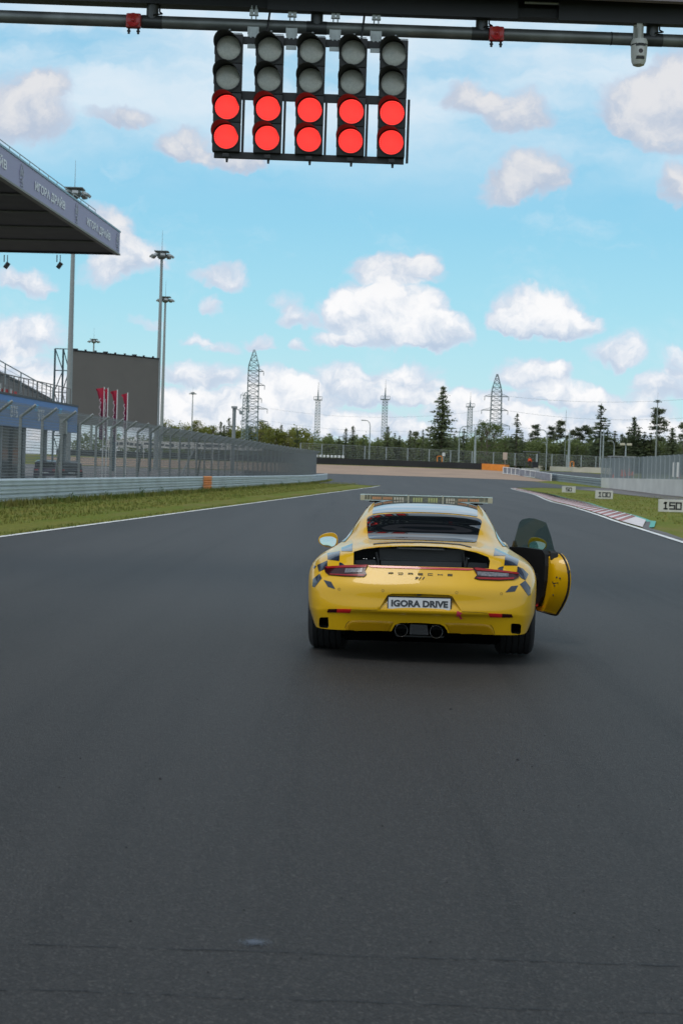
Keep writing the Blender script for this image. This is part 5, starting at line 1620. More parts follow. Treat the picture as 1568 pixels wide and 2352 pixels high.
# marshal on the stand at the end of the orange barrier
def person_mesh(name, joints, rad, edges, m, parent=None):
    me = bpy.data.meshes.new(name); me.from_pydata(joints, edges, []); o = bpy.data.objects.new(name, me); C.objects.link(o)
    md = o.modifiers.new('s', 'SKIN'); 
    for v, r in zip(me.skin_vertices[0].data, rad): v.radius = (r, r)
    me.skin_vertices[0].data[0].use_root = True
    sb = o.modifiers.new('b', 'SUBSURF'); sb.levels = 1; sb.render_levels = 1
    dg = bpy.context.evaluated_depsgraph_get(); dg.update()
    me2 = bpy.data.meshes.new_from_object(o.evaluated_get(dg)); bpy.data.objects.remove(o)
    for p_ in me2.polygons: p_.use_smooth = True
    o2 = bpy.data.objects.new(name, me2); C.objects.link(o2)
    while me2.materials: me2.materials.pop()
    me2.materials.append(m)
    if parent: o2.parent = parent; MW[o2.name] = mw(parent)
    return o2
mp = P(1215, 1072, 268); zf = mp.z-.12
pt = thing('person', 'person in orange overalls and dark trousers standing on the stand at the barrier end', 'person', (mp.x, mp.y, zf))
js = [(0,0,.95),(0,0,1.15),(0,0,1.38),(0,.01,1.50),(0,0,1.63),(0,0,1.74),(-.19,0,1.40),(-.27,-.03,1.12),(-.22,-.16,.95),(.19,0,1.40),(.28,.02,1.12),(.27,-.08,.90),(-.10,0,.90),(-.12,.02,.50),(-.13,.03,.08),(-.13,-.10,.04),(.10,0,.90),(.13,-.02,.50),(.15,.0,.08),(.15,-.12,.04)]
rd = [.15,.15,.16,.055,.10,.09,.06,.048,.035,.06,.048,.035,.09,.068,.05,.04,.09,.068,.05,.04]
ed_ = [(0,1),(1,2),(2,3),(3,4),(4,5),(2,6),(6,7),(7,8),(2,9),(9,10),(10,11),(0,12),(12,13),(13,14),(14,15),(0,16),(16,17),(17,18),(18,19)]
person_mesh('figure', js, rd, ed_, mat('dark_trousers', (.05, .03, .03), .8), pt)
person_mesh('orange_jacket', [js[i] for i in (0,1,2,6,7,8,9,10,11)], [.17,.17,.18,.075,.062,.05,.075,.062,.05], [(0,1),(1,2),(2,3),(3,4),(4,5),(2,6),(6,7),(7,8)], mat('orange_cloth', (.85, .10, .02), .8, var=.15, vscale=6), pt)
mb = MB(); mb.lathe([(0, .14), (.09, .10), (.115, .02), (.11, -.06), (.07, -.12), (0, -.14)], (0, 0, 1.68), 'Z', 14); mb.build('head', mat('skin', (.45, .26, .18), .6), pt, True, local=True)
mb = MB(); mb.lathe([(0, .155), (.10, .11), (.122, .03), (.118, -.01)], (0, .012, 1.69), 'Z', 14); mb.build('hair', mat('dark_hair', (.03, .02, .015), .8), pt, True, local=True)
# marshal stand: a small open roofed frame
st0 = thing('marshal_stand', 'small dark open stand with flat roof beside the person in orange', 'stand', (mp.x, mp.y+1.5, zf))
a = P(1204, 1048, 270); b = P(1235, 1049, 270); mb = MB()
mb.box(((a.x+b.x)/2, a.y, a.z+.75), (b.x-a.x+.5, 1.6, .16)); mb.build('roof', mat('stand_roof', (.12, .13, .13), .6), st0)
for p in (a, b):
    mb = MB(); mb.cyl((p.x, p.y, T(270)), (p.x, p.y, p.z+.7), .07, n=6); mb.build('post', M_DARK, st0)
mb = MB(); mb.box(((a.x+b.x)/2+.6, a.y, zf+.45), (1.0, .8, .95)); mb.build('box', M_DARK, st0)
mb = MB(); mb.box(((a.x+b.x)/2-.1, a.y+.2, T(270)+.2), (b.x-a.x+.6, 1.6, .5)); mb.build('platform', M_CONC, st0)
# ================================================================ trees
def leaf_mat(name, c1, c2, sc_=3.0):
    m = bpy.data.materials.new(name); m.use_nodes = True; nt = m.node_tree; l = nt.links; b = nt.nodes['Principled BSDF']
    tcn = nt.nodes.new('ShaderNodeTexCoord'); t = nt.nodes.new('ShaderNodeTexNoise'); t.inputs['Scale'].default_value = sc_*4; t.inputs['Detail'].default_value = 3
    l.new(tcn.outputs['Object'], t.inputs['Vector'])
    oi = nt.nodes.new('ShaderNodeObjectInfo'); a = nt.nodes.new('ShaderNodeMath'); a.operation = 'MULTIPLY_ADD'; l.new(oi.outputs['Random'], a.inputs[0]); a.inputs[1].default_value = .5
    l.new(t.outputs['Fac'], a.inputs[2])
    mr = nt.nodes.new('ShaderNodeMapRange'); l.new(a.outputs[0], mr.inputs[0]); mr.inputs[1].default_value = .45; mr.inputs[2].default_value = 1.05
    mx = nt.nodes.new('ShaderNodeMix'); mx.data_type = 'RGBA'; l.new(mr.outputs[0], mx.inputs[0]); mx.inputs[6].default_value = (*c1, 1); mx.inputs[7].default_value = (*c2, 1)
    l.new(mx.outputs[2], b.inputs['Base Color']); b.inputs['Roughness'].default_value = .75; b.inputs['Specular IOR Level'].default_value = .2
    tl = nt.nodes.new('ShaderNodeBsdfTranslucent'); l.new(mx.outputs[2], tl.inputs[0]); ms = nt.nodes.new('ShaderNodeMixShader'); ms.inputs[0].default_value = .45
    l.new(b.outputs[0], ms.inputs[1]); l.new(tl.outputs[0], ms.inputs[2]); l.new(ms.outputs[0], nt.nodes['Material Output'].inputs[0])
    return m
M_SPR = leaf_mat('spruce_needles', (.10, .13, .070), (.18, .205, .11))
M_PIN = leaf_mat('pine_needles', (.105, .13, .080), (.19, .205, .12))
M_BIR = leaf_mat('birch_leaves', (.13, .16, .035), (.28, .27, .065))
M_BSH = leaf_mat('bush_leaves', (.105, .14, .050), (.20, .235, .09))
M_BARK = mat('bark', (.13, .10, .08), .9, var=.3, vscale=12)
def leaf(mb, c, s, rnd, flat=.0):
    u = Vector((rnd.gauss(0, 1), rnd.gauss(0, 1), rnd.gauss(0, 1)*(1-flat))).normalized(); v = u.cross(Vector((rnd.gauss(0, 1), rnd.gauss(0, 1), rnd.gauss(0, 1)))).normalized()
    mb.add([c-u*s, c+v*s*.7, c+u*s*.9, c-v*s*.6], [(0, 1, 2, 3)])
def proto_spruce(seed, width=.17, bare=.08, n_wh=34, gap=.0):
    rnd = random.Random(seed); cr_m = MB(); tr_m = MB()
    tr_m.cyl((0, 0, 0), (0, 0, .5), .014, .009, n=6); tr_m.cyl((0, 0, .5), (0, 0, .99), .009, .002, n=5)
    for i in range(n_wh):
        t = (i+rnd.uniform(-.3, .3))/n_wh; z = bare+(1-bare)*t
        L_ = width*1.25*((1-t)**.85)*rnd.uniform(.65, 1.15)+.014
        if t < .2: L_ *= .75+t*1.2
        for k in range(rnd.choice((5, 6, 7))):
            if rnd.random() < gap: continue
            a = rnd.uniform(0, 2*PI); ln = L_*rnd.uniform(.6, 1.1); m = max(3, int(ln/.011))
            tr_m.cyl((0, 0, z), (ln*.8*math.cos(a), ln*.8*math.sin(a), z-ln*.25), .0022, .0008, n=3, cap=False)
            for j in range(m):
                s = (j+.4)/m*ln; dz = -.34*s+.55*s*s/max(ln, .01)*.5
                for _ in range(2):
                    leaf(cr_m, Vector((s*math.cos(a)+rnd.gauss(0, .006), s*math.sin(a)+rnd.gauss(0, .006), z+dz+rnd.gauss(0, .006)-rnd.random()*.008)), rnd.uniform(.009, .019)*(1.15-.35*t), rnd, .3)
    for _ in range(16): leaf(cr_m, Vector((rnd.gauss(0, .003), rnd.gauss(0, .003), rnd.uniform(.95, 1.0))), .006, rnd)
    return cr_m, tr_m
def proto_pine(seed, bare=.5, wd_=.13):
    rnd = random.Random(seed); c = MB(); t = MB()
    x = y = 0; pr = Vector((0, 0, 0)); r = .011; sp = []
    for k in range(8):
        z = (k+1)/8; x += rnd.gauss(0, .004); y += rnd.gauss(0, .004); q = Vector((x, y, z*.97)); t.cyl(pr, q, r, r*.86, n=6, cap=False); r *= .82; sp.append(q); pr = q
    for _ in range(24):
        z = bare+(1-bare)*rnd.random()**.8; f = (z-bare)/(1-bare); L_ = wd_*(1.1-f*.8)*rnd.uniform(.4, 1.1); a = rnd.uniform(0, 2*PI)
        b0 = Vector((x*z, y*z, z*.97)); e = b0+Vector((L_*math.cos(a), L_*math.sin(a), rnd.uniform(-.01, .03))); t.cyl(b0, e, .0035, .0012, n=4, cap=False)
        for cc_ in range(3):
            ce = b0.lerp(e, rnd.uniform(.45, 1.05))
            for _2 in range(30): leaf(c, ce+Vector((rnd.gauss(0, .024), rnd.gauss(0, .024), rnd.gauss(0, .014))), rnd.uniform(.008, .016), rnd, .4)
    for _ in range(5):
        z = rnd.uniform(bare*.5, bare); a = rnd.uniform(0, 2*PI); t.cyl((0, 0, z), (.05*math.cos(a), .05*math.sin(a), z-.005), .002, .001, n=3, cap=False)
    return c, t
def proto_broad(seed, wd_=.3, n=60):
    rnd = random.Random(seed); c = MB(); t = MB(); t.cyl((0, 0, 0), (0, 0, .6), .016, .008, n=6)
    for _ in range(n):
        z = .16+.80*rnd.random(); f = (z-.16)/.84; rr = wd_*math.sqrt(max(.02, math.sin(PI*min(1, f*.80+.16))))*rnd.random()**.5*(1.05-.55*f)
        a = rnd.uniform(0, 2*PI); ce = Vector((rr*math.cos(a), rr*math.sin(a), z))
        t.cyl((0, 0, max(.1, z-.18)), ce, .004, .001, n=3, cap=False)
        for _2 in range(30): leaf(c, ce+Vector((rnd.gauss(0, .032), rnd.gauss(0, .032), rnd.gauss(0, .026))), rnd.uniform(.008, .017), rnd)
    return c, t
PRO = {}
def make_tree(key, fn, name, cat, m):
    c, t = fn(); root = thing(name, '', cat); c.build('crown', m, root, local=True); t.build('trunk', M_BARK, root, local=True)
    PRO[key] = [root, False, name]
make_tree('S1', lambda: proto_spruce(1, .175, .06, 40), 'spruce_tree', 'tree', M_SPR)
make_tree('S2', lambda: proto_spruce(2, .15, .04, 32, .1), 'spruce_tree', 'tree', M_SPR)
make_tree('S3', lambda: proto_spruce(3, .20, .03, 30), 'spruce_tree', 'tree', M_SPR)
make_tree('P0', lambda: proto_spruce(5, .13, .22, 24, .35), 'pine_tree', 'tree', M_PIN)
make_tree('P1', lambda: proto_pine(11, .48), 'pine_tree', 'tree', M_PIN)
make_tree('P2', lambda: proto_pine(12, .55, .11), 'pine_tree', 'tree', M_PIN)
make_tree('P3', lambda: proto_pine(13, .40, .12), 'pine_tree', 'tree', M_PIN)
make_tree('B1', lambda: proto_broad(21), 'birch_tree', 'tree', M_BIR)
make_tree('B2', lambda: proto_broad(22, .24), 'birch_tree', 'tree', M_BIR)
make_tree('G1', lambda: proto_broad(23, .34, 70), 'leafy_tree', 'tree', M_BSH)
TREES = [('S1',1017,885,372,1.18,'tallest broad spruce rising alone above the tyre wall in the middle of the horizon'),
 ('P0',1187,949,380,1.25,'tall ragged conifer just right of the right-hand pylon'), ('S2',1380,927,385,1.15,'tall narrow spruce above the left end of the right wire fence'),
 ('P1',1512,937,400,1.1,'slim pine with a long bare trunk behind the right floodlight mast'), ('G1',1119,966,400,1.0,'dense green rounded tree at the foot of the right-hand pylon'),
 # dark conifers of the middle group
 ('S2',794,982,420,1,0),('S2',811,977,425,1,0),('S3',779,1002,430,1,0),('S2',890,978,420,1,0),('S3',906,994,430,1,0),('S3',917,1000,430,1,0),('S2',941,987,425,1,0),('P3',953,990,430,1,0),('P0',971,986,430,.8,0),
 ('S3',1043,996,410,1,0),('S3',1032,1004,405,1,0),('S3',1065,984,420,1.1,0),('G1',1106,984,405,.9,0),('G1',1134,975,410,1,0),('S3',1174,1000,410,1,0),('S3',1199,998,410,.8,0),('G1',1160,1005,400,1,0),
 ('P1',1229,975,420,1,0),('P2',1266,979,420,1,0),('P1',1287,966,415,1.2,0),('P3',1315,986,420,1,0),('P2',1328,982,420,1,0),('P3',1343,975,420,1,0),('P3',1353,984,420,1,0),('P1',1303,1000,425,1,0),
 ('S3',1290,1022,400,1.3,0),('S3',1325,1022,400,1.3,0),('S3',1345,1030,400,1.2,0),('S3',1395,987,400,1.25,0),('S3',1411,989,400,1.25,0),('S2',1428,995,400,1.2,0),('S3',1444,985,395,1.2,0),('S1',1456,956,400,1.05,0),('S3',1465,982,395,1.2,0),
 ('S3',1479,991,395,1.2,0),('S3',1494,993,395,1.3,0),('S3',1434,1005,390,1.4,0),('S3',1507,1010,395,1.2,0),('S1',1543,981,390,1.15,0),('P3',1568,968,400,1,0),('S3',1590,990,395,1.2,0),('S3',1366,1005,400,1.2,0),
 ('S3',1255,1028,400,1.2,0),('S3',868,1015,430,1.2,0),('S3',835,1010,430,1,0),('S3',986,1015,425,1.1,0),('S3',1000,1005,420,1.1,0)]
rnd = random.Random(4)
for (x, y) in ((381,961),(394,975),(408,980),(422,968),(436,978),(454,965),(468,980),(491,977),(547,989),(560,985),(575,978),(598,965),(610,972),(620,983),(635,985),(662,984),(675,990),(650,992),(693,1003),(706,1008),(480,985),(533,985),(588,984)):
    TREES.append((rnd.choice(('B1','B2')), x, y, 740+rnd.uniform(-15, 30), rnd.uniform(.85, 1.15), 0))
for (x, y) in ((376,972),(446,972),(507,967),(526,958),(646,974),(515,975),(683,985),(569,975),(605,975)): TREES.append(('S2', x, y, 735, 1.15, 0))
for (x, y) in ((718,1012),(730,1020),(745,1014),(766,1009),(822,1012),(849,1018),(860,1022),(928,1010),(962,1012),(755,1022),(1222,1008),(1238,1022)): TREES.append((rnd.choice(('B1','B2','G1')), x, y, 445, 1, 0))
TREES.sort(key=lambda t: t[1]) if False else None
cnt = {}
ordw = ['first','second','third','fourth','fifth','sixth','seventh','eighth','ninth','tenth','eleventh','twelfth','thirteenth','fourteenth','fifteenth','sixteenth','seventeenth','eighteenth','nineteenth','twentieth']
def ordn(k):
    return ordw[k] if k < 20 else 'twenty-'+ordw[k-20] if k < 29 else 'thirty-'+ordw[k-30] if k >= 30 else 'thirtieth'
desc = {'spruce_tree': ('dark spruce', 'dark spruces'), 'pine_tree': ('slim pine', 'slim bare-trunked pines'), 'birch_tree': ('yellow-green birch', 'yellow-green birches'), 'leafy_tree': ('green bushy tree', 'green bushy trees')}
byx = sorted([t for t in TREES if not t[5]], key=lambda t: t[1])
labs = {}
for t in byx:
    nm = PRO[t[0]][2]; reg_ = 'left' if t[1] < 720 else 'middle' if t[1] < 1210 else 'right'
    k = cnt.get((nm, reg_), 0); cnt[(nm, reg_)] = k+1
    where = {'left': 'between the big screen and the tyre wall', 'middle': 'behind the black tyre wall', 'right': 'beyond the far beige wall and right fence'}[reg_]
    labs[id(t)] = '%s, %s from the left among those %s' % (desc[nm][0], ordn(k), where)
rnd = random.Random(9)
for t in TREES:
    key, x, y, Yd, ws, lab = t
    top = P(x, y, Yd); z0 = T(Yd)-.3; h = top.z-z0
    root, used, nm = PRO[key]
    o = root if not used else copy_tree(root)
    PRO[key][1] = True
    o.location = (top.x, Yd, z0); a = rnd.uniform(0, 6.28); o.rotation_euler = (0, 0, a)
    w_ = h*ws*(1.55 if h < 17 and nm != 'pine_tree' else 1.18)
    o.scale = (w_, w_, h)
    o['label'] = lab or labs[id(t)]; o['group'] = {'spruce_tree': 'spruces on the horizon', 'pine_tree': 'pines on the horizon', 'birch_tree': 'birches on the horizon', 'leafy_tree': 'bushy trees on the horizon'}[nm]
for k_, (root, used, nm) in list(PRO.items()):
    if not used:
        for ch in list(root.children): bpy.data.objects.remove(ch)
        bpy.data.objects.remove(root)
# low undergrowth along the edge of the wood
def wood(x0, x1, yt, Yd, n, m, name, lab, sz=.45):
    rnd = random.Random(int(x0)); mb = MB()
    for _ in range(n):
        x = rnd.uniform(x0, x1); f = rnd.random(); top = P(x, yt+6*math.sin(x*.09)+5*math.sin(x*.23+1)-(9*abs(math.sin(x*.31))**3+6*abs(math.sin(x*.173+2))**4), Yd).z; z = T(Yd)+(top-T(Yd))*f**.8
        p = P(x, 1050, Yd); c = Vector((p.x, Yd+rnd.uniform(-4, 10), z))
        for _2 in range(5): leaf(mb, c+Vector((rnd.gauss(0, sz), rnd.gauss(0, sz), rnd.gauss(0, sz*.7))), rnd.uniform(.18, .42)*Yd/430, rnd)
    tag(mb.build(name, m), lab, 'undergrowth', kind='stuff')
wood(1205, 1600, 1024, 412, 7000, M_BSH, 'undergrowth', 'dark low undergrowth at the foot of the trees on the right')
wood(725, 1210, 1019, 445, 8000, M_BSH, 'undergrowth', 'low green undergrowth behind the tyre wall in the middle')
wood(360, 725, 998, 760, 4200, M_BIR, 'undergrowth', 'yellow-green undergrowth between the screen and the tyre wall', .8)
wood(160, 420, 1012, 420, 900, M_BSH, 'undergrowth', 'dull green undergrowth below the big screen', .6)

# ================================================================ pylons and masts
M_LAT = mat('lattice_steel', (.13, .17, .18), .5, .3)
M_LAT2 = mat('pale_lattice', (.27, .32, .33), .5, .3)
def lattice(mb, o, prof, r, r2, nseg):
    """prof: (height, half width); square lattice body"""
    def hw_(z):
        for (a, wa), (b, wb) in zip(prof, prof[1:]):
            if z <= b: return wa+(wb-wa)*(z-a)/(b-a)
        return prof[-1][1]
    H_ = prof[-1][0]; zs = [H_*(1-(1-k/nseg)**1.0) for k in range(nseg+1)]
    cor = ((-1, -1), (1, -1), (1, 1), (-1, 1))
    for a, b in zip(zs, zs[1:]):
        pa = [o+Vector((sx_*hw_(a), sy_*hw_(a), a)) for sx_, sy_ in cor]; pb_ = [o+Vector((sx_*hw_(b), sy_*hw_(b), b)) for sx_, sy_ in cor]
        for k in range(4):
            mb.cyl(pa[k], pb_[k], r, n=4, cap=False); j = (k+1) % 4
            mb.cyl(pa[k], pb_[j], r2, n=3, cap=False); mb.cyl(pa[j], pb_[k], r2, n=3, cap=False); mb.cyl(pb_[k], pb_[j], r2, n=3, cap=False)
def pylon(x, yt, Yd, arms, wsh, ysh, wb, label, m=M_LAT, r=.13):
    tp = P(x, yt, Yd); g0 = Vector((tp.x, Yd, T(Yd))); px_ = Yd/FP
    t_ = thing('power_pylon', label, 'pylon', g0, group='lattice power pylons')
    H_ = tp.z-g0.z; hs_ = P(x, ysh, Yd).z-g0.z
    mb = MB(); lattice(mb, g0, [(0, wb*px_/2), (hs_, wsh*px_/2), (H_, .25)], r, r*.55, 22); mb.build('lattice_mast', m, t_)
    for (ya, xl, xr) in arms:
        z = P(x, ya, Yd).z; hw_ = wsh*px_/2; mb = MB()
        for s, ln in ((-1, xl*px_), (1, xr*px_)):
            if ln <= hw_: continue
            e = Vector((g0.x+s*ln, Yd, z))
            for sy_ in (-1, 1):
                mb.cyl((g0.x+s*hw_, Yd+sy_*hw_, z), e, r*.8, n=4); mb.cyl((g0.x+s*hw_, Yd+sy_*hw_, z+1.0), e, r*.5, n=3)
            mb.cyl(e, e+Vector((0, 0, -1.6)), .12, n=5)
        mb.cyl((g0.x-hw_, Yd-hw_, z), (g0.x+hw_, Yd-hw_, z), r*.8, n=4)
        mb.build('cross_arm', m, t_)
    return t_
pylon(584, 804, 620, [(853, 12, 23), (885, 12, 26), (916, 16, 20), (939, 22, 34), (968, 26, 36)], 24, 842, 27, 'tall lattice power pylon standing between the big screen and the tyre wall')
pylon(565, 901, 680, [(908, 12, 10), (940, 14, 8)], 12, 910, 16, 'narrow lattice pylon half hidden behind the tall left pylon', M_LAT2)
pylon(1141, 860, 620, [(911, 27, 28), (943, 33, 27), (978, 20, 32)], 22, 897, 30, 'lattice power pylon above the orange barrier with wide cross arms')
def mast(x, ysp, ypl, ybt, Yd, w_, label, xb=None):
    tp = P(x, ypl, Yd); px_ = Yd/FP; g0 = Vector((tp.x, Yd, T(Yd))); t_ = thing('lattice_mast', label, 'mast', g0, group='slender lightning masts')
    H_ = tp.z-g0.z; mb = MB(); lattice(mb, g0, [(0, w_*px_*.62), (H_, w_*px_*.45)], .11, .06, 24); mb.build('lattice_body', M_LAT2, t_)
    mb = MB(); pw = w_*1.7*px_/2
    mb.box(g0+Vector((0, 0, H_)), (pw*2, pw*2, .25))
    for k in range(5): xx = -pw+k*pw/2; mb.cyl(g0+Vector((xx, -pw, H_)), g0+Vector((xx, -pw, H_+1.2)), .07, n=4)
    mb.cyl(g0+Vector((-pw, -pw, H_+1.2)), g0+Vector((pw, -pw, H_+1.2)), .07, n=4)
    mb.build('platform', M_LAT, t_)
    sp_ = P(x, ysp, Yd).z; mb = MB(); mb.cyl(g0+Vector((0, 0, H_)), (g0.x, Yd, sp_-3), .35, .14, n=5); mb.cyl((g0.x, Yd, sp_-3), (g0.x, Yd, sp_), .08, .04, n=4); mb.build('spire', M_LAT, t_)
mast(730, 878, 919, 0, 600, 11, 'slender lattice mast with spire, leftmost of three, above the tyre wall end')
mast(884, 873, 918, 0, 600, 12, 'slender lattice mast with spire, middle one of three, left of the tallest spruce')
mast(1079, 902, 935, 0, 600, 11, 'slender lattice mast with spire, rightmost of three, beside the wide-armed pylon')

def flood_mast(x, yt, Yd, label, sc_=1.0, ybase=None, tilt=0):
    tp = P(x, yt, Yd); zb_ = T(min(Yd, 400)) if ybase is None else P(x, ybase, Yd).z
    t_ = thing('floodlight_mast', label, 'floodlight mast', (tp.x, Yd, zb_), group='floodlight masts')
    g0 = Vector((tp.x, Yd, zb_)); H_ = tp.z-zb_; s = sc_
    mb = MB(); mb.cyl(g0, g0+Vector((0, 0, H_)), .36*s, .17*s, n=14); mb.build('pole', mat('mast_grey', (.27, .29, .285), .5, .2, var=.08), t_, True)
    hd = g0+Vector((0, 0, H_)); mb = MB()
    mb.box(hd+Vector((0, 0, .25*s)), (1.9*s, 1.9*s, .10*s)); mb.lathe([(.62*s, .2*s), (.62*s, -.55*s), (.3*s, -.75*s), (.2*s, -.75*s)], hd, 'Z', 10)
    for k in range(8):
        a = k*PI/4; mb.cyl(hd+Vector((0, 0, -.2*s)), hd+Vector((1.35*s*math.cos(a), 1.35*s*math.sin(a), -.22*s)), .05*s, n=5)
    mb.build('head_frame', mat('head_grey', (.12, .135, .13), .5, .3), t_)
    for k in range(8):
        a = k*PI/4+.2; c = hd+Vector((1.42*s*math.cos(a), 1.42*s*math.sin(a), -.34*s))
        Mz = Matrix.Rotation(a, 4, 'Z') @ Matrix.Rotation(R(38), 4, 'Y'); mb = MB(); mb.box(c, (.55*s, .62*s, .24*s), Mz, bev=.04*s); mb.build('floodlight', M_GREY, t_)
    mb = MB(); mb.cyl(hd+Vector((0, 0, .3*s)), hd+Vector((0, 0, 3.2*s)), .025*s+.012, .014, n=4); mb.build('lightning_rod', M_GREY, t_)
flood_mast(172, 440, 170, 'tall floodlight mast rising behind the grandstand canopy', 1.02)
flood_mast(372, 583, 220, 'tall floodlight mast behind the right edge of the big screen')
flood_mast(380, 686, 278, 'slightly shorter floodlight mast just right of the big screen', .95)
flood_mast(216, 782, 376, 'floodlight mast whose head shows just above the big screen', .9)
flood_mast(443, 903, 600, 'small distant floodlight mast between the big screen and the left pylon', .85)
flood_mast(1509, 921, 385, 'floodlight mast above the trees behind the right wire fence', .62)

def lamp_post(x, yt, yb2, Yd, arm, label, kind='arc', r=.09):
    tp = P(x, yt, Yd); bz = P(x, yb2, Yd); t_ = thing('street_lamp', label, 'lamp post', (bz.x, Yd, bz.z), group='thin lamp posts on the horizon')
    b0 = Vector((bz.x, Yd, bz.z)); h = tp.z-bz.z; mb = MB()
    if kind == 'arc':
        mb.cyl(b0, b0+Vector((0, 0, h-1.0)), r*1.2, r*.8, n=6)
        mb.path([b0+Vector((0, 0, h-1.0)), b0+Vector((arm*.15, 0, h-.4)), b0+Vector((arm*.45, 0, h-.05)), b0+Vector((arm, 0, h))], r*.8, 5); mb.build('pole', M_STEEL, t_)
        mb = MB(); mb.box(b0+Vector((arm*1.1, 0, h-.02)), (.8, .3, .16)); mb.build('lamp_head', M_GREY, t_)
    else:
        mb.cyl(b0, b0+Vector((0, 0, h)), r*1.5, r*.8, n=7); mb.build('pole', M_STEEL, t_)
        if kind == 'twin':
            mb = MB()
            for s in (-1, 1): mb.box(b0+Vector((s*.55, 0, h)), (.8, .4, .35), bev=.05)
            mb.build('lamp_head', mat('pale_lamp', (.55, .5, .38), .5), t_)
    return t_
lamp_post(847, 966, 1058, 285, -1.1, 'thin curved street lamp between the two left lattice masts')
lamp_post(1052, 979, 1062, 285, 1.3, 'thin square-armed street lamp right of the tallest spruce')
lamp_post(1089, 987, 1064, 285, 0, 'plain grey pole left of the wide-armed pylon', 'pole', .16)
lamp_post(1252, 987, 1090, 290, -1.6, 'leaning grey pole with a thin arm left of the far beige wall')
lamp_post(1304, 995, 1074, 300, 0, 'thick tapered grey pole at the far beige wall', 'pole', .18)
lamp_post(1295, 942, 1060, 390, 0, 'very thin tall antenna pole among the right pines', 'pole', .05)
lamp_post(1382, 985, 1075, 300, 0, 'pale pole at the right end of the far beige wall', 'pole', .12)
lamp_post(1376, 990, 1075, 300, 0, 'second pale pole close beside the one at the beige wall end', 'pole', .10)
lamp_post(1408, 1013, 1060, 300, -.8, 'short curved lamp above the left end of the right wire fence')
lamp_post(1435, 1021, 1050, 260, 0, 'short post with two pale lamp heads above the right wire fence', 'twin')
# camera pole on the left
p = P(536, 1012, 210); t_ = thing('camera_pole', 'square grey pole with a small camera and arm left of the tall pylon', 'pole', p); q = P(539, 936, 210); mb = MB()
mb.cyl((p.x, 210, p.z-6), (p.x, 210, q.z), .24, .24, n=4); mb.build('pole', M_GREY, t_); mb = MB()
mb.box((p.x, 210, q.z), (.75, .6, .28)); mb.cyl((p.x, 210, q.z-.1), (p.x+1.0, 210, q.z-.5), .05, n=5); mb.box((p.x+.85, 210, q.z-.65), (.35, .4, .5), bev=.08); mb.build('camera_arm', M_GREY, t_)
# hut roof behind the right fence
p = P(1432, 1050, 240); t_ = thing('hut', 'small grey flat-roofed hut behind the right wire fence', 'hut', (p.x, 240, T(240)))
mb = MB(); mb.box((p.x, 242, (T(240)+p.z)/2), (2.4, 3, p.z-T(240))); mb.build('wall', mat('hut_grey', (.16, .17, .18), .7), t_); mb = MB(); mb.box((p.x, 242, p.z+.05), (3.6, 4, .18)); mb.build('roof', mat('hut_roof', (.24, .25, .26), .6), t_)

# power lines
for i, (a, b, sag, lab) in enumerate((((1169, 911), (1700, 905), 2.5, 'top'), ((1168, 944), (1700, 948), 3, 'middle'), ((1173, 978), (1700, 990), 3, 'lowest'))):
    A_ = P(*a, 620); B_ = P(*b, 560); mb = MB(); n = 14; pr = None
    for k in range(n+1):
        t = k/n; q = A_.lerp(B_, t)-Vector((0, 0, sag*4*t*(1-t)))
        if pr: mb.cyl(pr, q, .045, n=3, cap=False)
        pr = q
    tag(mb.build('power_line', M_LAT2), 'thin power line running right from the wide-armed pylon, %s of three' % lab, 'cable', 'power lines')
for i, (a, b, lab) in enumerate((((620, 939), (1110, 943), 'upper'), ((622, 968), (1108, 978), 'lower'))):
    A_ = P(*a, 620); B_ = P(*b, 620); mb = MB(); n = 16; pr = None
    for k in range(n+1):
        t = k/n; q = A_.lerp(B_, t)-Vector((0, 0, 3.0*4*t*(1-t)))
        if pr: mb.cyl(pr, q, .035, n=3, cap=False)
        pr = q
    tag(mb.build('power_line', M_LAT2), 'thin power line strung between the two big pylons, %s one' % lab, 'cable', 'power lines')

# ================================================================ big screen
SA, SB = 200.0, 211.0
tl_ = P(163, 805, SA); tr_ = P(365, 826, SB); br_ = P(360, 985, SB)
zt_ = (tl_.z+tr_.z)/2; zb2 = br_.z
A_ = Vector((tl_.x, SA, 0)); B_ = Vector((tr_.x, SB, 0)); sdir = (B_-A_).normalized(); sn = Vector((-sdir.y, sdir.x, 0))
ts = thing('video_screen', 'large switched-off brownish grey video screen on a steel frame', 'screen', (A_+B_)/2)
mb = MB(); mb.prism([Vector((A_.x, A_.y, zb2)), Vector((B_.x, B_.y, zb2)), Vector((B_.x, B_.y, zt_)), Vector((A_.x, A_.y, zt_))], sn*.5)
mb.build('screen_face', mat('screen_grey', (.155, .140, .122), .75, var=.06, vscale=.4), ts)
mb = MB(); mb.cyl(Vector((A_.x, A_.y, zt_+.06)), Vector((B_.x, B_.y, zt_+.06)), .10, n=6)
for k in range(9): q = A_.lerp(B_, .05+.11*k); mb.box((q.x, q.y, zt_+.2), (.25 if k % 3 else .6, .2, .22))
mb.build('top_edge', M_DARK, ts)
mb = MB(); mb.cyl(Vector((A_.x-.12, A_.y, zb2-2)), Vector((A_.x-.12, A_.y, zt_+.2)), .09, n=6); mb.cyl(Vector((B_.x+.05, B_.y, zb2)), Vector((B_.x+.05, B_.y, zt_)), .05, n=6); mb.build('side_rail', M_STEEL, ts)
M_TRUS = mat('blue_grey_steel', (.05, .085, .10), .5, .2)
fl = P(129, 802, SA+1.5); fx = [fl.x, P(146, 802, SA+1).x, P(157, 805, SA).x]
mb = MB(); zz = [2.0+k*(zt_+.25-2.0)/5 for k in range(6)]
for xx in fx: mb.cyl((xx, SA+1, 0), (xx, SA+1, zt_+.25), .13, n=5)
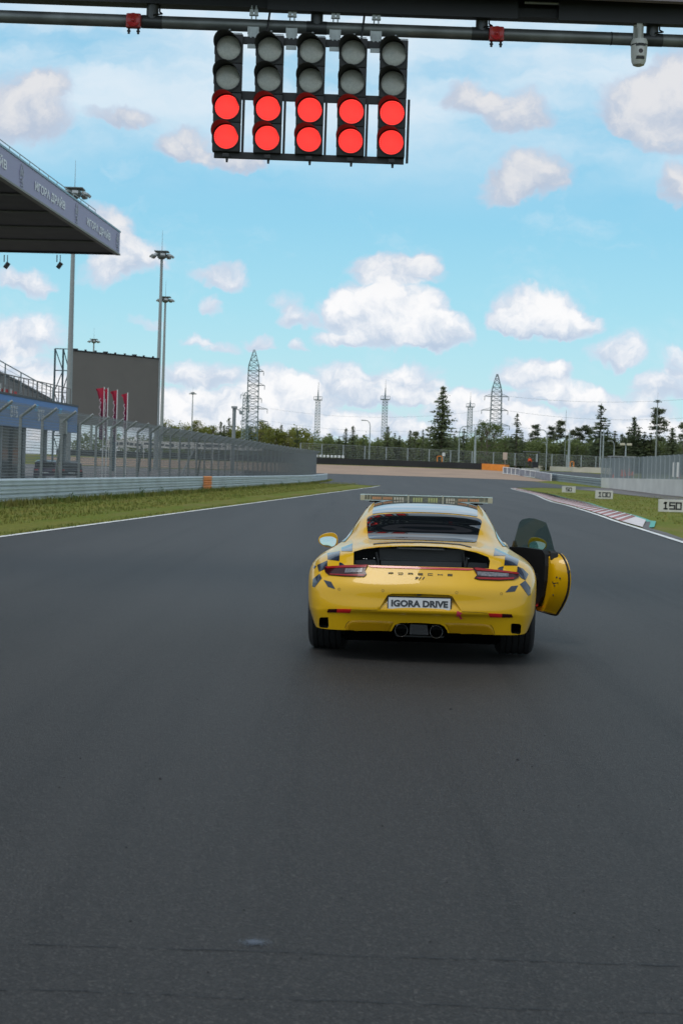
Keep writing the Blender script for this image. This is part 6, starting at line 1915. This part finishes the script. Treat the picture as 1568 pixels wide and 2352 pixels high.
for k in range(5):
    for (x0, x1) in ((fx[0], fx[1]), (fx[1], fx[2])):
        mb.cyl((x0, SA+1, zz[k]), (x1, SA+1, zz[k]), .06, n=4); mb.cyl((x0, SA+1, zz[k+1]), (x1, SA+1, zz[k+1]), .06, n=4)
        mb.cyl((x0 if k % 2 else x1, SA+1, zz[k]), (x1 if k % 2 else x0, SA+1, zz[k+1]), .06, n=4)
mb.build('frame_truss', M_TRUS, ts)
for t in (.1, .5, .92):
    q = A_.lerp(B_, t); mb = MB(); mb.cyl((q.x, q.y+.5, 0), (q.x, q.y+.5, zb2), .22, n=8); mb.build('leg', M_TRUS, ts)

# ================================================================ flags
M_FLAG = bpy.data.materials.new('flag_cloth'); M_FLAG.use_nodes = True
ntf = M_FLAG.node_tree; bf = ntf.nodes['Principled BSDF']; bf.inputs['Roughness'].default_value = .8
tcf = ntf.nodes.new('ShaderNodeTexCoord'); sxf = ntf.nodes.new('ShaderNodeSeparateXYZ'); ntf.links.new(tcf.outputs['Object'], sxf.inputs[0])
rpf = ntf.nodes.new('ShaderNodeValToRGB'); mrf = ntf.nodes.new('ShaderNodeMapRange'); mrf.inputs[1].default_value = 2.9; mrf.inputs[2].default_value = 6.0
ntf.links.new(sxf.outputs[2], mrf.inputs[0]); ntf.links.new(mrf.outputs[0], rpf.inputs[0]); ntf.links.new(rpf.outputs[0], bf.inputs['Base Color'])
e = rpf.color_ramp.elements; e[0].position = 0; e[0].color = (.075, .025, .085, 1); e[1].position = 1; e[1].color = (.42, .015, .045, 1)
e2 = rpf.color_ramp.elements.new(.55); e2.color = (.20, .012, .065, 1)
for i, (xp, yt, wf, lab) in enumerate(((240, 889, 1, 'leftmost of four, widest'), (248.6, 891, .5, 'second from left, half hidden'), (270, 895, .8, 'third from the left'), (293.7, 902, .75, 'rightmost of four'))):
    Yf = 104; tp = P(xp, yt, Yf); t_ = thing('banner_flag', 'tall red to purple banner flag before the big screen, '+lab, 'flag', (tp.x, Yf, 0), group='red and purple banner flags')
    b0 = Vector((tp.x, Yf, 0)); h = tp.z; mb = MB(); mb.cyl(b0, b0+Vector((0, 0, h)), .045, .03, n=8); mb.build('pole', M_WHITE, t_)
    rnd = random.Random(i); rws = []
    for k in range(27):
        f = k/26; z = h-.05-3.35*f; row = []
        wd_ = .52*wf*(1-.62*min(1, f*3.2)**.7)+.10*math.sin(f*9+i)*wf*.5
        for j in range(7):
            u = j/6; row.append(b0+Vector((-.03-u*wd_, .10*math.sin(u*6+f*7+i)*u, z-(.10*u if f < .05 else 0))))
        rws.append(row)
    mb = MB(); mb.sheet(rws); fl_ = mb.build('cloth', M_FLAG, t_, True)
    mb = MB()
    for k in range(5):
        z = h-.75-.45*k
        mb.path([b0+Vector((-.14*wf-.05, -.14, z)), b0+Vector((-.24*wf-.04, -.15, z-.13)), b0+Vector((-.12*wf-.04, -.14, z-.30)), b0+Vector((-.2*wf-.03, -.14, z-.40))], .022, 4)
    mb.build('flag_emblem', mat('flag_white', (.6, .45, .5), .7), fl_)

# ================================================================ grandstand
def slab_line(X0, x, y):
    """where a sight line meets the vertical plane X = X0 + .0677 Y"""
    d = ray(x, y); t = (X0+.0677*CAM.y-CAM.x)/(d.x-.0677*d.y); return CAM+d*t
gs = thing('grandstand', 'grandstand with dark roof canopy, mauve lettered fascia, railings and blue banner', 'grandstand', (-30, 120, 0))
gs2 = gs
X1 = -30.0; e1 = slab_line(X1, 276, 534.9); e2_ = slab_line(X1, 274, 585.8); zT, zB = e1.z, e2_.z; Ye = e1.y
U3 = Vector((.0677, 1, 0)).normalized(); V3 = Vector((-1, .0677, 0)).normalized()   # along the track, away from it
E0 = Vector((e1.x, e1.y, 0))
def cnp(a, b, z): return E0-U3*a+V3*b+Vector((0, 0, z))
LEN = Ye-40
mb = MB(); mb.prism([cnp(0, 0, zB), cnp(LEN, 0, zB), cnp(LEN, 0, zT), cnp(0, 0, zT)], V3*.25); fas = mb.build('fascia', mat('mauve_panel', (.33, .32, .46), .6, var=.04, vscale=.3), gs)
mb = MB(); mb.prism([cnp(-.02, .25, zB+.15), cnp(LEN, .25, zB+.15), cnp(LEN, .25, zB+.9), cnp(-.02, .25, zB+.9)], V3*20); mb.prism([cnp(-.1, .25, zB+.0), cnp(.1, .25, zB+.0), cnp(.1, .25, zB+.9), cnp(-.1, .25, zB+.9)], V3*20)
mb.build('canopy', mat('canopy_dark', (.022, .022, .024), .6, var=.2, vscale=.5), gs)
mb = MB(); mb.prism([cnp(-.05, -.06, zT), cnp(LEN, -.06, zT), cnp(LEN, -.06, zT+.14), cnp(-.05, -.06, zT+.14)], V3*.5); mb.build('roof_edge', mat('blue_grey_edge', (.20, .34, .40), .45, .2), gs)
mb = MB(); mb.prism([cnp(-.03, -.08, zB-.04), cnp(LEN, -.08, zB-.04), cnp(LEN, -.08, zB+.10), cnp(-.03, -.08, zB+.10)], V3*.4); mb.build('lower_trim', mat('trim_bronze', (.16, .155, .13), .5), gs)
mb = MB()
for k in range(1, 14):
    a = k*7.6; mb.cyl(cnp(a, .3, zB+.08), cnp(a, 20, zB+.08), .09, n=5)
mb.build('soffit_beam', mat('pale_beam', (.16, .16, .155), .6), gs)
mb = MB(); mb.cyl(cnp(9, .2, zT+.52), cnp(LEN, .2, zT+.52), .035, n=5)
for k in range(34): mb.cyl(cnp(9+k*2.6, .2, zT), cnp(9+k*2.6, .2, zT+.52), .03, n=5)
mb.build('roof_railing', M_STEEL, gs)
M_FTXT = mat('fascia_white', (.78, .80, .82), .6)
def fcoord(x):
    """distance from the far end of the fascia for picture column x"""
    y = 585+(x-276)*.69; p = slab_line(X1, x, y); return (E0-Vector((p.x, p.y, 0))).dot(U3)
hF = zT-zB
mb = MB()
for xa, xb_ in ((198, 252), (79, 148), (-85, 14)):
    a0_, a1_ = fcoord(xa), fcoord(xb_)
    put_text(mb, 'ИГОРА ДРАЙВ', lambda u, v: cnp(a0_+(a1_-a0_)*u, -.05, zB+hF*(.27+.46*v)), .03)
mb.build('fascia_lettering', M_FTXT, fas)
mb = MB()
for xc in (268, 174, 48, -120):
    a = fcoord(xc); s = .8
    def cpt(u, v): return cnp(a-u*s*.8, -.06, zB+hF*.5+v*hF*.40)
    for pth in ([(-.55,-.2),(-.6,.3),(-.3,.6),(0,1),(.3,.6),(.6,.3),(.55,-.2)], [(-.3,.5),(-.2,.0),(-.1,.5),(.05,0),(.15,.5),(.3,0)], [(-.6,-.35),(-.2,-.25),(.2,-.45),(.6,-.3)], [(-.45,-.6),(0,-.5),(.4,-.7),(.55,-.55)], [(-.2,-.9),(.2,-.8),(.5,-.95)]):
        mb.path([cpt(*q) for q in pth], .035, 4)
mb.build('fascia_emblem', mat('fascia_grey', (.42, .44, .50), .6), fas)
for i, xx in enumerate((10, 131)):
    yy = 601; d = ray(xx, yy); t = (zB-.25-H)/d.z; p = CAM+d*t
    t_ = thing('hanging_floodlight', 'floodlight hanging under the far edge of the canopy, '+('left one at the picture edge' if i == 0 else 'right one'), 'floodlight', p, group='floodlights under the canopy')
    mb = MB(); mb.cyl(p+Vector((0, 0, .6)), p+Vector((0, 0, -.05)), .05, n=5); mb.cyl(p+Vector((.3, 0, .6)), p+Vector((.3, 0, -.05)), .04, n=5); mb.build('bracket', M_DARK, t_)
    mb = MB(); mb.box(p+Vector((.25, 0, -.35)), (.30, .6, .62), Matrix.Rotation(R(35), 4, 'Y'), bev=.05); mb.build('lamp', M_DARK, t_)

# lower stand with the blue banner
X2 = -32.0; b1 = slab_line(X2, 179, 936); b2_ = slab_line(X2, 170, 995); zbt, zbb = b1.z, b2_.z
B0 = Vector((b1.x, b1.y, 0))
def bp_(a, b, z): return B0-U3*a+V3*b+Vector((0, 0, z))
def bco(x, y): p = slab_line(X2, x, y); return (B0-Vector((p.x, p.y, 0))).dot(U3), p.z
mb = MB(); mb.prism([bp_(0, 0, zbb), bp_(70, 0, zbb), bp_(70, 0, zbt), bp_(0, 0, zbt)], V3*.2); ban = mb.build('banner', mat('blue_banner', (.10, .22, .46), .6, var=.06, vscale=.4), gs2)
mb = MB(); mb.prism([bp_(-.1, .2, zbt-.5), bp_(70, .2, zbt-.5), bp_(70, .2, zbt+.05), bp_(-.1, .2, zbt+.05)], V3*9); mb.prism([bp_(-.1, -.05, zbt), bp_(70, -.05, zbt), bp_(70, -.05, zbt+.16), bp_(-.1, -.05, zbt+.16)], V3*.5); mb.build('deck', mat('deck_dark', (.05, .055, .06), .6), gs2)
mbc = MB(); mbt = MB()
for (cx0, cx1, cy0, cy1), (tx0, tx1, ty0, ty1) in (((16, 23, 919, 941), (24, 40, 930, 962)), ((80, 86, 929.5, 945), (86.5, 101, 939, 971)), ((135, 140.5, 938, 951), (141, 153, 947.5, 977))):
    a0_, zc1 = bco(cx0, cy0); a1_, _ = bco(cx1, cy0); _, zc2 = bco(cx1, cy1)
    for j, (f0, f1, sh) in enumerate(((0, .27, .12), (.36, .63, 0), (.72, 1, -.12))):
        z0_, z1_ = zc1+(zc2-zc1)*f0, zc1+(zc2-zc1)*f1; o = (a1_-a0_)*sh
        mbc.prism([bp_(a0_+o, -.05, z1_), bp_(a1_+o, -.05, z1_), bp_(a1_+o+(a1_-a0_)*.2, -.05, z0_), bp_(a0_+o+(a1_-a0_)*.2, -.05, z0_)], V3*.03)
    a2_, zt0 = bco(tx0, ty0); a3_, zt1 = bco(tx1, ty1)
    put_text(mbt, 'ВТБ', lambda u, v: bp_(a2_+(a3_-a2_)*u, -.05, zt1+(zt0-zt1)*(.05+.9*v)), .03)
mbc.build('banner_emblem', mat('cyan_film', (.02, .42, .75), .5), ban); mbt.build('banner_lettering', mat('banner_white', (.68, .72, .76), .5), ban)
# railings on the deck
mb = MB()
for k in range(46): mb.cyl(bp_(1.5+k*1.35, .3, zbt+.15), bp_(1.5+k*1.35, .3, zbt+1.5), .04, n=5)
for h_ in (.35, .6, .85, 1.1): mb.cyl(bp_(1.5, .3, zbt+.15+h_), bp_(62, .3, zbt+.15+h_), .014, n=4)
mb.cyl(bp_(1.5, .3, zbt+1.5), bp_(62, .3, zbt+1.5), .045, n=6)
mb.build('deck_railing', mat('rail_brown_grey', (.26, .23, .21), .5, .2), gs2)
# tier of seats stepping up to the left
XT = -35.0
def tp_(x, y): 
    p = slab_line(XT, x, y); return p
q = [tp_(126, 927), tp_(85, 905), tp_(40, 881), tp_(0, 861), tp_(-60, 828)]
base = [Vector((p.x, p.y, zbt)) for p in q]
mb = MB(); mb.prism(q+base[::-1], V3*8); mb.build('seating_tier', mat('tier_grey', (.22, .21, .20), .7, var=.1, vscale=.5), gs2)
mb = MB()
for a, b in zip(q, q[1:]): mb.prism([a+Vector((0, 0, -.10)), b+Vector((0, 0, -.10)), b+Vector((0, 0, .28)), a+Vector((0, 0, .28))], V3*8)
mb.build('tier_edge', M_DARK, gs2)
mb = MB(); mbw = MB()
for i, (x0, x1, y0, y1) in enumerate(((-12, 0, 892, 903), (4, 10, 893, 907), (13, 20, 894, 910), (33, 39, 899, 914), (22, 31, 896, 912), (45, 50, 910, 916), (58, 70, 914, 920))):
    a = slab_line(XT+.25, x0, y0); b = slab_line(XT+.25, x1, y1)
    mb.prism([Vector((a.x, a.y, b.z)), Vector((b.x, b.y, b.z)), Vector((b.x, b.y, a.z)), Vector((a.x, a.y, a.z))], V3*.1)
mb.build('red_seats', mat('seat_red', (.50, .03, .03), .6), gs2)
for (x0, x1, y0, y1) in ((0, 3, 880, 900), (10.5, 12.5, 890, 905), (24, 28, 893, 909), (40, 43, 906, 912), (68, 74, 916, 921)):
    a = slab_line(XT+.4, x0, y0); b = slab_line(XT+.4, x1, y1); mbw.prism([Vector((a.x, a.y, b.z)), Vector((b.x, b.y, b.z)), Vector((b.x, b.y, a.z)), Vector((a.x, a.y, a.z))], V3*.1)
mbw.build('white_seats', mat('seat_white', (.6, .58, .55), .6), gs2)
# sloping stair railing above the tier
rl = [(-40, 806), (0, 828.5), (49, 856), (86, 876.5), (124, 892)]
rp_ = [slab_line(XT+.3, *p) for p in rl]
mb = MB(); mb.path(rp_, .05, 5)
for k in (1, 2, 3): mb.path([p-Vector((0, 0, .36*k)) for p in rp_], .014, 4)
for (x, yt_, yb3) in ((13, 836, 872), (49, 856, 893), (86, 876.5, 908), (122, 892, 925)):
    p = slab_line(XT+.3, x, yt_); mb.cyl(p, p-Vector((0, 0, 1.6)), .06, n=5)
mb.build('stair_railing', M_STEEL, gs2)
# glazed ground floor under the banner
mb = MB()
aL, _ = bco(95, 980)
mb.prism([bp_(aL, 1.4, 0), bp_(80, 1.4, 0), bp_(80, 1.4, zbb+.3), bp_(aL, 1.4, zbb+.3)], V3*7); mb.build('glazed_wall', mat('blue_dark_glass', (.018, .025, .034), .15, 0, coat=.3, var=.3, vscale=.5), gs2)
mb = MB()
for k in range(14): mb.box(bp_(aL+.2+k*3.2, 1.3, zbb/2+.2), (.10, .14, zbb+.2))
mb.build('mullion', M_DARK, gs2)
mb = MB()
for k in range(9): mb.cyl(bp_(.8+k*6.5, .9, 0), bp_(.8+k*6.5, .9, zbb+.3), .18, n=8)
mb.build('column', M_GREY, gs2)

# ================================================================ things seen through the left fence
M_HOARD = mat('hoarding_white', (.60, .60, .58), .6)
k = 0; x = 247.0
while x < 616:
    Yh = 262; wpx = 40
    if x+wpx > 620: break
    f0 = (x-247)/370; y0_, y1_ = 1011+10*f0, 1026.5+9.5*f0
    a = P(x, y1_, Yh); b = P(x+wpx-1.2, y1_+.3, Yh); z1_ = P(x, y0_, Yh).z
    t_ = thing('advertising_board', 'white advertising board with dark lettering in the row behind the left debris fence', 'board', (a.x, Yh, T(Yh)), group='row of white advertising boards behind the left fence')
    mb = MB(); mb.box(((a.x+b.x)/2, Yh, (a.z+z1_)/2), (b.x-a.x, .08, z1_-a.z)); mb.cyl((a.x+.2, Yh, T(Yh)), (a.x+.2, Yh, a.z), .05, n=5); mb.build('panel', M_HOARD, t_)
    mb = MB(); rnd = random.Random(k); xx = a.x+.25
    while xx < b.x-.5:
        ww = rnd.uniform(.3, .9); mb.box((min(xx+ww/2, b.x-.5), Yh-.06, (a.z+z1_)/2+rnd.uniform(-.1, .1)), (ww, .02, (z1_-a.z)*rnd.uniform(.25, .5))); xx += ww+rnd.uniform(.08, .3)
    mb.build('dark_bars', mat('hoarding_ink', (.06, .07, .08), .6), t_)
    x += wpx; k += 1
for k in range(8):
    p = P(727+k*8.6, 1047.5+k*.3, 273); mb = MB(); mb.box(p, (.42, .3, .42), bev=.05)
    tag(mb.build('white_block', M_WHITE), 'small white block on the left end of the black tyre wall', 'block', 'white blocks on the tyre wall')
# two dark cars parked in the paddock
def small_car(x, Yc_, rz, label, col):
    p = P(x, 1090, Yc_); t_ = thing('parked_car', label, 'car', (p.x, Yc_, .02), rz, group='dark cars parked behind the left fence')
    prof = [(-2.1,.35),(-2.15,.75),(-2.0,.95),(-1.35,1.0),(-1.0,1.42),(-.2,1.52),(.6,1.46),(1.15,1.05),(2.0,.88),(2.15,.6),(2.1,.32)]
    mb = MB(); rws = []
    for xx, k_ in ((-.86, .0), (-.84, .6), (-.70, 1), (.70, 1), (.84, .6), (.86, 0)):
        rws.append([Vector((xx, y, .32+(z-.32)*(1 if k_ == 1 else (.9 if k_ == .6 else .0)) if z > .95 or k_ == 0 else z)) for y, z in prof])
    mb.sheet(rws); mb.build('body', paint('car_'+col, {'purple': (.05, .02, .06), 'black': (.02, .02, .025)}[col], .3), t_, True, local=True)
    mb = MB(); mb.prism([Vector((-.66, -1.37, 1.05)), Vector((.66, -1.37, 1.05)), Vector((.62, -1.04, 1.40)), Vector((-.62, -1.04, 1.40))], (0, -.03, 0)); mb.build('rear_window', M_GLS, t_, local=True)
    for sx_ in (-1, 1):
        mb = MB(); mb.prism([Vector((sx_*.80, -.95, 1.03)), Vector((sx_*.80, .95, 1.03)), Vector((sx_*.74, .5, 1.38)), Vector((sx_*.74, -.85, 1.38))], (sx_*.03, 0, 0)); mb.build('side_window', M_GLS, t_, local=True)
        for sy_ in (-1.3, 1.3):
            mb = MB(); mb.lathe([(0, -.1), (.28, -.1), (.31, -.06), (.31, .08), (.28, .1), (0, .1)], (sx_*.78, sy_, .31), 'X', 16); mb.build('wheel', M_RUBBER, t_, local=True)
        mb = MB(); mb.box((sx_*.66, -2.14, .78), (.28, .06, .12)); mb.build('tail_lamp', M_REFL, t_, local=True)
    mb = MB(); mb.box((0, -2.16, .58), (.5, .03, .12)); mb.build('number_plate', M_WHITE, t_, local=True)
small_car(107, 122, R(8), 'dark purple car parked behind the left fence, nearer the building', 'purple')
small_car(160, 128, R(14), 'black car parked behind the left fence, right of the purple one', 'black')

# ================================================================ separate pieces that are parts of their own
SPLIT = {'lid_strut', 'pipe_core', 'exhaust_pipe', 'amber_diode', 'green_diode', 'clear_diode', 'mounting_bracket', 'cable_gland', 'top_bolt', 'cross_member', 'conduit', 'column', 'lamp_housing', 'brace', 'bolt', 'clamp', 'mounting_foot', 'feed_cable', 'cable', 'seat',
         'bumper_skirt', 'red_tape', 'soffit_beam', 'roof_railing_', 'dark_slot', 'window_frame', 'camera_arm_', 'lens_divider', 'top_cover', 'mullion', 'panel_gap', 'side_rail', 'fascia_emblem', 'grille_panel', 'red_seats', 'white_seats', 'fascia_lettering', 'banner_emblem', 'banner_lettering', 'digits_', 'lamp_head', 'frame_rail'}
def split_loose(o, tol=.004):
    me = o.data; n = len(me.vertices); par = list(range(n))
    def find(a):
        while par[a] != a: par[a] = par[par[a]]; a = par[a]
        return a
    for e_ in me.edges:
        a, b = find(e_.vertices[0]), find(e_.vertices[1])
        if a != b: par[a] = b
    comp = {}
    for i in range(n): comp.setdefault(find(i), []).append(i)
    boxes = []
    for r_, vs in comp.items():
        cs = np.array([me.vertices[i].co[:] for i in vs]); boxes.append([cs.min(0)-tol, cs.max(0)+tol, {r_}])
    ch = True
    while ch:
        ch = False
        for i in range(len(boxes)):
            for j in range(i+1, len(boxes)):
                if (boxes[i][0] <= boxes[j][1]).all() and (boxes[j][0] <= boxes[i][1]).all():
                    boxes[i] = [np.minimum(boxes[i][0], boxes[j][0]), np.maximum(boxes[i][1], boxes[j][1]), boxes[i][2] | boxes[j][2]]; del boxes[j]; ch = True; break
            if ch: break
    if len(boxes) < 2 or len(boxes) > 60: return
    grp = {}
    for gi_, b in enumerate(boxes):
        for r_ in b[2]: grp[r_] = gi_
    polys = [[] for _ in boxes]
    for p_ in me.polygons: polys[grp[find(p_.vertices[0])]].append(p_)
    kids = [c_ for c_ in bpy.data.objects if c_.parent == o]
    if kids: return
    for gi_, ps in enumerate(polys):
        if not ps: continue
        used_ = sorted({v for p_ in ps for v in p_.vertices}); mp2 = {v: i for i, v in enumerate(used_)}
        m2 = bpy.data.meshes.new(me.name); m2.from_pydata([me.vertices[v].co[:] for v in used_], [], [[mp2[v] for v in p_.vertices] for p_ in ps])
        for m_ in me.materials: m2.materials.append(m_)
        m2.polygons.foreach_set('use_smooth', [p_.use_smooth for p_ in ps])
        if ps[0].use_smooth:
            try: m2.set_sharp_from_angle(angle=R(38))
            except Exception: pass
        if gi_ == 0: o.data = m2
        else:
            o2 = bpy.data.objects.new(o.name.split('.')[0], m2); C.objects.link(o2); o2.parent = o.parent; o2.matrix_parent_inverse = o.matrix_parent_inverse.copy()
for o in list(bpy.data.objects):
    if o.type == 'MESH' and o.name.split('.')[0] in SPLIT: split_loose(o)
